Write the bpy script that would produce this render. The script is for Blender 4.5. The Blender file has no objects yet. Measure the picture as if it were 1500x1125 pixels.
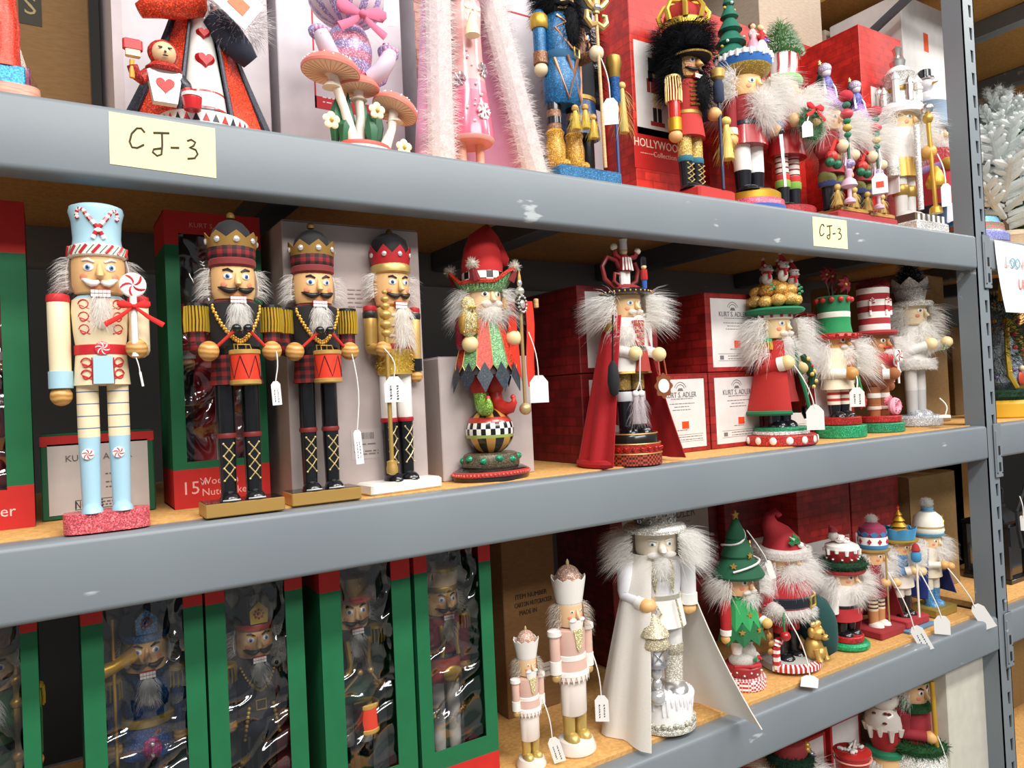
import bpy, math, random
from mathutils import Vector, Matrix
PI = math.pi
R_ = random.Random(7)
scene = bpy.context.scene
COL = scene.collection
# ---------------------------------------------------------------- camera, world, lights, exposure
FPX = 1080.0
CAM = Vector((0.0, -0.92, 1.5))
CR = Vector((0.84442526, 0.53475516 * 0 - 0.53358311, -0.04727624))
CD = Vector((-0.03135119, 0.03887587, -0.99875211))
CF = Vector((0.53475516, 0.84485368, 0.0160993))
cam_data = bpy.data.cameras.new('camera')
cam_data.sensor_fit = 'HORIZONTAL'
cam_data.sensor_width = 36.0
cam_data.lens = 36.0 * FPX / 1500.0
cam_data.clip_start = 0.02
cam = bpy.data.objects.new('camera', cam_data)
COL.objects.link(cam)
m = Matrix((CR, -CD, -CF)).transposed().to_4x4()
m.translation = CAM
cam.matrix_world = m
scene.camera = cam

world = bpy.data.worlds.new('world')
scene.world = world
world.use_nodes = True
bg = world.node_tree.nodes['Background']
bg.inputs['Color'].default_value = (0.93, 0.96, 1.0, 1)
bg.inputs['Strength'].default_value = 0.20


def area(name, loc, rot, sx, sy, watts, col=(1, 0.97, 0.93)):
    d = bpy.data.lights.new(name, 'AREA')
    d.shape = 'RECTANGLE'
    d.size, d.size_y, d.energy, d.color = sx, sy, watts, col
    o = bpy.data.objects.new(name, d)
    COL.objects.link(o)
    o.location, o.rotation_euler = loc, rot
    return o


# rows of warehouse tubes above the aisle
area('ceiling_lamp', (-0.9, -1.7, 3.7), (math.radians(28), 0, 0), 1.6, 0.35, 42)
area('ceiling_lamp', (1.1, -1.7, 3.7), (math.radians(28), 0, 0), 1.6, 0.35, 42)
area('ceiling_lamp', (3.1, -1.7, 3.7), (math.radians(28), 0, 0), 1.6, 0.35, 42)
area('ceiling_lamp', (5.2, -1.0, 3.9), (0, 0, 0), 1.6, 0.4, 40)
area('ceiling_lamp', (0.6, -3.4, 3.6), (math.radians(58), 0, 0), 3.4, 0.6, 95)
scene.view_settings.view_transform = 'Standard'
scene.view_settings.look = 'None'
scene.view_settings.exposure = 0.25
scene.view_settings.gamma = 1.0
scene.view_settings.use_curve_mapping = False
try:
    scene.cycles.max_bounces = 12
    scene.cycles.diffuse_bounces = 7
    scene.cycles.transparent_max_bounces = 12
except Exception:
    pass


# ---------------------------------------------------------------- from a point of the photograph to a point of the place
def ray(px, py):
    return CR * ((px - 750) / FPX) + CD * ((py - 562.5) / FPX) + CF


def on_y(px, py, y):
    d = ray(px, py)
    return CAM + d * ((y - CAM.y) / d.y)


def on_z(px, py, z):
    d = ray(px, py)
    return CAM + d * ((z - CAM.z) / d.z)


def dist(p):
    return (Vector(p) - CAM).dot(CF)


# ---------------------------------------------------------------- materials
MATS = {}


def lin(h):
    h = h.lstrip('#')
    c = [int(h[i:i + 2], 16) / 255 for i in (0, 2, 4)]
    return tuple(x / 12.92 if x <= 0.04045 else ((x + 0.055) / 1.055) ** 2.4 for x in c) + (1,)


class NT:
    def __init__(s, name):
        s.mat = bpy.data.materials.new(name)
        s.mat.use_nodes = True
        s.t = s.mat.node_tree
        s.b = s.t.nodes['Principled BSDF']
        s.co = None

    def n(s, kind, **kw):
        x = s.t.nodes.new(kind)
        for k, v in kw.items():
            setattr(x, k, v)
        return x

    def l(s, a, b):
        s.t.links.new(a, b)

    def coord(s):
        if not s.co:
            s.co = s.n('ShaderNodeTexCoord').outputs['Object']
        return s.co

    def mix(s, fac, a, b, mode='MIX'):
        x = s.n('ShaderNodeMix', data_type='RGBA', blend_type=mode)
        for sock, v in ((x.inputs[0], fac), (x.inputs[6], a), (x.inputs[7], b)):
            if isinstance(v, (float, int)):
                sock.default_value = v
            elif isinstance(v, tuple):
                sock.default_value = v
            else:
                s.l(v, sock)
        return x.outputs[2]

    def ramp(s, fac, stops):
        x = s.n('ShaderNodeValToRGB')
        e = x.color_ramp.elements
        while len(e) < len(stops):
            e.new(0.5)
        for q, (p, c) in zip(e, stops):
            q.position, q.color = p, c
        s.l(fac, x.inputs[0])
        return x.outputs[0]

    def noise(s, scale, detail=3.0, vec=None):
        x = s.n('ShaderNodeTexNoise')
        x.inputs['Scale'].default_value = scale
        x.inputs['Detail'].default_value = detail
        s.l(vec or s.coord(), x.inputs['Vector'])
        return x.outputs['Fac']

    def bump(s, h, strength=0.3, d=0.001):
        x = s.n('ShaderNodeBump')
        x.inputs['Strength'].default_value = strength
        x.inputs['Distance'].default_value = d
        s.l(h, x.inputs['Height'])
        s.l(x.outputs[0], s.b.inputs['Normal'])

    def scaled(s, v):
        x = s.n('ShaderNodeMapping')
        x.inputs['Scale'].default_value = v
        s.l(s.coord(), x.inputs['Vector'])
        return x.outputs[0]

    def math(s, op, a, b=0.0):
        x = s.n('ShaderNodeMath', operation=op)
        for i, v in enumerate((a, b)):
            if isinstance(v, (int, float)):
                x.inputs[i].default_value = v
            else:
                s.l(v, x.inputs[i])
        return x.outputs[0]

    def axis(s, i):
        x = s.n('ShaderNodeSeparateXYZ')
        s.l(s.coord(), x.inputs[0])
        return x.outputs[i]


BLACK, WHITE = (0, 0, 0, 1), (1, 1, 1, 1)


def M(spec):
    """'kind:#rrggbb[:#rrggbb]' gives a cached procedural material."""
    if spec in MATS:
        return MATS[spec]
    p = spec.split(':')
    kind, c = p[0], lin(p[1])
    c2 = lin(p[2]) if len(p) > 2 else c
    t = NT(spec.replace(':', '_').replace('#', ''))
    b = t.b
    b.inputs['Base Color'].default_value = c
    b.inputs['Roughness'].default_value = 0.5
    if kind == 'gloss':
        b.inputs['Roughness'].default_value = 0.22
        b.inputs['Coat Weight'].default_value = 0.3
    elif kind == 'paint':
        b.inputs['Roughness'].default_value = 0.42
    elif kind == 'matte':
        b.inputs['Roughness'].default_value = 0.85
    elif kind == 'gold':
        b.inputs['Metallic'].default_value = 0.5
        b.inputs['Roughness'].default_value = 0.38
    elif kind == 'metal':
        b.inputs['Metallic'].default_value = 0.9
        b.inputs['Roughness'].default_value = 0.3
    elif kind == 'glit':
        v = t.n('ShaderNodeTexVoronoi')
        v.inputs['Scale'].default_value = 900
        t.l(t.coord(), v.inputs['Vector'])
        sp = t.n('ShaderNodeSeparateColor')
        t.l(v.outputs['Color'], sp.inputs[0])
        k = t.ramp(sp.outputs[0], [(0.0, (0.45, 0.45, 0.45, 1)), (0.6, (0.9, 0.9, 0.9, 1)), (0.85, (1.4, 1.4, 1.4, 1)), (1.0, (2.8, 2.8, 2.8, 1))])
        t.l(t.mix(1.0, c, k, 'MULTIPLY'), b.inputs['Base Color'])
        b.inputs['Roughness'].default_value = 0.35
        b.inputs['Metallic'].default_value = 0.15
        t.bump(sp.outputs[1], 0.35, 0.001)
    elif kind == 'wood':
        n = t.noise(9, 4, t.scaled((7, 7, 70)))
        k = t.ramp(n, [(0.35, c), (0.62, c2)])
        t.l(k, b.inputs['Base Color'])
        b.inputs['Roughness'].default_value = 0.4
    elif kind == 'knob':          # turned wooden ball with growth rings
        w = t.n('ShaderNodeTexWave')
        w.wave_type = 'RINGS'
        w.inputs['Scale'].default_value = 55
        w.inputs['Distortion'].default_value = 3.5
        t.l(t.coord(), w.inputs['Vector'])
        t.l(t.mix(w.outputs['Fac'], c, c2), b.inputs['Base Color'])
        b.inputs['Roughness'].default_value = 0.4
    elif kind == 'velvet':
        b.inputs['Roughness'].default_value = 0.8
        b.inputs['Sheen Weight'].default_value = 0.5
        b.inputs['Sheen Tint'].default_value = tuple(min(1, x * 1.5 + 0.1) for x in c[:3]) + (1,)
        t.bump(t.noise(260, 2), 0.25, 0.001)
    elif kind == 'fur':
        n = t.ramp(t.noise(420, 2), [(0.3, c2), (0.6, c)])
        t.l(n, b.inputs['Base Color'])
        b.inputs['Roughness'].default_value = 0.85
        tl = t.n('ShaderNodeBsdfTranslucent')
        t.l(n, tl.inputs[0])
        mx = t.n('ShaderNodeMixShader')
        mx.inputs[0].default_value = 0.5
        t.l(b.outputs[0], mx.inputs[1])
        t.l(tl.outputs[0], mx.inputs[2])
        t.l(mx.outputs[0], t.t.nodes['Material Output'].inputs['Surface'])
    elif kind == 'plaid':
        fx = t.math('FRACT', t.math('MULTIPLY', t.axis(0), 95.0))
        fz = t.math('FRACT', t.math('MULTIPLY', t.axis(2), 95.0))
        s = t.math('ADD', t.math('GREATER_THAN', fx, 0.5), t.math('GREATER_THAN', fz, 0.5))
        t.l(t.ramp(t.math('MULTIPLY', s, 0.5), [(0.0, c), (0.5, tuple(0.35 * x + 0.65 * y for x, y in zip(c, c2))), (1.0, c2)]), b.inputs['Base Color'])
        b.inputs['Roughness'].default_value = 0.75
    elif kind == 'check':
        x = t.n('ShaderNodeTexChecker')
        x.inputs['Scale'].default_value = float(p[3])
        x.inputs['Color1'].default_value = c
        x.inputs['Color2'].default_value = c2
        t.l(t.coord(), x.inputs['Vector'])
        t.l(x.outputs[0], b.inputs['Base Color'])
    elif kind == 'card':          # plain or printed carton
        n = t.noise(30, 4)
        t.l(t.mix(1.0, c, t.ramp(n, [(0.3, (0.93, 0.93, 0.93, 1)), (0.7, (1.05, 1.05, 1.05, 1))]), 'MULTIPLY'), b.inputs['Base Color'])
        b.inputs['Roughness'].default_value = 0.6
        b.inputs['Specular IOR Level'].default_value = 0.3
    elif kind == 'fibre':         # kraft board
        n = t.noise(60, 6, t.scaled((1, 1, 5)))
        t.l(t.mix(1.0, c, t.ramp(n, [(0.3, (0.85, 0.85, 0.85, 1)), (0.7, (1.1, 1.1, 1.1, 1))]), 'MULTIPLY'), b.inputs['Base Color'])
        b.inputs['Roughness'].default_value = 0.85
    elif kind == 'brickprint':    # brick wall printed on carton
        x = t.n('ShaderNodeTexBrick')
        x.inputs['Scale'].default_value = 1.0
        x.inputs['Brick Width'].default_value = 0.042
        x.inputs['Row Height'].default_value = 0.017
        x.inputs['Mortar Size'].default_value = 0.0016
        x.inputs['Mortar Smooth'].default_value = 0.5
        x.inputs['Color1'].default_value = c
        x.inputs['Color2'].default_value = c2
        x.inputs['Mortar'].default_value = tuple(0.94 * q for q in c2[:3]) + (1,)
        cb = t.n('ShaderNodeCombineXYZ')
        t.l(t.math('ADD', t.axis(0), t.axis(1)), cb.inputs[0])
        t.l(t.axis(2), cb.inputs[1])
        t.l(cb.outputs[0], x.inputs['Vector'])
        n = t.noise(45, 4)
        t.l(t.mix(1.0, x.outputs[0], t.ramp(n, [(0.3, (0.68, 0.68, 0.68, 1)), (0.7, (1.25, 1.25, 1.25, 1))]), 'MULTIPLY'), b.inputs['Base Color'])
        b.inputs['Roughness'].default_value = 0.5
    elif kind == 'steel':         # rack paint with scuffs and rubbed patches
        n = t.noise(2.2, 3)
        s = t.noise(60, 5, t.scaled((0.25, 1, 1)))
        w = t.ramp(t.math('MULTIPLY', t.noise(7, 3), s), [(0.40, BLACK), (0.44, WHITE)])
        col = t.mix(1.0, c, t.ramp(n, [(0.3, (0.9, 0.9, 0.92, 1)), (0.7, (1.08, 1.08, 1.06, 1))]), 'MULTIPLY')
        t.l(t.mix(w, col, c2), b.inputs['Base Color'])
        b.inputs['Roughness'].default_value = 0.42
        t.bump(t.noise(120, 3), 0.06, 0.001)
    elif kind == 'chip':          # particle board
        v = t.n('ShaderNodeTexVoronoi')
        v.inputs['Scale'].default_value = 210
        t.l(t.coord(), v.inputs['Vector'])
        sp = t.n('ShaderNodeSeparateColor')
        t.l(v.outputs['Color'], sp.inputs[0])
        t.l(t.mix(t.math('MULTIPLY', sp.outputs[0], 0.7), c, c2), b.inputs['Base Color'])
        b.inputs['Roughness'].default_value = 0.75
    elif kind in ('film', 'crinkle'):          # clear plastic, flat or crumpled
        b.inputs['Base Color'].default_value = c
        b.inputs['Roughness'].default_value = 0.06
        tr = t.n('ShaderNodeBsdfTransparent')
        tr.inputs[0].default_value = (0.97, 0.98, 0.98, 1)
        gl = t.n('ShaderNodeBsdfGlossy')
        gl.inputs['Roughness'].default_value = 0.08
        mx = t.n('ShaderNodeMixShader')
        fr = t.n('ShaderNodeFresnel')
        fr.inputs[0].default_value = 1.5
        if kind == 'crinkle':
            nz = t.n('ShaderNodeTexNoise')
            nz.inputs['Scale'].default_value = 11
            nz.inputs['Detail'].default_value = 0.8
            nz.inputs['Distortion'].default_value = 1.6
            t.l(t.coord(), nz.inputs['Vector'])
            bp = t.n('ShaderNodeBump')
            bp.inputs['Strength'].default_value = 0.95
            bp.inputs['Distance'].default_value = 0.05
            t.l(t.math('ABSOLUTE', t.math('SUBTRACT', nz.outputs['Fac'], 0.5)), bp.inputs['Height'])
            t.l(bp.outputs[0], gl.inputs['Normal'])
            t.l(bp.outputs[0], fr.inputs['Normal'])
        t.l(t.math('ADD', t.math('MULTIPLY', fr.outputs[0], 1.5), 0.05), mx.inputs[0])
        t.l(tr.outputs[0], mx.inputs[1])
        t.l(gl.outputs[0], mx.inputs[2])
        t.l(mx.outputs[0], t.t.nodes['Material Output'].inputs['Surface'])
    elif kind == 'glass':
        b.inputs['Transmission Weight'].default_value = 1.0
        b.inputs['Roughness'].default_value = 0.05
        b.inputs['IOR'].default_value = 1.35
    elif kind == 'gem':
        b.inputs['Metallic'].default_value = 0.55
        b.inputs['Roughness'].default_value = 0.08
        b.inputs['Coat Weight'].default_value = 1.0
    elif kind == 'lamp':
        b.inputs['Emission Color'].default_value = c
        b.inputs['Emission Strength'].default_value = 2.0
    elif kind == 'floor':
        n = t.noise(3, 6)
        t.l(t.ramp(n, [(0.3, c), (0.7, c2)]), b.inputs['Base Color'])
        b.inputs['Roughness'].default_value = 0.35
    MATS[spec] = t.mat
    return t.mat


# ---------------------------------------------------------------- mesh builder
class B:
    def __init__(s, mat=None):
        s.v, s.f, s.mi, s.mats, s.k = [], [], [], [], 0
        s.start = 0
        if mat:
            s.use(mat)

    def use(s, mat):
        if mat not in s.mats:
            s.mats.append(mat)
        s.k = s.mats.index(mat)
        return s

    def add(s, vs, fs):
        o = len(s.v)
        s.start = o
        s.v.extend(vs)
        for f in fs:
            s.f.append(tuple(i + o for i in f))
            s.mi.append(s.k)
        return s

    def xf(s, mat, start=None):
        st = s.start if start is None else start
        for i in range(st, len(s.v)):
            s.v[i] = tuple(mat @ Vector(s.v[i]))
        return s

    def lathe(s, prof, c=(0, 0, 0), n=18, sx=1.0, sy=1.0, cap=True):
        """prof: (radius, height[, material]) from below upwards; a material counts from that ring up."""
        vs, o = [], len(s.v)
        s.start = o
        for q in prof:
            for i in range(n):
                a = 2 * PI * (i + 0.5) / n
                vs.append((c[0] + q[0] * sx * math.cos(a), c[1] + q[0] * sy * math.sin(a), c[2] + q[1]))
        s.v.extend(vs)
        for j in range(len(prof) - 1):
            if len(prof[j]) > 2:
                s.use(prof[j][2])
            for i in range(n):
                a, b2 = o + j * n + i, o + j * n + (i + 1) % n
                s.f.append((a, b2, b2 + n, a + n))
                s.mi.append(s.k)
        if cap:
            s.f.append(tuple(o + i for i in reversed(range(n))))
            s.mi.append(0 if len(prof[0]) < 3 else s.mats.index(prof[0][2]))
            s.f.append(tuple(o + (len(prof) - 1) * n + i for i in range(n)))
            s.mi.append(s.k)
        return s

    def cyl(s, c, r, h, n=14, r2=None, bev=0.0, sy=1.0):
        r2 = r if r2 is None else r2
        pr = [(r, 0), (r2, h)] if not bev else [(r - bev, 0), (r, bev), (r2, h - bev), (r2 - bev, h)]
        return s.lathe(pr, c, n, 1, sy)

    def ball(s, c, r, n=12, m=8):
        r = (r, r, r) if isinstance(r, (int, float)) else r
        pr = [(math.sin(PI * (j + 0.0) / m), -math.cos(PI * j / m)) for j in range(m + 1)]
        vs, fs = [(c[0], c[1], c[2] - r[2])], []
        for q in pr[1:-1]:
            for i in range(n):
                a = 2 * PI * i / n
                vs.append((c[0] + r[0] * q[0] * math.cos(a), c[1] + r[1] * q[0] * math.sin(a), c[2] + r[2] * q[1]))
        vs.append((c[0], c[1], c[2] + r[2]))
        t = len(vs) - 1
        for i in range(n):
            fs.append((0, 1 + (i + 1) % n, 1 + i))
            fs.append((t, 1 + (m - 2) * n + i, 1 + (m - 2) * n + (i + 1) % n))
            for j in range(m - 2):
                a, b2 = 1 + j * n + i, 1 + j * n + (i + 1) % n
                fs.append((a, b2, b2 + n, a + n))
        return s.add(vs, fs)

    def box(s, c, size, bev=0.0, rz=0.0):
        """c is the middle of the underside."""
        x, y, z = size[0] / 2, size[1] / 2, size[2]
        if bev <= 0:
            vs = [(a * x, b2 * y, h) for h in (0, z) for a, b2 in ((-1, -1), (1, -1), (1, 1), (-1, 1))]
            fs = [(3, 2, 1, 0), (4, 5, 6, 7)] + [(i, (i + 1) % 4, 4 + (i + 1) % 4, 4 + i) for i in range(4)]
        else:
            vs, fs = [], []
            for h, d in ((0, bev), (bev, 0), (z - bev, 0), (z, bev)):
                for a, b2 in ((-1, -1), (1, -1), (1, 1), (-1, 1)):
                    X, Y = x - d, y - d
                    e = bev * 0.999
                    pts = [(a * X, b2 * (Y - e)), (a * (X - e), b2 * Y)]
                    if a * b2 < 0:
                        pts.reverse()
                    if a * b2 > 0:
                        pts = pts
                    vs += [(p[0], p[1], h) for p in pts]
            n = 8
            fs = [tuple(reversed(range(n))), tuple(range(3 * n, 4 * n))]
            for j in range(3):
                fs += [(j * n + i, j * n + (i + 1) % n, (j + 1) * n + (i + 1) % n, (j + 1) * n + i) for i in range(n)]
        ca, sa = math.cos(rz), math.sin(rz)
        return s.add([(c[0] + v[0] * ca - v[1] * sa, c[1] + v[0] * sa + v[1] * ca, c[2] + v[2]) for v in vs], fs)

    def tube(s, pts, r, n=7, closed=False):
        pts = [Vector(p) for p in pts]
        rs = r if isinstance(r, (list, tuple)) else [r] * len(pts)
        vs, fs, N = [], [], len(pts)
        prev = None
        for i, p in enumerate(pts):
            a = pts[(i - 1) % N] if (i or closed) else p
            b2 = pts[(i + 1) % N] if (i < N - 1 or closed) else p
            d = (b2 - a)
            d = d.normalized() if d.length > 1e-9 else Vector((0, 0, 1))
            if prev is None:
                u = d.cross(Vector((0, 1, 0.01)))
                if u.length < 0.2:
                    u = d.cross(Vector((1, 0, 0)))
            else:
                u = prev - d * prev.dot(d)
            u = u.normalized()
            prev = u
            w = d.cross(u)
            for k in range(n):
                q = 2 * PI * k / n
                vs.append(tuple(p + (u * math.cos(q) + w * math.sin(q)) * rs[i]))
        for i in range(N if closed else N - 1):
            j = (i + 1) % N
            fs += [(i * n + k, i * n + (k + 1) % n, j * n + (k + 1) % n, j * n + k) for k in range(n)]
        if not closed:
            fs += [tuple(reversed(range(n))), tuple((N - 1) * n + k for k in range(n))]
        return s.add(vs, fs)

    def prism(s, poly, y0, y1):
        """poly in x,z; extruded in y from y0 (front) to y1."""
        n = len(poly)
        vs = [(p[0], y0, p[1]) for p in poly] + [(p[0], y1, p[1]) for p in poly]
        fs = [tuple(range(n)), tuple(reversed(range(n, 2 * n)))]
        fs += [(i, n + i, n + (i + 1) % n, (i + 1) % n) for i in range(n)]
        return s.add(vs, fs)

    def slab(s, poly, z0, z1):
        n = len(poly)
        vs = [(p[0], p[1], z0) for p in poly] + [(p[0], p[1], z1) for p in poly]
        fs = [tuple(reversed(range(n))), tuple(range(n, 2 * n))]
        fs += [(i, (i + 1) % n, n + (i + 1) % n, n + i) for i in range(n)]
        return s.add(vs, fs)

    def sheet(s, rows, thick=0.0, closed=False):
        """loft rows of points; thick gives the cloth a second side."""
        n = len(rows[0])
        vs = [tuple(p) for r in rows for p in r]
        fs = []
        w = n if closed else n - 1
        for j in range(len(rows) - 1):
            fs += [(j * n + i, j * n + (i + 1) % n, (j + 1) * n + (i + 1) % n, (j + 1) * n + i) for i in range(w)]
        if thick:
            k = len(vs)
            nr = [Vector((0, 0, 0)) for _ in vs]
            for f in fs:
                a, b2, c, d = (Vector(vs[i]) for i in f)
                q = (c - a).cross(d - b2)
                for i in f:
                    nr[i] += q
            vs = vs + [tuple(Vector(p) - (q.normalized() if q.length > 1e-12 else q) * thick) for p, q in zip(vs, nr)]
            edge = {}
            for f in fs:
                for i in range(4):
                    e = (f[i], f[(i + 1) % 4])
                    if (e[1], e[0]) in edge:
                        del edge[(e[1], e[0])]
                    else:
                        edge[e] = 1
            fs = fs + [tuple(i + k for i in reversed(f)) for f in fs] + [(a + k, b2 + k, b2, a) for a, b2 in edge]
        return s.add(vs, fs)

    def fur(s, spots, n, length, width=0.8, droop=0.4, jit=0.5, seed=1):
        """spots: function(rng) -> (point, direction); thin bent hairs."""
        g = random.Random(seed)
        n, width = int(n * 1.8), width * 0.62
        vs, fs = [], []
        for _ in range(n):
            p, d = spots(g)
            p = Vector(p)
            d = (Vector(d).normalized() + Vector((g.gauss(0, jit), g.gauss(0, jit), g.gauss(0, jit))) * 0.6).normalized()
            L = length * g.uniform(0.55, 1.25)
            u = d.cross(Vector((g.gauss(0, 1), g.gauss(0, 1), g.gauss(0, 1)))).normalized() * width * 0.5
            q = p + d * L * 0.5 + Vector((0, 0, -droop * L * 0.12))
            e = p + d * L * 0.95 + Vector((0, 0, -droop * L * 0.5))
            o = len(vs)
            vs += [tuple(p - u), tuple(p + u), tuple(q + u * 0.8), tuple(q - u * 0.8), tuple(e)]
            fs += [(o, o + 1, o + 2, o + 3), (o + 3, o + 2, o + 4)]
        return s.add(vs, fs)


def mesh(b, name, S=1.0, sharp=38):
    me = bpy.data.meshes.new(name)
    me.from_pydata([(v[0] * S, v[1] * S, v[2] * S) for v in b.v], [], b.f)
    for q in b.mats:
        me.materials.append(M(q))
    if len(b.mats) > 1:
        me.polygons.foreach_set('material_index', b.mi)
    me.polygons.foreach_set('use_smooth', [True] * len(me.polygons))
    me.set_sharp_from_angle(angle=math.radians(sharp))
    me.update()
    return me


SMALL = set('small_print handwriting scrollwork staff_beads sceptre_beads base_beads brim_beads gown_beads vest_buttons coat_buttons laces fringe gold_chain cap_dots base_dots sprinkles tree_baubles hat_baubles icicles base_pebbles drum_cords gold_frogging copper_braid band_stripes base_triangles teeth paw_pads star_studs hat_stars berries white_sweets flowers leaves branches hat_filigree base_stripes brim_stripes icing_lines hat_stripes coat_braid holly barcode bauble_cluster gold_balls brocade_trim knit_diamonds knit_zigzag band_checks'.split())


def tag(o, label=None, cat=None, group=None, kind=None):
    for k, v in (('label', label), ('category', cat), ('group', group), ('kind', kind)):
        if v:
            o[k] = v
    return o


def obj(b, name, parent=None, S=1.0, loc=None, sharp=38):
    o = bpy.data.objects.new(name, mesh(b, name, S, sharp))
    COL.objects.link(o)
    if parent:
        o.parent = parent
    if loc is not None:
        o.location = loc
    if name in SMALL:
        o['kind'] = 'stuff'
    return o


def empty(name, loc, rz=0.0, label=None, cat=None, group=None):
    o = bpy.data.objects.new(name, None)
    o.empty_display_size = 0.02
    COL.objects.link(o)
    o.location = loc
    o.rotation_euler = (0, 0, rz)
    return tag(o, label, cat, group)


def copy_tree(o, parent=None):
    c = o.copy()
    COL.objects.link(c)
    if parent:
        c.parent = parent
    for ch in list(o.children):
        copy_tree(ch, c)
    return c


def text_mesh(string, size, depth=0.0003, align='CENTER', wide=1.0):
    cu = bpy.data.curves.new('letters', 'FONT')
    cu.body, cu.size, cu.extrude = string, size, depth
    cu.align_x, cu.align_y = align, 'CENTER'
    cu.resolution_u = 2
    o = bpy.data.objects.new('letters', cu)
    COL.objects.link(o)
    me = bpy.data.meshes.new_from_object(o.evaluated_get(bpy.context.evaluated_depsgraph_get()))
    bpy.data.objects.remove(o)
    bpy.data.curves.remove(cu)
    if wide != 1.0:
        me.transform(Matrix.Diagonal((wide, 1, 1, 1)))
    return me


def text(string, size, parent, loc, mat, rot=(PI / 2, 0, 0), name='lettering', align='CENTER', wide=1.0, depth=0.0003):
    me = text_mesh(string, size, depth, align, wide)
    me.materials.clear()
    me.materials.append(M(mat))
    o = bpy.data.objects.new(name, me)
    COL.objects.link(o)
    o.parent = parent
    o.location, o.rotation_euler = loc, rot
    return o


def lerp(a, b, t):
    return a + (b - a) * t


def ring_spots(c, r, a0, a1, z0, z1, up=0.0, sy=1.0, r2=None):
    """points on an upright drum between two angles, growing outwards."""
    def f(g):
        a, k = g.uniform(a0, a1), g.random()
        rr = lerp(r, r2 if r2 is not None else r, k)
        return ((c[0] + rr * math.cos(a), c[1] + rr * sy * math.sin(a), c[2] + lerp(z0, z1, k)), (math.cos(a), math.sin(a), up))
    return f


def ball_spots(c, r, lo=-1.0, hi=1.0, front=None):
    r = (r, r, r) if isinstance(r, (int, float)) else r
    def f(g):
        while True:
            z, a = g.uniform(lo, hi), g.uniform(0, 2 * PI)
            q = math.sqrt(max(0, 1 - z * z))
            d = (q * math.cos(a), q * math.sin(a), z)
            if front is None or d[1] < front:
                return ((c[0] + r[0] * d[0], c[1] + r[1] * d[1], c[2] + r[2] * d[2]), d)
    return f
# ---------------------------------------------------------------- figure kit (one unit = one pixel of the photograph at the figure's distance)
class Fig:
    def __init__(s, name, label, cat, loc, rz=0.0, group=None, S=None, sc=None):
        s.S = S or dist(loc) / FPX
        s.root = empty(name, loc, rz, label, cat, group)
        s.loc = Vector(loc)
        if sc:
            s.root.scale = (sc[0], sc[0], sc[1])

    def p(s, name, b, parent=None, label=None, sharp=38):
        o = obj(b, name, parent or s.root, s.S, sharp=sharp)
        if label:
            o['label'] = label
        return o

    def world(s, u):
        return s.root.matrix_basis @ (Vector(u) * s.S)


def stand(px, py, z, half, **k):
    """front edge of the base seen at (px, py) on a board at height z; half = half depth of the base in units."""
    f = on_z(px, py, z)
    S = dist(f) / FPX
    return (f.x, f.y + half * S, z)


SKIN, WOOD = 'paint:#e8b77c', 'knob:#dcae68:#b9803c'
HAIRW = 'fur:#fbfaf8:#ebe8e4'


def legs(F, zb, zk, zh, r, sep, boot, trou, shoe=None, y=0.0, band=None, stripes=None, taper=0.85, toe=1.15, shoe_h=None, wide_top=0.0):
    out = []
    for s in (-1, 1):
        x = s * sep / 2
        b = B(trou)
        if stripes:
            z, k, st = zk, 0, stripes
            pr = []
            while z < zh - 0.01:
                h = st[k % len(st)][1]
                pr += [(r, z, st[k % len(st)][0]), (r, min(zh, z + h))]
                z += h
                k += 1
            b.lathe(pr, (x, y, 0), 14)
        else:
            b.lathe([(r * 0.93, zk), (r, zk + r * 0.3), (r, zh)], (x, y, 0), 14)
        L = F.p('leg', b)
        if boot:
            b = B(boot).lathe([(r * taper, zb), (r * taper, zb + r * 0.4), (r * (0.98 + wide_top), zk - r * 0.3), (r * (1.0 + wide_top), zk + 0.5), (r * 0.9, zk + 1.2)], (x, y, 0), 14)
            F.p('boot', b, L)
        if band:
            F.p('boot_band', B(band).lathe([(r * 1.05, zk - r * 0.15), (r * 1.12, zk + r * 0.1), (r * 1.05, zk + r * 0.4)], (x, y, 0), 14), L)
        if shoe:
            h = shoe_h or r * 0.95
            b = B(shoe).ball((x, y - r * 0.55, zb), (r * toe, r * 1.55, h), 14, 8)
            b.v = [(v[0], v[1], max(v[2], zb)) for v in b.v]
            F.p('shoe', b, L)
        out.append(L)
    return out


def laces(F, leg, x, y, r, z0, z1, mat, n=3, w=0.62):
    b = B(mat)
    st = (z1 - z0) / n
    t = max(0.5, r * 0.075)
    for i in range(n):
        for s in (-1, 1):
            pts = []
            for k in range(4):
                u = lerp(-w, w, k / 3) * s
                pts.append((x + r * math.sin(u), y - r * math.cos(u) - t * 0.5, z0 + st * (i + k / 3)))
            b.tube(pts, t, 4)
    for i in range(n + 1):
        for s in (-1, 1):
            b.ball((x + r * math.sin(w * s), y - r * math.cos(w) - t, z0 + st * i), t * 1.9, 6, 5)
    F.p('laces', b, leg)


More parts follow.
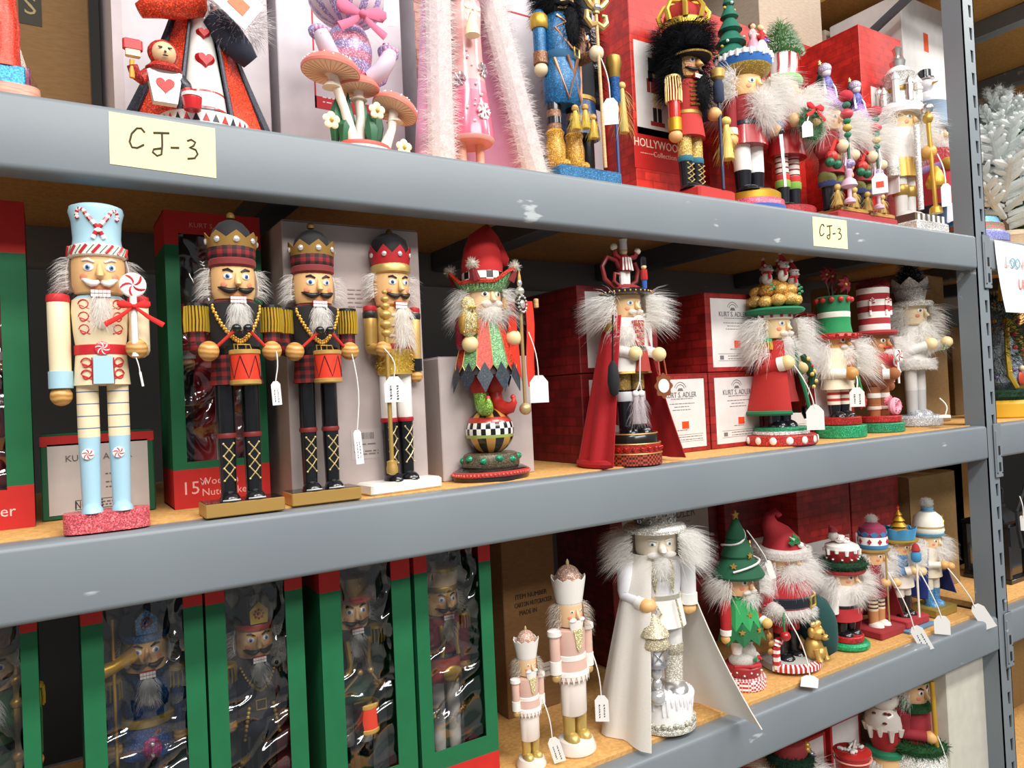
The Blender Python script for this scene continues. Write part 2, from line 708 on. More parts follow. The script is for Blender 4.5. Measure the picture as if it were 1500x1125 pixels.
def coat(F, zh, zw, zs, rh, rw, rc, skirt, top, belt=None, bh=10, sy=0.8, y=0.0, buckle=None, hem=None, hem_h=5, collar=None, neck=0.72):
    b = B(skirt).lathe([(rh * 0.9, zh + 1), (rh, zh), (lerp(rh, rw, 0.5), lerp(zh, zw, 0.5)), (rw, zw)], (0, y, 0), 22, 1, sy)
    o = F.p('coat_skirt', b)
    if hem:
        F.p('hem', B(hem).lathe([(rh * 1.0, zh - 0.5), (rh * 1.05, zh), (lerp(rh, rw, hem_h / max(1, zw - zh)) * 1.04, zh + hem_h), (rh * 0.93, zh + hem_h + 0.5)], (0, y, 0), 22, 1, sy), o)
    b = B(top).lathe([(rw * 0.98, zw), (lerp(rw, rc, 0.6), lerp(zw, zs, 0.35)), (rc, lerp(zw, zs, 0.72)), (rc * 0.97, zs - rc * 0.12), (rc * neck, zs)], (0, y, 0), 22, 1, sy)
    t = F.p('torso', b)
    if belt:
        bl = F.p('belt', B(belt).lathe([(rw * 1.0, zw - bh / 2), (rw * 1.06, zw - bh / 2 + 1), (rw * 1.06, zw + bh / 2 - 1), (rw * 1.0, zw + bh / 2)], (0, y, 0), 22, 1, sy))
        if buckle:
            w = bh * 0.62
            b = B(buckle).tube([(-w, 0, -w), (w, 0, -w), (w, 0, w), (-w, 0, w)], bh * 0.13, 5, True)
            b.xf(Matrix.Translation((0, y - rw * sy * 1.08, zw)))
            F.p('buckle', b, bl)
    return t


def hand_ball(F, parent, c, r, mat=WOOD):
    return F.p('hand', B(mat).ball(c, r, 14, 10), parent)


def arm_down(F, s, x, zt, zb, r, mat, cuff=None, ch=12, hand=None, hr=None, y=0.0, lean=0.0, cap=None):
    b = B(mat).lathe([(r * 0.8, zb), (r * 0.95, zb + 1), (r, lerp(zb, zt, 0.5)), (r, zt - r * 0.5), (r * 0.75, zt), (r * 0.2, zt + r * 0.12)], (0, 0, 0), 14)
    A = F.p('arm', b)
    if cuff:
        F.p('cuff', B(cuff).lathe([(r * 1.0, zb - 0.5), (r * 1.1, zb), (r * 1.1, zb + ch), (r * 0.98, zb + ch + 0.5)], (0, 0, 0), 14), A)
    if cap:
        F.p('shoulder_cap', B(cap).lathe([(r * 1.03, zt - r * 0.6), (r * 1.08, zt - r * 0.45), (r * 1.02, zt + r * 0.1), (r * 0.5, zt + r * 0.3)], (0, 0, 0), 14), A)
    if hand:
        h = hr or r * 0.95
        hand_ball(F, A, (0, 0, zb - h * 0.75), h, hand)
    A.location = (s * x * F.S, y * F.S, 0)
    if lean:
        piv = Vector((s * x, y, zt)) * F.S
        rot = Matrix.Rotation(s * lean, 4, 'Y')
        A.matrix_basis = Matrix.Translation(piv) @ rot @ Matrix.Translation((0, 0, -zt * F.S))
    return A


def arm_bent(F, s, x, zt, ze, r, mat, hand, hr, cuff=None, hc=WOOD, y=0.0, cap=None, fr=0.9):
    """upper arm from the shoulder to the elbow, forearm forward to the hand at local point hand."""
    b = B(mat).tube([(s * x, y, zt + r * 0.1), (s * x, y, zt - r * 0.4), (s * x, y, lerp(zt, ze, 0.5)), (s * x, y + 1, ze + r * 0.6), (s * x, y, ze), (lerp(s * x, hand[0], 0.35), lerp(y, hand[1], 0.35), lerp(ze, hand[2], 0.35)), (lerp(s * x, hand[0], 0.86), lerp(y, hand[1], 0.86), lerp(ze, hand[2], 0.86))],
                    [r * 0.55, r * 0.97, r, r * 1.0, r * 0.98, r * fr, r * fr * 0.9], 12)
    A = F.p('arm', b, sharp=60)
    if cuff:
        p0, p1 = [Vector((lerp(s * x, hand[0], k), lerp(y, hand[1], k), lerp(ze, hand[2], k))) for k in (0.62, 0.88)]
        F.p('cuff', B(cuff).tube([p0, p1], r * fr * 1.12, 12), A)
    if cap:
        F.p('shoulder_cap', B(cap).lathe([(r * 1.03, zt - r * 0.6), (r * 1.08, zt - r * 0.45), (r * 1.02, zt + r * 0.1), (r * 0.5, zt + r * 0.3)], (s * x, y, 0), 14), A)
    hand_ball(F, A, hand, hr, hc)
    return A


def fringe(F, arm, x, y, z0, z1, r, mat, top=None, off=None, n=20):
    """gold epaulette: a cap with cords hanging round the shoulder."""
    off = off or (0, 0)
    b = B(top or mat).lathe([(r * 0.95, z1 - r * 0.35), (r * 1.22, z1 - r * 0.25), (r * 1.18, z1 + r * 0.12), (r * 0.5, z1 + r * 0.25)], (x, y, 0), 16)
    e = F.p('epaulette', b, arm)
    b = B(mat)
    for i in range(n):
        a = 2 * PI * i / n
        b.tube([(x + r * 1.16 * math.cos(a), y + r * 1.16 * math.sin(a), z1 - r * 0.2), (x + r * 1.24 * math.cos(a + .05), y + r * 1.24 * math.sin(a + .05), lerp(z1, z0, .6)), (x + r * 1.2 * math.cos(a), y + r * 1.2 * math.sin(a), z0)], r * 0.11, 4)
    F.p('fringe', b, e)


def head(F, z0, z1, r, skin=SKIN, y=0.0, sy=0.95, eye='#3f6fb0', brow='paint:#1c1a1a', tache=None, mouth=True, nose=1.0, ez=None, cheeks=True, eyes=True, ts=1.0, dx=0.0, es=1.0, white='gloss:#f6f6f2', lip='paint:#b3202a'):
    h = z1 - z0
    H = F.p('head', B(skin).lathe([(r * 0.55, z0), (r * 0.9, z0 + h * 0.08), (r, z0 + h * 0.3), (r * 1.0, z0 + h * 0.8), (r * 0.95, z1)], (dx, y, 0), 20, 1, sy))
    ez = z0 + h * (ez if ez else 0.66)
    fy = lambda a: (dx + r * math.sin(a), y - r * sy * math.cos(a))
    if eyes:
        for s in (-1, 1):
            a = s * 0.42
            ex, ey = fy(a)
            n = Vector((math.sin(a), -math.cos(a), 0))
            e = r * 0.17 * es
            b = B(white).ball((0, 0, 0), (e * 1.25, e * 0.35, e * 0.95), 10, 6)
            b.use('gloss:' + eye).ball((0, -e * 0.25, 0), (e * 0.62, e * 0.22, e * 0.66), 10, 6)
            b.use('gloss:#0c0c10').ball((0, -e * 0.4, 0), (e * 0.32, e * 0.15, e * 0.34), 8, 6)
            b.xf(Matrix.Translation((ex, ey, ez)) @ Matrix.Rotation(a, 4, 'Z'), 0)
            F.p('eye', b, H)
            if brow:
                q = [(a - 0.24, 0.21 if s > 0 else 0.30), (a, 0.33), (a + 0.24, 0.30 if s > 0 else 0.21)]
                b = B(brow).tube([(fy(t)[0], fy(t)[1] - r * 0.02, ez + r * u * es) for t, u in q], [r * 0.04, r * 0.07, r * 0.04], 6)
                F.p('eyebrow', b, H)
    if nose:
        b = B(skin).tube([(dx, y - r * sy * 0.96, ez + h * 0.08), (dx, y - r * sy * 1.08, ez - h * 0.08), (dx, y - r * sy * 1.2, ez - h * 0.2), (dx, y - r * sy * 1.0, ez - h * 0.25)], [r * 0.09 * nose, r * 0.13 * nose, r * 0.2 * nose, r * 0.1 * nose], 8)
        F.p('nose', b, H, sharp=80)
    if cheeks:
        for s in (-1, 1):
            a = s * 0.62
            b = B('paint:#e28a6a').ball((0, 0, 0), (r * 0.17, r * 0.03, r * 0.14), 10, 6)
            b.xf(Matrix.Translation((fy(a)[0] * 0.995, fy(a)[1], ez - h * 0.22)) @ Matrix.Rotation(a, 4, 'Z'))
            F.p('cheek', b, H)
    if tache:
        b = B(tache)
        tz = ez - h * 0.36
        for s in (-1, 1):
            pts = []
            for k in range(6):
                t = k / 5
                a = s * lerp(0.03, 0.98 * ts, t)
                pts.append((fy(a)[0] * 1.03, fy(a)[1] - r * 0.06, tz - r * 0.10 * math.sin(t * 4.6) + r * 0.03))
            b.tube(pts, [r * 0.07, r * 0.13, r * 0.15, r * 0.13, r * 0.09, r * 0.03], 7)
        F.p('moustache', b, H, sharp=80)
    if mouth:
        mz = z0 + h * 0.02
        w, hh = r * 0.36, h * 0.2
        my = y - r * sy * 0.98
        mo = F.p('mouth', B(lip).box((dx, my, mz - hh * 0.45), (w * 2, r * 0.16, hh), 0.5), H)
        b = B('gloss:#f7f5ee')
        for k in range(5):
            for j in (0, 1):
                b.box((dx + lerp(-0.8, 0.8, k / 4) * w, my - r * 0.085, mz - hh * 0.4 + j * hh * 0.46), (w * 0.36, r * 0.06, hh * 0.36))
        F.p('teeth', b, mo)
    return H


def hair_drum(F, z0, z1, r, mat=HAIRW, n=500, L=26, y=0.0, a0=-0.10 * PI, a1=1.10 * PI, width=0.9, droop=1.0, seed=1, jit=0.35, up=0.0, core=True, name='hair', parent=None, sy=0.95, cr=1.12):
    """hair round the back and sides; the face side (-y) stays open between the angles."""
    if F.loc.x > 0.5:
        a0, a1, L, n = -0.32 * PI, 1.13 * PI, L * 1.12, int(n * 1.35)
        if F.loc.x > 1.2 and F.loc.z > 1.8:
            L, n, cr = L * 1.55, int(n * 1.5), cr * 1.08
    b = B(mat)
    if core:
        rows = []
        for j in range(5):
            t = j / 4
            rr = r * (cr - 0.04) * (1.0 + 0.12 * math.sin(PI * (1 - t) * 0.8))
            rows.append([(rr * math.cos(lerp(a0 + .3, a1 - .3, i / 18)), y + rr * sy * math.sin(lerp(a0 + .3, a1 - .3, i / 18)), lerp(z0, z1, t)) for i in range(19)])
        b.sheet(rows, r * 0.05)
    b.fur(ring_spots((0, y, 0), r * cr, a0, a1, z0, z1, up, sy), n, L, width, droop, jit, seed)
    return F.p(name, b, parent)


def beard_blob(F, c, r, mat=HAIRW, n=450, L=12, width=0.8, droop=1.2, seed=2, front=0.55, jit=0.45, name='beard', parent=None, point=False):
    b = B(mat)
    r = (r, r, r) if isinstance(r, (int, float)) else r
    if F.loc.x > 1.2 and F.loc.z > 1.8:
        r, L, n = tuple(q * 1.04 for q in r), L * 1.2, int(n * 1.4)
    b.ball(c, (r[0] * 0.92, r[1] * 0.92, r[2] * 0.95), 14, 10)
    if point:
        b.v = [(c[0] + (v[0] - c[0]) * (1 if v[2] > c[2] else max(0.15, 1 - 0.8 * ((c[2] - v[2]) / r[2]) ** 1.2)), v[1], v[2]) for v in b.v]
    k = len(b.v)
    sp = ball_spots(c, r, -1, 1, front)
    if point:
        s0 = sp
        def sp(g):
            p, d = s0(g)
            q = 1 if p[2] > c[2] else max(0.15, 1 - 0.8 * ((c[2] - p[2]) / r[2]) ** 1.2)
            return (c[0] + (p[0] - c[0]) * q, p[1], p[2]), d
    b.fur(sp, n, L, width, droop, jit, seed)
    return F.p(name, b, parent)


def hat_ring(F, mat, prof, parent=None, y=0.0, name='hat', n=22, sy=0.96, x=0.0):
    return F.p(name, B(mat).lathe(prof, (x, y, 0), n, 1, sy), parent)


def crown(F, mat, z0, z1, r0, r1, pts=7, gem=None, parent=None, y=0.0, name='crown', th=1.2, sy=0.96, dip=0.45, sub=4, gz=0.45, gr=3.0, x0=0.0):
    n = pts * sub
    b = B(mat)
    rows = [[], [], []]
    for i in range(n + 1):
        a = 2 * PI * i / n - PI / 2
        k = abs(((i % sub) / sub) - 0.5) * 2
        zt = lerp(lerp(z0, z1, 1 - dip), z1, k)
        for j, t in enumerate((0, 0.5, 1)):
            z = lerp(z0, zt, t)
            rr = lerp(r0, r1, (z - z0) / (z1 - z0))
            rows[j].append((x0 + rr * math.cos(a), y + rr * sy * math.sin(a), z))
    b.sheet(rows, th)
    C = F.p(name, b, parent)
    if gem:
        for i in range(pts):
            a = 2 * PI * i / pts - PI / 2
            z = lerp(z0, z1, gz)
            rr = lerp(r0, r1, gz) + 0.5
            g = B(gem).ball((0, 0, 0), (gr, gr * 0.6, gr), 8, 6)
            g.xf(Matrix.Translation((x0 + rr * math.cos(a), y + rr * sy * math.sin(a), z)) @ Matrix.Rotation(a + PI / 2, 4, 'Z'))
            F.p('gem', g, C)
    return C


def plinth(F, w, d, h, mat, top=None, bev=2.0, z=0.0, name='base', rz=0.0, y=0.0):
    o = F.p(name, B(mat).box((0, y, z), (w, d, h), bev, rz))
    if top:
        F.p('base_top', B(top).box((0, y, z + h - 0.2), (w - bev * 2.2, d - bev * 2.2, 0.9), 0.0, rz), o)
    return o


def disc(F, r, h, mat, z=0.0, bev=1.5, name='base', sy=1.0, y=0.0, n=30, parent=None, x=0.0):
    return F.p(name, B(mat).lathe([(r - bev, z), (r, z + bev), (r, z + h - bev), (r - bev, z + h)], (x, y, 0), n, 1, sy), parent)


def rod(F, name, pts, r, mat, n=7, parent=None, label=None):
    return F.p(name, B(mat).tube(pts, r, n), parent, label, sharp=60)


def tassel(F, c, L, mat, r=4, knob=None, parent=None, name='tassel'):
    b = B(knob or mat).ball((c[0], c[1], c[2] - r * 0.6), r * 0.85, 10, 8)
    b.use(mat).lathe([(r * 0.95, -L), (r * 1.05, -L + 1), (r * 0.75, -L * 0.5), (r * 0.45, -r * 1.2)], c, 12)
    b.fur(ring_spots(c, r * 0.8, 0, 2 * PI, -L * 0.9, -r * 1.5, -1.2), 60, L * 0.3, 0.7, 1.0, 0.2, 3)
    return F.p(name, b, parent)


TAGN = [0]


def price_tag(top, low, label, size=(13, 24), S=None, turn=0.0, tilt=0.0, card='paint:#f4f3ef', dot=None, slack=0.15, loop=None, writing=True, cat='price tag', flat=False):
    """a card hung on a string from the world point top down to the world point low (top edge of the card)."""
    top, low = Vector(top), Vector(low)
    S = S or dist(low) / FPX
    turn = -math.atan2(low.x, low.y + 0.92) + (turn - 0.4) * 0.3
    T = empty('price_tag', low, turn, label, cat, 'hanging price tags')
    d = top - low
    rot = Matrix.Rotation(-turn, 4, 'Z')
    d = rot @ d
    w, h = size[0] * S / 2, size[1] * S
    pts = [(0, 0, -0.12 * h)]
    for i in range(1, 7):
        t = i / 6
        pts.append((d.x * t + slack * d.length * math.sin(PI * t) * 0.35, d.y * t - 0.002 * math.sin(PI * t), d.z * t))
    if loop:
        pts += [(d.x + loop * S, d.y + 0.001, d.z - 2 * S), (d.x + loop * S * 1.6, d.y + loop * S, d.z - 4 * S)]
    s = obj(B('matte:#f0eee8').tube(pts, 0.9 * S, 5), 'string', T)
    c = w * 0.45
    b = B(card).prism([(-w, -h), (w, -h), (w, -c * 1.6), (w * 0.45, 0), (-w * 0.45, 0), (-w, -c * 1.6)], -0.0004, 0.0004)
    b.xf(Matrix.Rotation(tilt, 4, 'Y'))
    if flat:
        b.xf(Matrix.Rotation(-1.48, 4, 'X'), 0)
    cd = obj(b, 'card', T)
    if dot:
        b = B('paint:#e8431c').prism([(-w * 0.5, -h * 0.72), (w * 0.5, -h * 0.72), (w * 0.5, -h * 0.42), (-w * 0.5, -h * 0.42)], -0.0007, -0.0004)
        b.xf(Matrix.Rotation(tilt, 4, 'Y'))
        obj(b, 'sticker', cd)
    elif writing:
        TAGN[0] += 1
        g = random.Random(TAGN[0])
        b = B('matte:#55555c')
        for col in (-0.35, 0.35):
            z = -h * 0.35
            while z > -h * 0.85:
                l2 = g.uniform(0.03, 0.08) * h
                b.prism([(col * w - 0.12 * w, z - l2), (col * w + g.uniform(0, 0.12) * w, z - l2), (col * w + 0.12 * w, z), (col * w - g.uniform(0, .1) * w, z)], -0.0006, -0.0004)
                z -= l2 * 1.5
        b.xf(Matrix.Rotation(tilt, 4, 'Y'), 0)
        obj(b, 'handwriting', cd)
    return T


def bow(F, c, w, mat, tails=1.0, parent=None, name='bow', r=1.0, rz=0.0):
    b = B(mat)
    for s in (-1, 1):
        k = len(b.v)
        b.tube([(0, 0, 0), (s * w * .3, 0, w * .1), (s * w * .7, 0, w * .18), (s * w, 0, w * .12), (s * w * 1.06, 0, w * .06)], [w * .1, w * .2, w * .32, w * .26, w * .06], 9)
        if tails:
            b.tube([(0, 0, 0), (s * w * .5 * tails, -w * .05, -w * .4 * tails), (s * w * tails, 0, -w * .7 * tails)], [w * .1, w * .16, w * .2], 6)
    for i in range(len(b.v)):
        b.v[i] = (b.v[i][0], b.v[i][1] * .45, b.v[i][2])
    b.ball((0, -w * 0.1, 0), w * 0.17, 8, 6)
    b.xf(Matrix.Translation(c) @ Matrix.Rotation(rz, 4, 'Z'), 0)
    return F.p(name, b, parent, sharp=60)


def bottle_tree(F, c, h, r, mat, tip=None, n=700, parent=None, name='bottle_brush_tree', star=None, seed=4, L=None):
    b = B(mat).lathe([(r * 0.6, 0), (r * 0.55, h * 0.12), (r * 0.12, h * 0.93), (0.2, h)], c, 10)
    st = [(0.0, r * 0.7), (h * 0.1, r * 0.75), (h, r * 0.06)]
    def sp(g):
        t = 1 - math.sqrt(g.random())
        a = g.uniform(0, 2 * PI)
        rr = r * 0.62 * (1 - t) + 0.3
        return ((c[0] + rr * math.cos(a), c[1] + rr * math.sin(a), c[2] + t * h), (math.cos(a), math.sin(a), 0.35))
    b.fur(sp, n, L or r * 0.55, max(0.7, r * 0.05), 0.2, 0.35, seed)
    if tip:
        b.use(tip).fur(lambda g: (lambda q: ((q[0][0] + q[1][0] * r * 0.35, q[0][1] + q[1][1] * r * 0.35, q[0][2] + 0.5), q[1]))(sp(g)), n // 2, r * 0.14, max(0.9, r * 0.07), 0.2, 0.3, seed + 1)
    T = F.p(name, b, parent)
    if star:
        F.p('star', B(star).prism([(c[0] + (5.5 if i % 2 == 0 else 2.4) * star_k(h) * math.sin(PI * i / 5), c[2] + h + 3 * star_k(h) + (5.5 if i % 2 == 0 else 2.4) * star_k(h) * math.cos(PI * i / 5)) for i in range(10)], c[1] - 1, c[1] + 1), T)
    return T


def star_k(h):
    return max(0.6, min(1.4, h / 60))


def tiers(F, c, h, r, mat, n=5, parent=None, name='hat_tree', star=None, balls=None):
    """carved little fir tree of stacked scalloped cones."""
    b = B(mat)
    pr = []
    for i in range(n):
        t = i / n
        r0, r1 = r * (1 - t * 0.85), r * (1 - (t + 1 / n) * 0.85) * 0.6
        pr += [(r0 * 0.75, h * t), (r0, h * t + h * 0.02), (max(r1, 0.4), h * (t + 0.95 / n))]
    b.lathe(pr, c, 14)
    for i, v in enumerate(b.v):
        a = math.atan2(v[1] - c[1], v[0] - c[0])
        k = 1 + 0.1 * math.cos(7 * a)
        b.v[i] = (c[0] + (v[0] - c[0]) * k, c[1] + (v[1] - c[1]) * k, v[2])
    T = F.p(name, b, parent)
    if balls:
        b = B(balls[0])
        for i in range(balls[1]):
            t = R_.random() * 0.9
            a = R_.uniform(0, 2 * PI)
            rr = r * (1 - t * 0.85) * 0.95
            b.use(balls[i % 2 * 2] if len(balls) > 2 else balls[0]).ball((c[0] + rr * math.cos(a), c[1] + rr * math.sin(a), c[2] + h * t + 1), max(0.9, r * 0.09), 6, 5)
        F.p('tree_baubles', b, T)
    if star:
        k = max(2.5, r * 0.28)
        F.p('star', B(star).prism([(c[0] + (k if i % 2 == 0 else k * 0.45) * math.sin(PI * i / 5), c[2] + h + k * 0.6 + (k if i % 2 == 0 else k * 0.45) * math.cos(PI * i / 5)) for i in range(10)], c[1] - 0.8, c[1] + 0.8), T)
    return T


def cape(F, mat, rows, th=1.0, name='cape', trim=None):
    return F.p(name, B(mat).sheet(rows, th), None, sharp=70)


def drape(z0, z1, r0, r1, a0, a1, y0=0.0, y1=0.0, n=22, m=9, waves=5, amp=0.06, sy=0.8, ease=1.0, x0=0.0, x1=0.0):
    """cloth hanging round the back from z1 (top, radius r1) to z0 (hem, radius r0)."""
    rows = []
    for j in range(m):
        t = (j / (m - 1)) ** ease
        rr, z, y, xx = lerp(r1, r0, t), lerp(z1, z0, j / (m - 1)), lerp(y1, y0, t), lerp(x1, x0, t)
        row = []
        for i in range(n):
            a = lerp(a0, a1, i / (n - 1))
            k = rr * (1 + amp * t * math.cos(waves * 2 * PI * i / (n - 1)))
            row.append((xx + k * math.cos(a), y + k * sy * math.sin(a), z))
        rows.append(row)
    return rows
# ---------------------------------------------------------------- the setting and the two racks
ZU, ZM, ZL, ZB = 1.844, 1.370, 0.8985, 0.426          # tops of the front beams
DU, DM, DL, DB = 1.848, 1.372, 0.906, 0.430           # tops of the boards
ZT = 2.645                                             # underside of the highest deck
DEEP = 0.62
X0, X1 = -0.55, 1.965                                 # bay of the near rack
STEEL, STEELD = 'steel:#7b8389:#b4babd', 'steel:#4c545c:#6d757b'
o = obj(B('floor:#8d8a86:#a19e98').box((2.0, 0.5, -0.1), (16, 12, 0.1)), 'floor')
tag(o, kind='structure')
o = obj(B('matte:#2c2926').box((2.0, 2.6, 0), (16, 0.1, 4.2)), 'wall_back')
tag(o, kind='structure')


def beam_mb(xa, xb, zt, y0, front=True):
    """box beam with rolled edges; y0 is its outer face."""
    h, d, r = 0.083, 0.040, 0.007
    s = 1 if front else -1
    pr = []
    for cy, cz, a0 in ((d - r, zt - r, 0), (r, zt - r, 90), (r, zt - h + r, 180), (d - r, zt - h + r, 270)):
        for k in range(4):
            a = math.radians(a0 + 30 * k)
            pr.append((cy + r * math.cos(a), cz + r * math.sin(a)))
    b = B(STEEL)
    n = len(pr)
    vs = [(x, y0 + s * p[0], p[1]) for x in (xa, xb) for p in pr]
    fs = [(i, n + i, n + (i + 1) % n, (i + 1) % n) for i in range(n)] + [tuple(range(n)), tuple(reversed(range(n, 2 * n)))]
    if front:
        fs = [tuple(reversed(f)) for f in fs]
    return b.add(vs, fs)


def post_mb(x, y, w=0.055, d=0.05, h=3.1, s=1, slots=(0.1, 3.05)):
    """open upright: slotted front strip, plain flange on the left, both folded from sheet; slots are real holes."""
    b = B(STEEL)
    t = 0.003
    b.box((x + t / 2, y + s * d / 2, 0), (t, d, h))
    b.box((x + w - t / 2, y + s * d / 2, 0), (t, d, h))
    b.box((x + w * 0.26, y + s * t / 2, 0), (w * 0.52, t, h))
    b.box((x + w * 0.90, y + s * t / 2, 0), (w * 0.20, t, h))
    b.use('matte:#20252a').box((x + w / 2, y + s * d * .8, 0), (w * .96, t, h)).use(STEEL)  # added dark plate, its colour standing in for the shade behind the slots
    z = slots[0]
    xa, xb = x + w * 0.52, x + w * 0.80
    pitch, hs = 0.0575, 0.031
    b.box(((xa + xb) / 2, y + s * t / 2, 0), (xb - xa, t, z))
    while z < slots[1]:
        # slot narrows downwards: two slanted cheeks and a bridge
        for s2 in (-1, 1):
            e = xa if s2 < 0 else xb
            i1, i2 = (xa + 0.0032, xa + 0.0005) if s2 < 0 else (xb - 0.0032, xb - 0.0005)
            b.prism([(e, z), (i1, z), (i2, z + hs), (e, z + hs)] if s2 < 0 else [(i1, z), (e, z), (e, z + hs), (i2, z + hs)], y + (0 if s > 0 else -t), y + (t if s > 0 else 0))
        b.box(((xa + xb) / 2, y + s * t / 2, z + hs), (xb - xa, t, pitch - hs))
        z += pitch
    b.box(((xa + xb) / 2, y + s * t / 2, z), (xb - xa, t, h - z))
    return b


def clip_mb(x, zt, w=0.034, h=0.135):
    """beam connector: a plate on the post with two hooks and four rivets."""
    b = B(STEEL)
    b.box((x, -0.0035, zt - h), (w, 0.004, h), 0.0015)
    b.box((x - w * 0.36, -0.006, zt - h + 0.012), (0.006, 0.004, h - 0.03), 0.001)
    b.use('matte:#15181c')
    for k in (0.36, 0.66):
        b.box((x + 0.0015, -0.0062, zt - h * k - 0.03), (0.0075, 0.0012, 0.022))
        for q in (-1, 1):
            b.ball((x + q * w * 0.36, -0.0058, zt - h * k - 0.035), 0.0018, 6, 4)
    return b


def rack(label, xa, xb, boards, beams, posts, top=True):
    k = empty('storage_rack', (xa, 0, 0), 0, label, 'shelving rack')
    def add(name, b):
        for i, v in enumerate(b.v):
            b.v[i] = (v[0] - xa, v[1], v[2])
        return obj(b, name, k)
    for zt in beams:
        add('front_beam', beam_mb(xa, xb, zt, 0.0))
        add('rear_beam', beam_mb(xa, xb, zt, DEEP, False))
        x = xa + 0.23
        for x in (0.30, 0.77, 1.243, 1.775) if xa < 1 else (2.35, 2.85, 3.4, 3.9):
            c = B(STEELD).box((x, DEEP / 2, zt - 0.055), (0.045, DEEP - 0.08, 0.05), 0.003)
            add('cross_bar', c)
    for zt in boards:
        b = B('chip:#d9a764:#b98645').box(((xa + xb) / 2, (0.034 + DEEP - 0.034) / 2, zt - 0.016), (xb - xa - 0.012, DEEP - 0.068, 0.016), 0.001)
        add('shelf_board', b)
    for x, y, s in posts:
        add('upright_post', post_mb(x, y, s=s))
    return k


BE = (ZU, ZM, ZL, ZB, 0.12)
BO = (DU, DM, DL, DB, 0.124)
rk = rack('grey steel rack holding the nutcrackers, labelled on its top beam', X0, X1, BO, BE, ((X0 - 0.055, 0.0, 1), (X0 - 0.055, DEEP, -1), (X1, 0.0, 1), (X1, DEEP, -1)))
for zt in (ZU, ZM, ZL, ZB):
    obj(clip_mb(X1 + 0.044 - X0, zt + 0.004), 'beam_clip', rk)
bb = B(STEELD)
bb.tube([(X1 + 0.03 - X0, 0.05, 2.562), (X1 + 0.03 - X0, 0.30, 2.455), (X1 + 0.03 - X0, DEEP - 0.03, 2.32)], 0.012, 6)
obj(bb, 'frame_brace', rk)
bb = B(STEELD)
bb.tube([(X1 + 0.03 - X0, 0.04, 0.55), (X1 + 0.03 - X0, DEEP - 0.03, 0.15)], 0.012, 6)
obj(bb, 'frame_brace', rk)
obj(B('chip:#c9b190:#a98f6c').box(((X1 - X0) / 2, DEEP / 2, 2.86), (X1 - X0, DEEP, 0.018)), 'shelf_board', rk)
for x in (0.3, 0.77, 1.243, 1.72):
    obj(B(STEELD).box((x - X0, DEEP / 2, 2.81), (0.045, DEEP, 0.05), 0.003), 'cross_bar', rk)
rk2 = rack('grey steel rack beyond the slotted post, further along the aisle', X1 + 0.055, 4.4, BO, BE, ((4.4, 0.0, 1), (4.4, DEEP, -1)))
obj(B('chip:#cf9c55:#b07f3f').box((1.2, DEEP / 2, ZT), (2.4, DEEP, 0.018)), 'shelf_board', rk2)
for x in (0.60, 1.13, 1.58, 2.1):
    obj(B(STEEL).box((x, DEEP / 2, ZT - 0.055), (0.045, DEEP, 0.055), 0.003), 'cross_bar', rk2)
obj(beam_mb(0, 2.38, ZT + 0.01, 0.0), 'front_beam', rk2)


# ---------------------------------------------------------------- taped notes and the paper sign
def note(label, pts, y, strokes, col='matte:#ece6b4', wr=0.0011):
    """paper with its four corners seen at pts (clockwise from upper left) and pen strokes in 0..1 paper coordinates."""
    P = [on_y(p[0], p[1], y) for p in pts]
    o = empty('shelf_note', (P[3].x, y, P[3].z), 0, label, 'paper note')
    q = [(p.x - P[3].x, p.z - P[3].z) for p in P]
    sh = obj(B(col).prism([q[3], q[2], q[1], q[0]], 0, 0.0004), 'paper', o)
    b = B('matte:#4a3c30')
    for st in strokes:
        pt = []
        for u, v in st:
            x = lerp(lerp(q[0][0], q[1][0], u), lerp(q[3][0], q[2][0], u), v)
            z = lerp(lerp(q[0][1], q[3][1], v), lerp(q[1][1], q[2][1], v), u)
            pt.append((x, -0.0003, z))
        b.tube(pt, wr, 5)
    obj(b, 'handwriting', o)
    return o


CJ3 = [[(.32, .30), (.29, .23), (.25, .24), (.20, .36), (.18, .52), (.20, .62), (.25, .62), (.31, .54)],
       [(.40, .28), (.47, .26), (.55, .24)], [(.48, .27), (.48, .5), (.47, .68), (.43, .72), (.39, .66), (.40, .60), (.47, .56)],
       [(.56, .52), (.64, .50)],
       [(.72, .34), (.76, .30), (.80, .34), (.78, .42), (.74, .46), (.80, .49), (.82, .57), (.79, .66), (.72, .69)]]
note('cream paper note reading CJ-3, the larger one nearer the card gown figure', [(159, 163), (315, 188), (317, 261), (161, 240)], -0.0006, CJ3)
note('small cream paper note reading CJ-3 near the slotted post', [(1190, 317), (1240, 323), (1242, 365), (1192, 360)], -0.0006, CJ3, wr=0.0012)
sg = on_y(1455, 352, -0.001)
so = empty('paper_sign', sg, 0, 'white paper sign with coloured letters taped to the far rack', 'sign')
rows = []
for j in range(7):
    t = j / 6
    rows.append([(u * 0.27 + 0.012 * t, -0.002 - 0.012 * t * t * (1 + 0.6 * math.sin(5 * u)), -0.185 * t - 0.006 * u) for u in (0, .17, .33, .5, .67, .83, 1)])
obj(B('matte:#f0efec').sheet(rows, 0.0006), 'paper', so)
for s, u, z, c in (('L', .046, -.055, '#dba79e'), ('O', .078, -.056, '#7fa9bd'), ('O', .104, -.057, '#7fa9bd'), ('K', .138, -.058, '#dfb8ae'), ('UP', .115, -.112, '#d88478')):
    text(s, 0.038, so, (u, -0.0085 if z > -0.1 else -0.0125, z), 'matte:' + c, depth=0.0006)


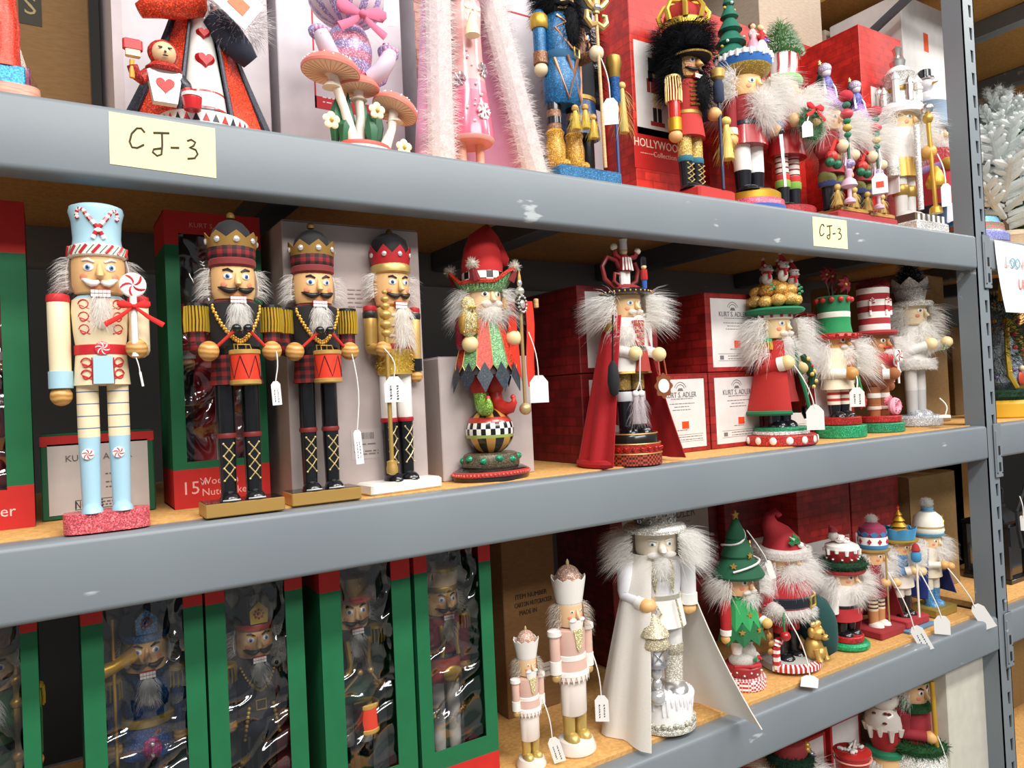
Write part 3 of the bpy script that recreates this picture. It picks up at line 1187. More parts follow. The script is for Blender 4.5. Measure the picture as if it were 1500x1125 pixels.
# ---------------------------------------------------------------- boxes
def box_dims(bl, br, top, y):
    a, c, t = on_y(bl[0], bl[1], y), on_y(br[0], br[1], y), on_y(top[0], top[1], y)
    return a.x, c.x, t.z


class Carton:
    def __init__(s, label, x0, x1, y, z0, z1, depth, mat, group=None, name='carton', rz=0.0, cat='box', seam=True):
        s.w, s.d, s.h = x1 - x0, depth, z1 - z0
        s.root = empty(name, (x0, y, z0), rz, label, cat, group)
        if mat:
            s.p('body', B(mat).box((s.w / 2, s.d / 2, 0), (s.w, s.d, s.h), 0.0015))
            if seam:
                s.p('flap_edge', B(mat).box((s.w / 2, s.d * 0.5, s.h), (s.w * 0.985, s.d * 0.97, 0.0016), 0.0005))

    def p(s, name, b, parent=None):
        return obj(b, name, parent or s.root)

    def front(s, u0, v0, u1, v1, mat, name='front_panel', t=0.0006, parent=None):
        """thin printed panel on the front, in fractions of width and height."""
        return s.p(name, B(mat).box((s.w * (u0 + u1) / 2, -t / 2, s.h * v0), (s.w * (u1 - u0), t, s.h * (v1 - v0))), parent)

    def text(s, string, u, v, size, mat, parent=None, wide=1.0, align='CENTER', y=-0.0009):
        return text(string, size, parent or s.root, (s.w * u, y, s.h * v), mat, name='lettering', wide=wide, align=align)

    def lines(s, rows, mat, parent=None, y=-0.0008, t=0.0016):
        b = B(mat)
        for u0, u1, v in rows:
            x = u0
            while x < u1:
                l2 = min(u1 - x, R_.uniform(0.015, 0.06))
                b.box((s.w * (x + l2 / 2), y, s.h * v), (s.w * l2, 0.0003, t))
                x += l2 + 0.012
        return s.p('small_print', b, parent)


RED, GRN = 'card:#c22a26', 'card:#1d6a42'


def window_box(label, x0, x1, y, z0, z1, depth, fr=0.17, top=0.12, bot=0.12, band_t=0.16, band_b=0.13, film_seed=1, group='green and red window boxes', inner='card:#20482f', words=None):
    c = Carton(label, x0, x1, y, z0, z1, depth, None, group, 'window_box')
    w, d, h, t = c.w, c.d, c.h, 0.002
    zt, zb = h * (1 - band_t), h * band_b
    b = B(inner)
    b.use(GRN).box((t / 2, d / 2, zb), (t, d, zt - zb)).box((w - t / 2, d / 2, zb), (t, d, zt - zb))
    b.use(RED).box((t / 2, d / 2, 0), (t, d, zb)).box((w - t / 2, d / 2, 0), (t, d, zb))
    b.box((t / 2, d / 2, zt), (t, d, h - zt)).box((w - t / 2, d / 2, zt), (t, d, h - zt))
    b.box((w / 2, d / 2, 0), (w, d, t)).box((w / 2, d / 2, h - t), (w, d, t))
    b.use(inner).box((w / 2, d - t / 2, 0), (w, t, h))
    c.p('shell', b)
    # front frame: four strips round the opening
    f = w * fr
    ob, ot = h * bot, h * (1 - top)
    b = B(GRN)
    for xx in (f / 2, w - f / 2):
        b.box((xx, 0, max(zb, 0)), (f, t, zt - zb))
    if ob > zb:
        b.box((w / 2, 0, zb), (w - 2 * f, t, ob - zb))
    if ot < zt:
        b.box((w / 2, 0, ot), (w - 2 * f, t, zt - ot))
    fo = c.p('front_frame', b)
    b = B(RED)
    b.box((w / 2, 0, zt if ot <= zt else zt), (w, t, h - zt)) if ot <= zt else (b.box((w / 2, 0, ot), (w, t, h - ot)), b.box((f / 2, 0, zt), (f, t, ot - zt)), b.box((w - f / 2, 0, zt), (f, t, ot - zt)))
    c.p('top_band', b)
    b = B(RED)
    if ob >= zb:
        b.box((w / 2, 0, 0), (w, t, zb))
    else:
        b.box((w / 2, 0, 0), (w, t, ob)).box((f / 2, 0, ob), (f, t, zb - ob)).box((w - f / 2, 0, ob), (f, t, zb - ob))
    c.p('bottom_band', b)
    # crinkled clear film behind the opening
    g = random.Random(film_seed)
    ks = [(g.uniform(-1, 1), g.uniform(0, 1), g.uniform(15, 70), g.uniform(-60, 60), g.uniform(0, 6), g.uniform(0.4, 1)) for _ in range(7)]
    rows = []
    for j in range(61):
        z = lerp(ob - 0.003, ot + 0.003, j / 60)
        r = []
        for i in range(21):
            x = lerp(f - 0.003, w - f + 0.003, i / 20)
            e = min(1, 6 * min(i / 20, 1 - i / 20)) * min(1, 8 * min(j / 60, 1 - j / 60))
            k = sum(q[5] * abs(math.sin(q[2] * x + q[3] * z + q[4])) for q in ks) / 7
            r.append((x, 0.005 - 0.016 * e * (k - 0.4), z))
        rows.append(r)
    c.p('window_film', B('crinkle:#ffffff').sheet(rows))
    return c


def brick_box(label, x0, x1, y, z0, z1, depth, group='brick printed boxes', panel=(0.09, 0.06, 0.92, 0.93), logo=True, mat='brickprint:#a32420:#7d1714', pmat='card:#d9d4d1', sticker=True):
    c = Carton(label, x0, x1, y, z0, z1, depth, mat, group, 'printed_box', seam=False)
    P = c.front(*panel, pmat)
    if logo:
        u0, v0, u1, v1 = panel
        U = lambda a: lerp(u0, u1, a)
        V = lambda a: lerp(v0, v1, a)
        ink = 'matte:#6d6a6c'
        c.text('KURT S. ADLER', U(.5), V(.77), c.w * 0.093, ink, P, 0.86)
        b = B(ink)
        for r in (0.075, 0.105):
            pts = [(c.w * (U(.5) + r * math.cos(a)), -0.0009, c.h * V(.835) + c.w * r * math.sin(a)) for a in [PI * (0.12 + 0.76 * i / 8) for i in range(9)]]
            b.tube(pts, 0.0006, 4)
        b.prism([(c.w * (U(.5) - .05), c.h * V(.83)), (c.w * (U(.5) + .05), c.h * V(.83)), (c.w * (U(.5) + .03), c.h * V(.87)), (c.w * (U(.5) - .03), c.h * V(.87))], -0.001, -0.0005)
        c.p('emblem', b, P)
        c.lines([(U(.3), U(.75), V(.71)), (U(.27), U(.78), V(.64)), (U(.36), U(.66), V(.595)), (U(.32), U(.7), V(.55)), (U(.4), U(.62), V(.255)), (U(.34), U(.92), V(.155)), (U(.34), U(.92), V(.115))], ink, P, t=0.0014)
        b = B(ink)
        for z in (.09, .19):
            b.box((c.w * U(.53), -0.0008, c.h * V(z)), (c.w * (U(.95) - U(.14)), 0.0003, 0.0006))
        b.box((c.w * U(.2), -0.0008, c.h * V(.11)), (c.w * .07, 0.0003, c.h * .05))
        c.p('notice_frame', b, P)
        if sticker:
            c.front(U(.5), V(.28), U(.64), V(.385), 'paint:#e2481a', 'sticker', 0.0012, P)
    return c


def kraft(label, x0, x1, y, z0, z1, depth, mat='fibre:#8a6a42', **k):
    c = Carton(label, x0, x1, y, z0, z1, depth, mat, **k)
    c.p('packing_tape', B('paint:#a98a5c').box((c.w / 2, c.d / 2, c.h + 0.0012), (0.045, c.d * 1.0, 0.0006)))
    return c


# upper shelf, back row
yb = 0.24
zt_ = 2.36
X = lambda px, py, y: on_y(px, py, y).x
Zp = lambda px, py, y: on_y(px, py, y).z
c = kraft('brown carton with a framed letter S at the left end of the upper shelf', X(-70, 60, .3), X(134, 130, .3), .3, DU, zt_, .25, 'fibre:#6d4f2b')
q = on_y(44, 10, .2995)
u, v = (q.x - c.root.location.x) / c.w, (q.z - DU) / c.h
c.front(u - .085, v - .05, u + .085, v + .05, 'matte:#2e2a22', 'black_stamp')
c.text('S', u, v, 0.036, 'matte:#8b7a57')
c = Carton('tall white carton behind the red caped card figurine', X(166, 100, .2), X(397, 150, .2), .2, DU, zt_, .22, 'card:#c4bdc2', group='white cartons on the upper shelf')
c.front(0.0, 0, 0.06, 1, 'card:#bdb2b4', 'edge_strip')
c = Carton('tall white carton behind the striped cat, with a red printed frame', X(408, 100, .22), X(592, 150, .22), .22, DU, zt_, .22, 'card:#c9c3c9', group='white cartons on the upper shelf')
ua = lambda px, py: ((X(px, py, .22) - c.root.location.x) / c.w, (Zp(px, py, .22) - DU) / c.h)
a0, a1 = ua(456, 25), ua(464, 158)
c.front(a0[0], a1[1], a0[0] + .012, a0[1] + .3, 'card:#c03038', 'red_line')
e = ua(490, 145)
c.front(a0[0], a1[1], .88, e[1], 'card:#c03038', 'red_block')
c.lines([(a0[0] + .06, a0[0] + .3, a1[1] + .035), (a0[0] + .06, a0[0] + .24, a1[1] + .02)], 'matte:#e8d8da', t=.002)
c = Carton('tall white carton behind the pink gowned figure, with a red printed corner', X(610, 100, .25), X(880, 150, .25), .25, DU, zt_, .2, 'card:#c9c2c8', group='white cartons on the upper shelf')
ua = lambda px, py: ((X(px, py, .25) - c.root.location.x) / c.w, (Zp(px, py, .25) - DU) / c.h)
a0 = ua(734, 12)
c.front(a0[0], .15, a0[0] + .01, a0[1], 'card:#b03038', 'red_line')
c.front(a0[0], a0[1] - .006, .96, a0[1], 'card:#b03038', 'red_line')
c.front(0.0, 0, .045, 1, 'brickprint:#b0796f:#8e5148', 'side_strip')
y = .16
hb = brick_box('tall red box with collection lettering behind the busby nutcracker', X(932, 240, y), X(1000, 255, y), y, DU, 2.33, .2, 'red collection boxes', (.06, .33, .95, .72), False, 'brickprint:#d8301f:#b81f16')
u = lambda px, py: ((X(px, py, y) - hb.root.location.x) / hb.w, (Zp(px, py, y) - DU) / hb.h)
hb.front(*u(930, 245), *u(992, 197), 'card:#b9231f', 'title_band')
hb.text('HOLLYWOOD', .5, u(960, 213)[1], hb.w * .19, 'matte:#ead9c8', wide=.86)
hb.text('Collection', .62, u(965, 228)[1], hb.w * .12, 'matte:#e8b0a0')
hb.lines([(.1, .4, u(950, 226)[1])], 'matte:#e8b0a0')
# printed picture on the panel: a small busby soldier, flat print
b = B('matte:#1b1a20')
X_, Z_ = hb.w, hb.h
fx, fz = .5 * X_, u(960, 185)[1] * Z_
hh = u(960, 80)[1] * Z_ - fz
R = lambda a, c_, e, d: [(fx + a * hh, fz + c_ * hh), (fx + e * hh, fz + c_ * hh), (fx + e * hh, fz + d * hh), (fx + a * hh, fz + d * hh)]
for mt, rs in (('matte:#8e2a22', [(-.13, .0, .13, .06), (-.1, .45, .1, .66), (-.17, .45, -.11, .64), (.11, .45, .17, .64), (-.05, .93, .05, 1.0)]), ('matte:#d9b98a', [(-.06, .68, .06, .75), (-.07, .25, -.01, .45), (.01, .25, .07, .45)]), ('matte:#1b1a20', [(-.13, .72, .13, .93), (-.08, .06, -.01, .25), (.01, .06, .08, .25), (-.14, .6, -.06, .75), (.06, .6, .14, .75)])):
    b.use(mt)
    for r in rs:
        b.prism(R(*r), -0.0009, -0.0007)
hb.p('printed_picture', b)
y = .2
c = brick_box('plain red box behind the fir tree hat nutcracker', X(1040, 250, y), X(1132, 270, y), y, DU, Zp(1060, 26, y), .2, 'red collection boxes', (.1, .3, .9, .6), False, 'brickprint:#cf2b1e:#ab1d15', 'card:#cf2b1e')
y = .13
c = brick_box('red collection box behind the lavender hat nutcrackers', X(1272, 300, y), X(1334, 318, y), y, DU, Zp(1256, 34, y), .24, 'red collection boxes', (.2, .42, .98, .72), False, 'brickprint:#cf2c20:#b02018')
c.text('HOLLYWOOD', .58, .33, c.w * .17, 'matte:#e8c4b4')
y = .3
c = brick_box('second plain red box behind the peppermint hat nutcracker', X(1150, 270, y), X(1262, 290, y), y, DU, Zp(1150, 55, y), .15, 'red collection boxes', (.1, .3, .9, .6), False, 'brickprint:#c4271c:#a11b14', 'card:#c4271c')
y = .2
c = Carton('white carton topmost beside the slotted post, orange sticker on it', 2.052, 2.325, .20, DU + .432, 2.575, .22, 'card:#dbd8d5', group='white cartons beside the post')
c.front(.40, .52, .49, .70, 'paint:#e05a34', 'sticker')
c = Carton('white carton on the upper shelf beneath the stickered white carton', 2.052, 2.325, .20, DU, DU + .43, .22, 'card:#d8dae0', group='white cartons beside the post')
c.front(.2, .05, .95, .42, 'card:#e6e5ea', 'pale_panel')
Carton('pale grey carton behind the stickered white carton', 2.06, 2.33, .44, DU, 2.58, .16, 'fibre:#bfae9a', group='white cartons beside the post')
kraft('large beige carton at the back above the red boxes', X(1113, 30, .38), 1.955, .38, DU, 2.70, .2, 'fibre:#bfae9a')

# middle shelf, boxes
y = .125
window_box('green and red window box at the left end, cut by the frame', X(52, 771, y) - .155, X(52, 771, y), y, DM, Zp(34, 296, y), .09, group='green and red window boxes', film_seed=11).text('er', .83, .055, .018, 'paint:#f0c8c0')
y = .16
c = Carton('low white panelled box with red and green edges behind the candy nutcracker', X(62, 765, y), X(229, 748, y), y, DM, Zp(62, 640, y), .14, 'card:#245a3d', name='printed_box')
c.front(0, .88, 1, 1.0, 'card:#b82a28', 'top_band')
P = c.front(.06, .06, .94, .90, 'card:#c9c1bd')
c.text('NOTICE', .4, .155, .0135, 'matte:#3c3838', P, .62)
b = B('matte:#4a4644')
for z in (.10, .21):
    b.box((c.w * .5, -.0008, c.h * z), (c.w * .44, .0003, .0007))
for xx in (.28, .72):
    b.box((c.w * xx, -.0008, c.h * .10), (.0007, .0003, c.h * .11))
c.p('notice_frame', b, P)
c.lines([(.5, .7, .165), (.5, .7, .13), (.55, .66, .5), (.55, .65, .4), (.55, .68, .34)], 'matte:#6a6462', P)
c.text('KURT S. ADLER', .5, .72, .011, 'matte:#6a6462', P)
y = .133
wb = window_box('green and red window box behind the plaid drummer nearest the candy nutcracker', X(256, 749, y), X(397, 739, y), y, DM, Zp(237, 307, y), .10, fr=.14, top=.075, bot=.155, band_t=.115, band_b=.13, film_seed=5, inner='card:#8a8684')
wb.text('15"', .2, .065, .024, 'paint:#ecb3ad')
wb.text('Wooden', .46, .085, .0135, 'paint:#ecb3ad', align='CENTER')
wb.text('Nutcracker', .53, .048, .0135, 'paint:#ecb3ad', align='CENTER')
wb.text('KURT S. ADLER', .5, .955, .009, 'paint:#d98a84')
y = .078
c = Carton('large pale grey carton behind the second drummer and the red crowned king', X(429, 726, y), X(628, 695, y), y, DM, Zp(404, 321, y), .13, 'card:#b3a5a1')
b = B('matte:#6b625f')
x, z = X(536, 645, y) - c.root.location.x, Zp(536, 645, y) - DM
for i in range(12):
    b.box((x - .012 + i * .0021, -.0006, z + .002), (R_.choice((.0007, .0012)), .0004, .009))
c.p('barcode', b)
c.front((x - .022) / c.w, (z - .026) / c.h, (x + .022) / c.w, (z + .016) / c.h, 'card:#b9aca8', 'printed_label', .0004)
c.lines([((x - .018) / c.w, (x + .015) / c.w, (z - .006) / c.h), ((x - .018) / c.w, (x + .018) / c.w, (z - .016) / c.h), ((x - .014) / c.w, (x + .018) / c.w, (z - .020) / c.h)], 'matte:#7a706d')
x, z = X(515, 425, y) - c.root.location.x, Zp(515, 425, y) - DM
c.lines([((x - .006) / c.w, (x + .016) / c.w, (z - .006 * i) / c.h) for i in range(5)], 'matte:#9a8b87')
y = .1
c = Carton('lower pale grey carton behind the harlequin nutcracker', X(650, 700, y), X(783, 680, y), y, DM, Zp(640, 524, y), .2, 'card:#b7aba8')
y = .12
zs1 = Zp(850, 548, y)
xa, xb = X(857, 672, y), X(972, 660, y)
brick_box('brick printed box at the bottom of the stack behind the red velvet cape', xa, xb, y, DM, zs1, .19, mat='brickprint:#7d1518:#5e0f12')
brick_box('brick printed box on top of the stack behind the red velvet cape', xa, xb, y, zs1 + .001, Zp(842, 417, y), .19, mat='brickprint:#7d1518:#5e0f12')
y = .13
zs1 = Zp(1041, 546, y)
xa, xb = X(1044, 660, y), X(1120, 655, y)
brick_box('white panelled brick box at the bottom, left of the cookie hat santa', xa, xb, y, DM, zs1, .2)
brick_box('white panelled brick box on top of its stack, clear of the fur figures', xa, xb, y, zs1 + .001, Zp(1031, 428, y), .2)
w_ = xb - xa
brick_box('white panelled brick box at shelf level beside the red cape', xa - w_ - .004, xa - .004, y, DM, zs1, .2)
brick_box('white panelled brick box partly behind the cookie hat santa', xb + .004, xb + .004 + w_, y, DM, zs1, .2, sticker=False)
xc = xb + .012 + 2 * w_
brick_box('white panelled brick box low behind the green top hat nutcracker', xc - w_, xc, y, DM, zs1, .2, sticker=False)
brick_box('white panelled brick box high behind the green top hat nutcracker', xc - w_, xc, y, zs1 + .001, zs1 + .13, .2, sticker=False, logo=False)
y = .17
kraft('brown carton at the post end of the middle shelf', X(1392, 612, y), min(X1 - .004, X(1432, 605, y)), y, DM, Zp(1372, 405, y), .30, 'fibre:#8e7048')
y = .42
kraft('dark brown carton at the rear of the middle shelf', X(60, 600, y), X(215, 600, y), y, DM, DM + .09, .15, 'fibre:#57422a')

# lower shelf, boxes
y = .085
wins = []
for k, (pa, pb, py, lb) in enumerate(((-85, 57, 1000, 'green window box with red corners at the lower left edge'), (121, 301, 1000, 'green window box with the blue coated nutcracker bearing a staff'), (305, 448, 1000, 'green window box with the black shako nutcracker'),
                                      (473, 607, 1000, 'green window box with the white legged drummer'), (613, 726, 1000, 'green window box beside the kraft carton'))):
    xa, xb = X(pa, py, y), X(pb, py, y)
    zt = Zp(700, 822, y) if k == 4 else Zp((pa + pb) / 2, 905 - (pa + pb) / 2 * .128, y)
    h_ = .42
    wins.append(window_box(lb, xa, xb, y, DL, DL + h_, .11, fr=(.19, .17, .19, .22, .16)[k], top=.06, bot=.17, band_t=1 - (Zp(*((70, 921), (205, 902), (300, 887), (478, 868), (710, 822))[k], y) - DL) / h_, band_b=.105, film_seed=20 + k, inner='card:#8d9a9c'))
y = .27
c = kraft('kraft carton with printed lettering behind the small rose nutcracker', X(746, 1066, y - .02), X(822, 1040, y - .02), y - .02, DL, 1.286, .2, 'fibre:#84603a')
c.text('ITEM NUMBER', .52, .575, .0125, 'matte:#33271a', wide=.9)
c.text('CARTON NUTCRACKER', .56, .535, .0125, 'matte:#33271a', wide=.62)
c.text('MADE IN', .45, .495, .0125, 'matte:#33271a', wide=.8)
c.front(.62, .155, .94, .225, 'card:#e2ddd6', 'address_label')
c.lines([(.66, .9, .2), (.66, .86, .18)], 'matte:#8a8078')
brick_box('dark red brick box behind the white caped king', X(905, 1000, .3), X(1062, 960, .3), .3, DL, 1.27, .2, 'brick boxes on the lower shelf', (.1, .52, .9, .95), True, 'brickprint:#7d1a1c:#5c1013', 'card:#b5afac', False)
c = brick_box('dark red brick box behind the green tree hat nutcracker', X(1072, 960, .28), X(1172, 930, .28), .28, DL, 1.28, .2, 'brick boxes on the lower shelf', (.1, .05, .9, .6), False, 'brickprint:#8a1e1f:#661214', 'card:#b7b0ad')
c = brick_box('red brick box behind the santa with the golden dog', X(1178, 930, .2), X(1254, 905, .2), .2, DL, 1.268, .2, 'brick boxes on the lower shelf', (.12, .05, .95, .58), False, 'brickprint:#b3302c:#8f1f1d', 'card:#c9c4c2')
c = brick_box('red brick box with a printed soldier behind the blue knit cap nutcracker', X(1256, 905, .22), X(1325, 880, .22), .22, DL, 1.275, .2, 'brick boxes on the lower shelf', (.05, .05, .95, .55), False, 'brickprint:#b3302c:#8f1f1d', 'card:#c9c4c2')
kraft('dark brown carton standing behind the white knit hat nutcracker', X(1352, 850, .3), X(1418, 845, .3), .3, DL, 1.27, .25, 'fibre:#6a5236')
kraft('kraft carton against the post on the lower shelf', X(1406, 846, .2) , X1 - .004 , .2, DL, Zp(1404, 688, .2), .4, 'fibre:#9b7c4e')

# bottom shelf
kraft('white carton against the post on the bottom shelf', X(1392, 1100, .04), X(1450, 1100, .04), .04, DB, Zp(1380, 985, .04) + .03, .4, 'card:#d0ccbf')
c = Carton('dark edged grey carton behind the round snowy nutcracker', X(1330, 1100, .2), X(1392, 1100, .2), .2, DB, Zp(1378, 990, .2) + .02, .3, 'card:#a3979a')
c.front(.96, 0, 1.0, .93, 'matte:#20242a', 'black_edge')
c = brick_box('white box with a red edge behind the frosted gingerbread santa', X(1218, 1100, .2), X(1262, 1100, .2), .2, DB, Zp(1218, 1060, .2), .2, 'boxes on the bottom shelf', (.05, .03, .93, .97), False, 'card:#b92e2e', 'card:#d6d0cf')
c = brick_box('pale box with a red edge on the bottom shelf behind the wreath hat', X(1120, 1125, .2), X(1212, 1125, .2), .2, DB, Zp(1200, 1075, .2), .2, 'boxes on the bottom shelf', (.02, .03, .95, .97), False, 'card:#a92828', 'card:#d0c9c9')
kraft('kraft carton at the back of the bottom shelf', X(900, 1125, .4), X(1100, 1125, .4), .4, DB, .78, .15, 'fibre:#6a5236')
# ---------------------------------------------------------------- middle shelf, figures from left to right
def drum(r, sy=1.0, y=0.0, x=0.0):
    return lambda a, z, k=0.0: (x + (r + k) * math.sin(a), y - (r * sy + k) * math.cos(a), z)


def cane(F, f, pts, t, parent, m1='gloss:#f4f0ec', m2='gloss:#c02a30', n=8, name='candy_cane'):
    """striped cane along pts (2-D points mapped by f)."""
    b = B()
    dense = []
    for i in range(len(pts) - 1):
        for k in range(3):
            dense.append((lerp(pts[i][0], pts[i + 1][0], k / 3), lerp(pts[i][1], pts[i + 1][1], k / 3)))
    dense.append(pts[-1])
    for i in range(len(dense) - 1):
        b.use(m2 if i % 2 else m1).tube([f(*dense[i]), f(*dense[i + 1])], t, 6)
    return F.p(name, b, parent)


def swirl_disc(F, c, r, parent, name='peppermint', m1='gloss:#f6f2ee', m2='gloss:#cf2f38', th=2.0, n=6, label=None):
    b = B(m1)
    b.lathe([(r * 0.9, -th / 2), (r, -th / 4), (r, th / 4), (r * 0.9, th / 2)], (0, 0, 0), 20)
    b.use(m2)
    for i in range(n):
        a0 = 2 * PI * i / n
        pts = []
        for k in range(5):
            t = k / 4
            pts.append((r * (0.08 + 0.86 * t) * math.cos(a0 + t * 0.9), r * (0.08 + 0.86 * t) * math.sin(a0 + t * 0.9), th / 2 + 0.1))
        b.tube(pts, [r * 0.03, r * 0.08, r * 0.1, r * 0.1, r * 0.05], 5)
    b.xf(Matrix.Translation(c) @ Matrix.Rotation(PI / 2, 4, 'X'), 0)
    return F.p(name, b, parent, label)


NUTG = None
# --- candy striped nutcracker
F = Fig('nutcracker', 'tall nutcracker in cream coat, pale blue boots and candy cane hat with lollipop', 'nutcracker', stand(160, 778, DM, 24))
F.p('base', B('glit:#e2646c').slab([(56 * math.copysign(abs(math.cos(a)) ** .6, math.cos(a)), 25 * math.copysign(abs(math.sin(a)) ** .6, math.sin(a))) for a in [2 * PI * i / 28 for i in range(28)]], 0, 28))
CRM, PBL = 'paint:#f0dfb9', 'paint:#a9cfdf'
st = [(CRM, 12)] + [('paint:#5d6fa0', 1.6), (CRM, 16)] * 5
L = legs(F, 28, 136, 213, 14.5, 39, PBL, CRM, PBL, stripes=st, shoe_h=13, toe=1.0)
for k, s in enumerate((-1, 1)):
    swirl_disc(F, (s * 19.5 + 1 - 4, -14.5, 112), 8, L[k], 'peppermint')
T = coat(F, 211, 262, 339, 37, 33, 37, CRM, CRM, 'paint:#c8242e', 15)
F.p('skirt_panel', B(PBL).prism([(-13, 212), (13, 212), (12, 252), (-12, 252)], -32.2, -27))
swirl_disc(F, (0, -29.5, 263), 10, None, 'belt_medallion', 'gloss:#d9343c', 'gloss:#f6f0ea')
F.p('collar', B(PBL).lathe([(33, 333), (34, 336), (27, 342)], (0, 0, 0), 22, 1, .8))
b = B('paint:#cf2f33')
for s in (-1, 1):
    for (zc, rr, x0) in ((327, 36, 24), (309, 36, 24), (291, 35, 24), (243, 36, 23), (226, 37, 23)):
        f = drum(rr, .8)
        b.tube([f(s * (x0 + 8 * math.cos(t) * (1 if t < 4 else .8)) / rr, zc + 7.5 * math.sin(t) + 4 * (t / 6 - .5), .3) for t in [0.3 + 5.6 * i / 12 for i in range(13)]] + [f(s * (x0 - 9) / rr, zc - 7, .3)], 1.0, 5)
    b.tube([drum(37, .8)(s * 14 / 37, z, .2) for z in (212, 230, 250)], .8, 4)
F.p('scrollwork', b, T)
arm_down(F, -1, 52, 340, 208, 14.5, CRM, PBL, 24, WOOD, 14.5, cap='paint:#cf2f33')
arm_bent(F, 1, 51, 340, 262, 14.5, CRM, (44, -32, 262), 15, cap='paint:#cf2f33')
H = head(F, 340, 399, 35, SKIN, ts=.7, tache='paint:#f4f0ea', brow='paint:#e9e3da', eye='#5a86c0')
hair_drum(F, 350, 396, 35, HAIRW, 520, 24, seed=3)
b = B(HAIRW).ball((0, -30, 316), (12, 6, 26), 12, 8)
b.fur(ring_spots((0, -31, 0), 9, PI, 2 * PI, 296, 342, -1.0), 160, 16, .8, 1, .25, 5)
F.p('beard', b)
HT = hat_ring(F, PBL, [(33, 412), (31.5, 425), (33, 450), (36.5, 464), (35, 471), (28, 474)])
cr = F.p('hat_band', B('gloss:#f2ede6').lathe([(34, 396), (38, 398), (38.5, 411), (34, 414)], (0, 0, 0), 28), HT)
b = B('gloss:#c8313a')
for i in range(14):
    a = 2 * PI * i / 14
    b.tube([(38.3 * math.cos(a), 38.3 * math.sin(a), 399), (38.5 * math.cos(a + .13), 38.5 * math.sin(a + .13), 405), (38.3 * math.cos(a + .26), 38.3 * math.sin(a + .26), 411)], 2.2, 5)
b.use('gloss:#4a8a5a')
for i in range(14):
    a = 2 * PI * (i + .55) / 14
    b.tube([(38.5 * math.cos(a), 38.5 * math.sin(a), 399), (38.6 * math.cos(a + .26), 38.6 * math.sin(a + .26), 411)], .7, 4)
F.p('band_stripes', b, HT)
for s in (-1, 1):
    f = lambda u, z: drum(33, .96)(u, z, 1.0)
    pts = [(-s * .22, 421), (0, 436), (s * .36, 452), (s * .55, 462), (s * .75, 464), (s * .85, 456), (s * .82, 450)]
    cane(F, f, pts, 3.2, HT)
LP = swirl_disc(F, (41, -40, 354), 18, None, 'lollipop', 'gloss:#f6f2ee', 'gloss:#cf2f38', 6, 5)
rod(F, 'lollipop_stick', [(41, -40, 250), (41, -40, 338)], 5.0, 'gloss:#f0ece4', 8, LP)
bow(F, (41, -46, 322), 20, 'velvet:#d8231f', 1.9, LP, 'ribbon_bow')
price_tag(F.world((38, -38, 258)), F.world((46, -42, 228)), 'thin paper tag edge-on below the lollipop hand', (3, 22), F.S, tilt=-.15)

# --- the two plaid drummers
PL = 'plaid:#8e1f24:#1d1517'


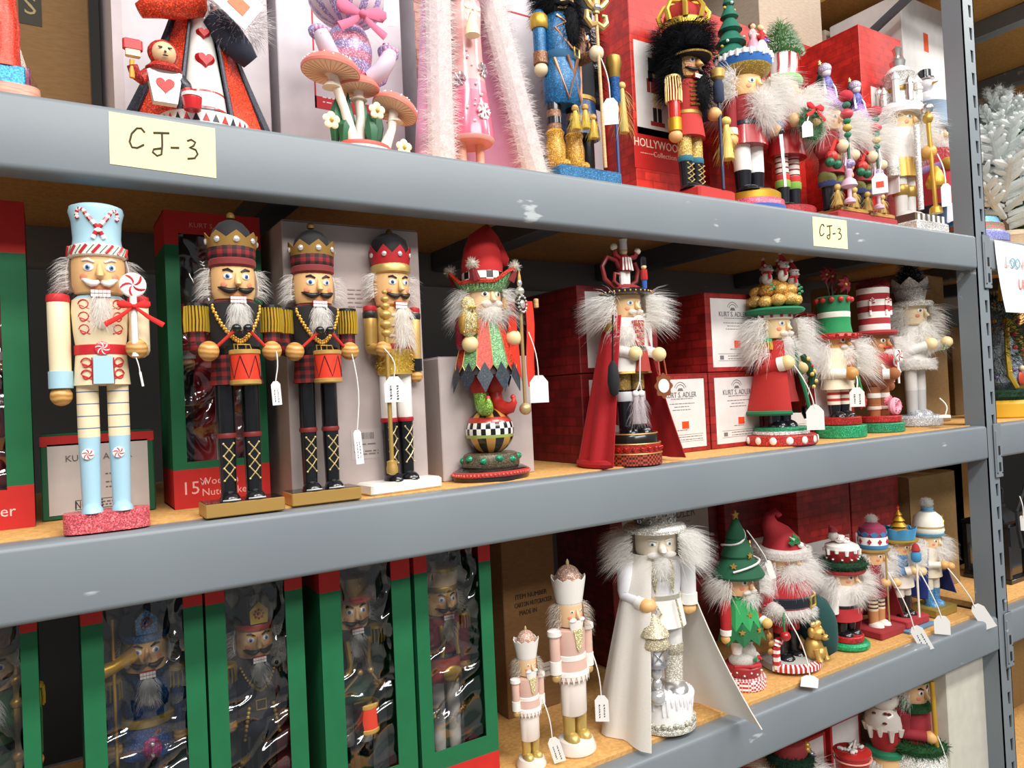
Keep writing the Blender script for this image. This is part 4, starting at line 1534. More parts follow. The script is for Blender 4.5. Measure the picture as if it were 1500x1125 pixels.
def drummer(loc, label):
    F = Fig('nutcracker', label, 'nutcracker', loc, 0, 'plaid drummer nutcrackers', S=.00083)
    plinth(F, 112, 55, 20, 'gold:#c39a55', 'gloss:#1b1c20', 1.5)
    BK = 'gloss:#17181c'
    L = legs(F, 21, 114, 192, 13, 36, BK, BK, BK, band='paint:#7e2a28', shoe_h=14)
    for k, s in enumerate((-1, 1)):
        laces(F, L[k], s * 18, 0, 12.4, 50, 104, 'gold:#d8c084', 3)
        b = B('paint:#d8d8dc').tube([(s * 18 + 14 * math.sin(a), -8 - 20.4 * math.cos(a), 22 + 1.5 * (1 - abs(a))) for a in [-1 + .4 * i for i in range(6)]], 1.1, 5)
        F.p('shoe_trim', b, L[k])
    T = coat(F, 190, 240, 314, 38, 33, 37, PL, 'velvet:#191618', 'gloss:#141416', 13, buckle='gold:#b89a55')
    F.p('collar', B('paint:#7e2a2a').lathe([(31, 306), (32, 309), (27, 316)], (0, 0, 0), 22, 1, .8), T)
    b = B('gold:#c9963c')
    f = drum(36.5, .82)
    for k in range(27):
        t = k / 26
        a = lerp(-1.05, 1.05, t)
        z = 252 + 52 * (abs(a) / 1.05) ** 1.5
        for q in (-1, 1):
            p = f(a, z + q * 1.8, 2.0 + .8 * (k % 2))
            b.ball(p, (2.3, 2.0, 2.6), 6, 5)
    F.p('gold_chain', b, T)
    for s in (-1, 1):
        A = arm_bent(F, s, 53, 308, 246, 13, PL, (s * 44, -34, 238), 14.5)
        fringe(F, A, s * 53, 0, 268, 308, 13.5, 'gold:#d8b83e', BK, n=22)
        b = B('paint:#c4302a').tube([(s * 52, -31, 226), (s * 8, -48, 269)], 2.4, 7)
        D = F.p('drumstick', b)
        F.p('stick_tip', B(BK).ball((s * 8, -49, 270), (7, 5.5, 6), 10, 8), D)
    D = F.p('drum', B('paint:#e03a22').lathe([(20, 190), (20, 236)], (1, -52, 0), 22))
    for z in (188, 231):
        F.p('drum_rim', B('gold:#d5ac5e').lathe([(20, z), (21.6, z + 1), (21.6, z + 6), (20, z + 7)], (1, -52, 0), 22), D)
    F.p('drum_hanger', B('gold:#c9a45a').tube([(-9, -56, 237), (-8, -50, 246), (9, -50, 246), (10, -56, 237)], .9, 5), D)
    b = B('paint:#3a1512')
    f = drum(20.2, 1, -52, 1)
    for i in range(3):
        a0 = -1.6 + i * 1.07
        b.tube([f(a0 + 1.07 * k / 6, 229 - 32 * (1 - abs(k / 3 - 1)), .2) for k in range(7)], .7, 4)
    F.p('drum_cords', b, D)
    head(F, 312, 366, 31, SKIN, tache='paint:#1c1716', ts=.95)
    hair_drum(F, 322, 362, 31, HAIRW, 520, 22, seed=8)
    b = B(HAIRW).ball((0, -28, 289), (13, 6, 22), 12, 8)
    b.fur(ring_spots((0, -29, 0), 10, PI, 2 * PI, 278, 310, -1.0), 200, 15, .8, 1, .3, 6)
    F.p('beard', b)
    HT = hat_ring(F, 'velvet:#131214', [(32, 390), (31, 404), (26, 420), (17, 431), (9, 435), (2, 437)])
    F.p('hat_roll', B('velvet:#7c2a2a').lathe([(30, 363), (33.5, 366), (33.5, 374), (31, 377)], (0, 0, 0), 22), HT)
    F.p('hat_band', B(PL).lathe([(31.5, 375), (33.5, 378), (34, 392), (32, 395)], (0, 0, 0), 22), HT)
    crown(F, 'gold:#b08848', 392, 415, 34.5, 38, 8, 'gem:#e8e6ea', HT, gr=4.8, gz=.42)
    F.p('hat_knob', B('gold:#9c7a3a').lathe([(2, 435), (2, 437), (6, 439), (6.5, 443), (4, 447), (1, 448)], (0, 0, 0), 12), HT)
    return F


l1 = stand(362, 754, DM, 30)
d1 = drummer(l1, 'plaid drummer nutcracker on gold base beside the candy striped nutcracker')
l2 = stand(482, 737, DM, 30)
r2 = copy_tree(d1.root)
r2.location = l2
r2['label'] = 'plaid drummer nutcracker on gold base beside the red crowned king'
w2 = lambda u: Vector(l2) + Vector(u) * d1.S
price_tag(d1.world((47, -48, 236)), d1.world((43, -50, 192)), 'narrow white price tag on the plaid drummer next to the green window box', (13, 35), d1.S, turn=.5, tilt=-.05)
price_tag(w2((42, -46, 236)), w2((44, -50, 112)), 'narrow white price tag hanging low on the plaid drummer before the pale carton', (12, 54), d1.S, turn=.9, tilt=-.06)

# --- red crowned king with gold coat
F = Fig('nutcracker', 'king nutcracker with red crown, gold coat and white trousers, holding gold sceptre', 'nutcracker', stand(597, 721, DM, 26), .12)
plinth(F, 118, 48, 17, 'paint:#ece8df', None, 3)
BK = 'gloss:#17181c'
L = legs(F, 17, 103, 171, 11.5, 27, BK, 'paint:#ece8e2', BK, band='paint:#a81f28', shoe_h=12)
for k, s in enumerate((-1, 1)):
    laces(F, L[k], s * 13.5, 0, 11.2, 42, 94, 'gold:#dcc99a', 3)
T = coat(F, 170, 211, 270, 27, 24, 26, 'gold:#c9a544', 'paint:#e0c07a', 'paint:#b8332a', 8)
b = B('paint:#f2ede0')
f = drum(26, .82)
for z in (226, 241, 256):
    b.tube([f(-.75, z, .6), f(-.4, z, .6), f(-.05, z, .6)], 1.8, 5)
F.p('coat_braid', b, T)
b = B('glit:#d0ac48')
b.fur(ring_spots((0, 0, 0), 26, 0, 2 * PI, 176, 206, -.3, .8), 420, 5, 1.4, .6, .6, 9)
F.p('coat_texture', b)
A = arm_bent(F, -1, 37, 268, 208, 9.5, 'gold:#c8a25a', (-32, -26, 206), 11.5, cap='paint:#b3202a')
F.p('shoulder_trim', B('glit:#2a2522').lathe([(10, 252), (11, 254), (11, 260), (10, 262)], (-37, 0, 0), 14), A)
A = arm_down(F, 1, 36, 268, 175, 9, 'gold:#dcb468', BK, 18, WOOD, 10, cap='paint:#b3202a')
F.p('shoulder_trim', B('glit:#2a2522').lathe([(9.4, 252), (10.4, 254), (10.4, 260), (9.4, 262)], (0, 0, 0), 14), A)
head(F, 268, 321, 26, SKIN, tache='paint:#2a211c', ts=.85)
hair_drum(F, 282, 318, 26, HAIRW, 480, 18, seed=12)
b = B(HAIRW).ball((2, -23, 238), (12, 6, 32), 12, 8)
b.fur(ring_spots((2, -24, 0), 10, PI, 2 * PI, 212, 266, -1.0), 260, 16, .8, 1, .25, 7)
F.p('beard', b)
HT = hat_ring(F, 'velvet:#141214', [(27, 340), (28, 354), (25, 367), (13, 376), (2, 378)])
F.p('hat_band', B('gold:#c8a864').lathe([(26, 317), (29, 319), (29.5, 327), (27, 331)], (0, 0, 0), 22), HT)
crown(F, 'paint:#b02228', 330, 357, 28, 32, 8, 'gem:#ece8ea', HT, gr=3.8, gz=.5)
F.p('hat_knob', B('gold:#8a6a34').lathe([(2, 372), (5, 375), (5.5, 379), (3, 384), (1, 385)], (0, 0, 0), 12), HT)
SC = rod(F, 'sceptre', [(-30, -32, 40), (-30, -32, 270)], 3.2, 'gold:#c9a35a')
b = B('gold:#d2ab60')
for z, r in ((228, 7), (240, 8.5), (254, 9), (266, 7), (276, 6), (286, 4)):
    b.ball((-30, -32, z), (r, r, r * .8), 12, 8)
b.lathe([(3, 28), (8, 31), (8.5, 38), (7.5, 42), (7.5, 47), (3, 49)], (-30, -32, 0), 12)
F.p('sceptre_beads', b, SC)
price_tag(F.world((-38, -38, 206)), F.world((-27, -42, 166)), 'square white price tag with handwriting at the red crowned king\'s sceptre', (27, 36), F.S, turn=.25, slack=.5)

# --- harlequin on a ball
F = Fig('nutcracker', 'harlequin nutcracker in red jester hat standing on a striped ball with an owl', 'nutcracker', stand(741, 704, DM, 40))
b = B('gloss:#241a18').lathe([(58, 0), (60, 3), (60, 6), (60, 7, 'paint:#b83a34'), (61, 9), (60, 13), (58, 14, 'gloss:#241a18'), (50, 18)], (0, 0, 0), 34, 1, .72)
BS = F.p('base', b)
b = B('glit:#e06a5c')
for i in range(60):
    a = 2 * PI * i / 60
    b.ball((60.8 * math.cos(a), 60.8 * .72 * math.sin(a), 10.2), 2.0, 5, 4)
F.p('base_beads', b, BS)
b = B('glit:#5d5240').lathe([(40, 16), (44, 20), (44.5, 30), (41, 37), (36, 39)], (0, 0, 0), 30, 1, .8)
b.use('glit:#1f8a63')
for i in range(11):
    a = 2 * PI * i / 11
    b.ball((42 * math.cos(a), 34 * math.sin(a), 32 - 3 * (i % 2)), (6.5, 5, 5), 8, 6)
F.p('base_tier', b, BS)
b = B()
pr = []
m_ = 24
for j in range(m_ + 1):
    t = -PI / 2 + PI * j / m_
    pr.append((max(.6, 36 * math.cos(t)), 70 + 34 * math.sin(t)))
b.use('gloss:#b08038').lathe(pr, (0, 0, 0), 32)
k = 0
for q in range(len(b.f)):
    j, i = divmod(q, 32)
    z = 70 + 34 * math.sin(-PI / 2 + PI * (j + .5) / m_) if q < 32 * m_ else 0
    if q >= 32 * m_:
        continue
    if 66 < z < 84:
        mt = ('gloss:#f0ece2', 'gloss:#17161a')[(i + (0 if z < 75 else 1)) % 2] if True else None
    elif 84 <= z < 89:
        mt = 'gloss:#b5382c'
    elif 62 < z <= 66:
        mt = 'gloss:#9cae5a'
    else:
        mt = ('gloss:#c08c40', 'gloss:#1c1612')[(i // 2) % 2]
    b.use(mt)
    b.mi[q] = b.k
F.p('ball', b, sharp=80)
for s, mt, dx in ((-1, 'glit:#8fbf4e', -17), (1, 'paint:#c02e26', 14)):
    b = B(mt).tube([(s * 13, 2, 132), (s * 13, 0, 118), (s * 13, -6, 106), (s * 16, -18, 102), (s * 19, -30, 103), (s * 21, -38, 111), (s * 21, -36, 118)], [10, 10, 11, 11, 8.5, 4.5, 2.5], 10)
    sh = F.p('shoe', b, sharp=80)
    F.p('shoe_toe', B('paint:#b8302c').ball((s * 21, -35, 118), 4, 8, 6), sh)
    F.p('leg', B('paint:#b7241f').lathe([(11, 126), (14, 132), (15, 148), (13, 160)], (s * 13, 2, 0), 12))
# skirted tunic of pointed panels
rows, npan = [], 12
b = B()
sub = 6
for i in range(npan):
    a0 = 2 * PI * i / npan - PI / 2
    col = ('glit:#6f9f6c', 'glit:#c23a26')[i % 2]
    pts = lambda t, z, r: (r * math.cos(a0 + t * 2 * PI / npan), r * .86 * math.sin(a0 + t * 2 * PI / npan), z)
    b.use(col).add([pts(-.5, 240, 22), pts(.5, 240, 22), pts(.5, 205, 36), pts(-.5, 205, 36), pts(.5, 166, 47), pts(-.5, 166, 47), pts(0, 148, 51)], [(3, 2, 1, 0), (5, 4, 2, 3), (5, 6, 4)])
    b.use('glit:#26303c').add([pts(0, 170, 47.5), pts(.45, 149, 52.5), pts(0, 126, 57), pts(-.45, 149, 52.5)], [(0, 3, 2, 1)])
    b.use('gold:#c9a86a').tube([pts(-.5, 238, 22.5), pts(-.5, 205, 36.5), pts(-.5, 166, 47.6), pts(0, 148, 51.6), pts(.5, 166, 47.6)], .7, 4)
T = F.p('harlequin_tunic', b, sharp=20)
F.p('tunic_lining', B('velvet:#3a3230').lathe([(46, 152), (44, 168), (33, 206), (20, 240)], (0, 0, 0), 20, 1, .84), T)
rows = [[((18 + 2 * t + 5 * (k % 2) * t) * math.cos(2 * PI * k / 16), (18 + 2 * t + 5 * (k % 2) * t) * .9 * math.sin(2 * PI * k / 16), 246 - 14 * t) for k in range(16)] for t in (0, .5, 1)]
F.p('collar', B('velvet:#262c33').sheet(rows, .8, True), T)
arm_bent(F, -1, 38, 236, 196, 10, 'glit:#8f2030', (-36, -18, 196), 12, 'glit:#3a2a2a', 'paint:#e6cf9a')
arm_bent(F, 1, 36, 236, 200, 10, 'glit:#b3242c', (34, -24, 204), 12.5, 'glit:#26303c', 'paint:#e6cf9a')
b = B('glit:#d8cc98').lathe([(5, 0), (9, 4), (12, 16), (12, 28), (9, 38), (10, 46), (9, 53), (4, 57)], (-38, -20, 206), 14)
b.use('gold:#d2a850').ball((-41, -32, 247), (3, 2, 3.4), 8, 6).ball((-34, -32, 247), (3, 2, 3.4), 8, 6)
b.use('paint:#7a5a20').ball((-41, -33.6, 247), 1.2, 6, 4).ball((-34, -33.6, 247), 1.2, 6, 4).ball((-37.5, -32, 242), (1.3, 2, 3), 6, 4)
b.use('gold:#c49a48').ball((-49, -20, 224), (4, 8, 14), 8, 8).ball((-27, -20, 224), (4, 8, 14), 8, 8)
b.fur(ring_spots((-38, -20, 0), 11, PI, 2 * PI, 212, 240, -.8), 90, 4, 2.2, .5, .3, 15)
F.p('owl', b)
H = head(F, 238, 282, 26, 'paint:#ecc69c', eye='#4a3020', brow=None, mouth=False, ez=.68, cheeks=False)
F.p('moustache', B(HAIRW).ball((-8, -24, 254), (10, 5, 5), 10, 6).ball((8, -24, 254), (10, 5, 5), 10, 6), H)
beard_blob(F, (2, -16, 240), (22, 14, 18), HAIRW, 420, 14, seed=16)
hair_drum(F, 236, 276, 26, HAIRW, 900, 27, seed=17, jit=.5, cr=1.2)
# jester hat: brim with four upturned pompom points, soft red cap
b = B('glit:#7fae78')
rows = []
for j in range(5):
    t = j / 4
    row = []
    for i in range(40):
        a = 2 * PI * i / 40
        pk = max(0, math.cos(2 * (a + PI / 4))) ** 1.2
        r = lerp(27, 38 + 12 * pk, t ** .8)
        row.append((r * math.cos(a), r * .92 * math.sin(a), 272 + t * (13 + 19 * pk) - 3 * math.sin(PI * t)))
    rows.append(row)
b.sheet(rows, 2, True)
HT = F.p('hat_brim', b, sharp=80)
F.p('brim_trim', B('glit:#c2402c').tube([(p[0], p[1], p[2] + .5) for p in rows[-1]], 3.0, 6, True), HT)
b = B('paint:#2b3a2e')
for i in range(40):
    if i % 1 == 0:
        b.tube([tuple(Vector(rows[j][i]) * 1.006) for j in range(1, 5)], .9, 4)
F.p('brim_stripes', b, HT)
b = B('check:#f0ece2:#17161a:90').lathe([(25, 280), (31, 284), (31, 300), (28, 304)], (0, 0, 0), 24)
F.p('check_band', b, HT)
b = B('velvet:#b81a1c')
b.tube([(0, 0, 292), (0, 0, 312), (1, 0, 335), (3, 0, 352), (9, 0, 360), (20, 1, 352), (30, 2, 336), (36, 2, 322), (38, 2, 314)], [29, 31, 27, 21, 15, 11, 11, 12, 8], 16)
F.p('jester_cap', b, HT, sharp=80)
for i in range(4):
    a = -PI / 4 + PI / 2 * i
    p = (50 * math.cos(a), 48 * math.sin(a), 308)
    b = B('fur:#f0ece0:#c8c2b0').ball(p, 6, 8, 6)
    b.fur(ball_spots(p, 5.5), 160, 6, .9, 0, .3, 30 + i)
    F.p('pompom', b, HT)
    F.p('brim_point', B('velvet:#7c1c22').tube([(41 * math.cos(a), 40 * math.sin(a), 288), (47 * math.cos(a), 45 * math.sin(a), 297), (p[0], p[1], 304)], [8, 6, 4], 8), HT)
SC = rod(F, 'jewelled_staff', [(42, -34, 100), (42, -34, 292)], 2.6, 'gold:#b79a68')
F.p('staff_knob', B('gold:#cdb07a').ball((42, -34, 100), 9, 12, 8), SC)
b = B('metal:#3a3630').lathe([(13, -2.5), (14, 0), (13, 2.5)], (0, 0, 0), 20)
b.use('gem:#e4e2da')
for i in range(14):
    b.ball((12 * math.cos(2 * PI * i / 14), 12 * math.sin(2 * PI * i / 14), 3), 2, 6, 4)
b.ball((0, 0, 3), (6.5, 6.5, 3), 10, 6)
b.xf(Matrix.Translation((42, -35, 253)) @ Matrix.Rotation(PI / 2, 4, 'X') @ Matrix.Rotation(.5, 4, 'Y'), 0)
F.p('staff_jewel', b, SC)
F.p('staff_finial', B('gem:#d8d6c8').ball((42, -34, 272), 7, 10, 8).ball((42, -34, 284), (4, 4, 6), 8, 6).use('gold:#c8a25a').lathe([(3, 288), (2.5, 294), (.4, 304)], (42, -34, 0), 8), SC)
b = B('velvet:#d63218')
b.sheet([[(30, -20 - 3 * math.sin(k), 256 - 6 * k), (36 + k * 2, -28, 258 - 8 * k)] for k in range(3)], .8)
b.sheet([[(52 + 2 * math.sin(k * .9), -30, 258 - 18 * k), (63 + 2 * math.sin(k * .9), -34, 258 - 18 * k)] for k in range(8)], .8)
b.sheet([[(26 - 2 * math.sin(k * .9), -26, 238 - 15 * k), (34 + k, -32, 236 - 15 * k)] for k in range(7)], .8)
F.p('ribbon', b, SC)
F.p('clothes_pegs', B('wood:#d6b07a:#b58a54').box((20, -26, 246), (6, 6, 16), 1).box((70, -34, 248), (6, 6, 14), 1), SC)
price_tag(F.world((52, -37, 212)), F.world((64, -40, 148)), 'white price tag behind the harlequin\'s staff and red ribbon', (27, 40), F.S, turn=.35, writing=False)

# --- red velvet cape nutcracker
F = Fig('nutcracker', 'nutcracker in long red velvet cape with white fur hair and figures on its hat', 'nutcracker', stand(949, 681, DM, 30))
b = B('check:#b5472f:#4a1a16:260').lathe([(40, 0), (41, 1), (41, 17)], (0, 0, 0), 32)
BS = F.p('base', b)
b = B('glit:#a82a22').lathe([(38, 16), (40, 18), (40, 30), (38, 31)], (0, 0, 0), 32)
F.p('base_tier', b, BS)
F.p('base_tier', B('gloss:#1d1917').lathe([(35, 30), (37, 32), (37, 42), (34, 46)], (0, 0, 0), 32), BS)
b = B('gold:#c89a5a')
for z, r in ((17, 41), (31, 39.5), (45, 35.5)):
    b.tube([(r * math.cos(a), r * math.sin(a), z) for a in [2 * PI * i / 28 for i in range(28)]], 1.2, 5, True)
b.use('gem:#c8201c')
for i in range(22):
    b.ball((40.4 * math.cos(2 * PI * i / 22), 40.4 * math.sin(2 * PI * i / 22), 24), 3.2, 6, 5)
F.p('base_beads', b, BS)
L = legs(F, 46, 108, 134, 11, 26, 'gloss:#1b1c22', 'glit:#a98a4a', 'gloss:#15161a', shoe_h=12)
for k, s in enumerate((-1, 1)):
    F.p('boot_band', B('paint:#c9c9cc').lathe([(11.5, 92), (12, 94), (12, 104), (11.4, 106)], (s * 13, 0, 0), 14), L[k])
T = coat(F, 132, 168, 214, 34, 27, 29, 'paint:#efeae2', 'paint:#eee9e0', 'gloss:#1c1a1c', 7, hem='gold:#b08a4a', hem_h=3)
F.p('vest_front', B('velvet:#a3281f').prism([(-8, 172), (8, 172), (10, 208), (-10, 208)], -26, -20), T)
b = B('gold:#d2a860')
for z in (178, 187, 196, 204):
    for s in (-1, 1):
        b.ball((s * 4.5, -26.5, z), 2, 6, 5)
F.p('vest_buttons', b, T)
F.p('coat_panel', B('velvet:#a83a30').prism([(-12, 134), (14, 134), (9, 164), (-4, 164)], -30.5, -26), T)
beard_blob(F, (-10, -12, 186), (22, 16, 20), HAIRW, 420, 14, seed=41)
arm_bent(F, -1, 30, 206, 168, 9, 'paint:#f2eee8', (-14, -30, 160), 10.5, None, 'paint:#e8d29a')
arm_bent(F, 1, 32, 206, 166, 9, 'paint:#f2eee8', (28, -34, 158), 10.5, None, 'paint:#e8d29a')
F.p('epaulette', B('gold:#b58f3a').lathe([(11, 194), (12, 196), (9, 212), (3, 214)], (-30, 0, 0), 12))
head(F, 212, 248, 22, 'paint:#ecc38e', mouth=False, brow=None, eye='#8a9aa8', ez=.6)
F.p('moustache', B(HAIRW).ball((-6, -21, 221), (8, 4, 3.5), 8, 6).ball((6, -21, 221), (8, 4, 3.5), 8, 6))
hair_drum(F, 208, 246, 24, HAIRW, 1500, 40, seed=42, jit=.45, cr=1.25, droop=.5)
beard_blob(F, (6, -18, 204), (14, 9, 14), HAIRW, 250, 13, seed=43)
HT = hat_ring(F, 'gloss:#1e1a1c', [(34, 246), (38, 248), (38, 252), (33, 255)])
b = B('gold:#b8924e')
for i in range(30):
    b.ball((38 * math.cos(2 * PI * i / 30), 37 * math.sin(2 * PI * i / 30), 250), 1.6, 5, 4)
F.p('brim_beads', b, HT)
b = B('velvet:#8c1f22').lathe([(24, 252), (22, 258), (15, 262)], (0, 0, 0), 18)
F.p('hat_top', b, HT)
# a little striped figure, a scroll and a toy soldier on the hat
b = B('paint:#8a1d22').lathe([(10, 282), (12, 284), (11, 296), (8, 304), (5, 307)], (0, 0, 0), 12)
b.use('paint:#f0ece8').lathe([(4.5, 260), (5, 262), (5.5, 282)], (-4, 0, 0), 8).lathe([(4.5, 260), (5, 262), (5.5, 282)], (4, 0, 0), 8)
for k in range(5):
    a = -PI / 2 + (k - 2) * .42
    b.tube([(12.2 * math.cos(a), 12.2 * math.sin(a), 283), (9.5 * math.cos(a), 9.5 * math.sin(a), 302)], 1.3, 5)
b.use('paint:#8a1d22').tube([(-9, 0, 302), (-18, -2, 306), (-20, -3, 314)], 4, 7).tube([(9, 0, 302), (16, -6, 304), (18, -8, 310)], 4, 7)
b.use('paint:#ece2cc').ball((-21, -3, 317), 5.5, 8, 6).ball((19, -9, 312), 5, 8, 6)
b.use('gloss:#1a1718').ball((-4, -3, 261), (4.5, 6, 3), 8, 5).ball((4, -3, 261), (4.5, 6, 3), 8, 5)
b.use('paint:#e8cfa0').ball((0, 0, 312), 6, 10, 8).use('paint:#f0ece8').lathe([(6, 314), (5.5, 326), (6.5, 330)], (0, 0, 0), 10)
F.p('striped_figurine', b, HT)
b = B('paint:#7c2020').tube([(-8, 0, 260), (-22, 0, 258), (-38, 0, 270), (-42, 0, 288), (-32, 0, 302), (-16, 0, 298), (-10, 0, 288)], 3.4, 8)
b.tube([(-18, -6, 260), (-26, -6, 266), (-24, -6, 278), (-16, -6, 276)], 2.8, 7)
b.tube([(10, 0, 262), (20, -2, 268), (24, -2, 284), (18, -2, 296)], 3.4, 8)
F.p('scroll_arms', b, HT)
b = B('paint:#2f5fae').lathe([(3.5, 255), (4, 268)], (16, -24, 0), 8).use('paint:#b3241f').lathe([(5, 267), (5.5, 270), (5, 282)], (16, -24, 0), 8)
b.use('paint:#e8c79a').ball((16, -24, 286), 4, 8, 6).use('gloss:#15151a').lathe([(4, 288), (4.4, 290), (4.2, 299), (2, 301)], (16, -24, 0), 8)
F.p('toy_soldier', b, HT)
VR = 'velvet:#a60c16'
# the cape: two falls of cloth behind and beside the figure
cape(F, VR, drape(4, 216, 66, 30, .55 * PI, 1.21 * PI, 6, 2, 24, 9, 4, .07, .95, .9, -12), 1.4)
cape(F, VR, drape(4, 212, 74, 28, -.13 * PI, .55 * PI, 0, 2, 20, 9, 3, .07, .95, 1.2, 2), 1.4, 'cape')
F.p('cape_hem_roll', B(VR).tube([(-12 + 66 * math.cos(a), 6 + 63 * math.sin(a), 6) for a in [PI * (.6 + .6 * i / 12) for i in range(13)]], [3] + [6] * 11 + [4], 8))
um = rod(F, 'umbrella', [(-52, -30, 214), (-58, -32, 150)], 1.3, 'gloss:#141418')
F.p('umbrella_folds', B('velvet:#15161c').lathe([(2, 150), (7, 142), (9, 120), (6, 104), (1.5, 100)], (-58, -32, 0), 10), um)
b = B('gold:#9a5a34').slab([(12 * (1 + .12 * math.cos(8 * a)) * math.cos(a), 17 * (1 + .1 * math.cos(8 * a)) * math.sin(a)) for a in [2 * PI * i / 48 for i in range(48)]], -1.5, 1.5)
b.use('paint:#f0ede6').slab([(8 * math.cos(a), 10 * math.sin(a)) for a in [2 * PI * i / 20 for i in range(20)]], 1.4, 2.2)
b.xf(Matrix.Translation((26, -42, 112)) @ Matrix.Rotation(-.5, 4, 'Z') @ Matrix.Rotation(PI / 2, 4, 'X'), 0)
OR = F.p('hanging_frame', b)
F.p('frame_cord', B('paint:#a34a2c').tube([(20, -42, 127), (24, -36, 150), (28, -40, 158), (31, -40, 150), (33, -42, 127)], 1.2, 5), OR)
for dx in (0, 11):
    tassel(F, (-21 + dx, -34, 106), 46, 'fur:#e8dfe2:#cbbfc4', 6, 'paint:#efe9e8')
F.p('tassel_cord', B('matte:#e8e2e0').tube([(-14, -40, 158), (-15, -38, 120), (-20, -35, 106)], 1, 5).tube([(-15, -38, 118), (-10, -35, 106)], 1, 5))
# --- santa with a hat of gingerbread
F = Fig('nutcracker', 'santa nutcracker in long red coat with cookies and white bears on its hat', 'nutcracker', stand(1183, 652, DM, 46))
b = B('glit:#c03a34').lathe([(48, 0), (50, 2), (50, 13), (48, 15)], (0, 0, 0), 34)
BS = F.p('base', b)
b = B('gloss:#f3efe8')
for i in range(14):
    a = 2 * PI * i / 14
    g = B().ball((0, 0, 0), (5, 2, 5.6), 8, 6)
    b.add([tuple(Matrix.Translation((50 * math.cos(a), 50 * math.sin(a), 8)) @ Matrix.Rotation(a + PI / 2, 4, 'Z') @ Vector(v)) for v in g.v], g.f)
F.p('base_dots', b, BS)
b = B('glit:#e8e6e2').lathe([(38, 15), (40, 16), (40, 20), (38, 20.5, 'glit:#2f8a63'), (38, 24), (36, 26)], (0, 0, 0), 30)
F.p('base_tier', b, BS)
L = legs(F, 26, 52, 70, 9.5, 24, 'gloss:#1a1d26', 'velvet:#b3201c', 'gloss:#1a1d26', shoe_h=10)
RC = 'velvet:#b0221c'
cape(F, RC, drape(44, 150, 44, 24, -.36 * PI, 1.36 * PI, 3, 0, 26, 8, 3, .05, .95, 1.2), 1.4, 'long_coat')
F.p('coat_trim', B('velvet:#1c6b45').tube([((44 + 1) * math.cos(a), 3 + 43 * math.sin(a), 46 + 1) for a in [PI * (-.36 + 1.72 * i / 24) for i in range(25)]], 3.6, 7))
F.p('coat_trim', B('velvet:#1c6b45').tube([(45 * math.cos(-.36 * PI), -38, 46), (38, -32, 70) and (15, -34, 78), (12, -27, 110), (10, -23, 148)], 3, 7))
T = F.p('torso', B('velvet:#8d1d1a').lathe([(30, 62), (26, 80), (23, 112), (22, 140), (17, 152)], (0, 0, 0), 18, 1, .9))
A = arm_bent(F, -1, 29, 146, 112, 10.5, RC, (-16, -30, 118), 10.5, 'paint:#f3efe8', 'paint:#e8cd93')
fringe(F, A, -29, 0, 138, 152, 11, 'gold:#d9b23c', 'velvet:#1f8a60')
A = arm_bent(F, 1, 27, 146, 112, 10, RC, (20, -30, 112), 10, 'paint:#f3efe8', 'paint:#e8cd93')
beard_blob(F, (3, -18, 138), (15, 10, 20), HAIRW, 420, 13, seed=51)
head(F, 152, 190, 22, 'paint:#f0cf9c', mouth=False, brow=None, eye='#6f8aa0', ez=.62)
F.p('moustache', B(HAIRW).ball((-6, -21, 161), (8, 4, 3.6), 8, 6).ball((6, -21, 161), (8, 4, 3.6), 8, 6))
hair_drum(F, 128, 184, 25, HAIRW, 1700, 33, seed=52, jit=.5, cr=1.3, droop=.9)
HT = hat_ring(F, 'gloss:#efe9e2', [(24, 182), (27, 184), (27, 190), (24, 192)])
b = B('gloss:#a3242a')
for i in range(12):
    a = 2 * PI * i / 12
    b.tube([(27 * math.cos(a), 26.2 * math.sin(a), 184), (27.3 * math.cos(a), 26.5 * math.sin(a), 190)], 2.6, 4)
F.p('band_checks', b, HT)
F.p('hat_brim', B('velvet:#17714a').lathe([(28, 188), (41, 192), (43, 195), (40, 198), (20, 199)], (0, 0, 0), 28), HT)
g = random.Random(5)
b = B('glit:#cfa255')
for i in range(11):
    a = 2 * PI * i / 11
    r = 30
    F.p('gingerbread_cookie', B('glit:#cfa255').ball((r * math.cos(a), r * math.sin(a), 207 + 3 * g.random()), (11, 11, 9), 10, 7), HT)
b = B('glit:#c89446')
for i in range(8):
    a = 2 * PI * i / 8 + .3
    b.ball((24 * math.cos(a), 24 * math.sin(a), 223), (12, 12, 9), 10, 7)
b.ball((0, 0, 228), (24, 24, 14), 12, 8)
F.p('gingerbread_pile', b, HT)
b = B('paint:#2f7f4c')
for x, y, z in ((14, -33, 220), (-30, -20, 226), (28, -22, 228)):
    for k in range(3):
        b.ball((x + 4 * math.cos(k * 2.1), y - 3, z + 4 * math.sin(k * 2.1)), (3.4, 1.6, 2.2), 6, 4)
F.p('holly', b, HT)
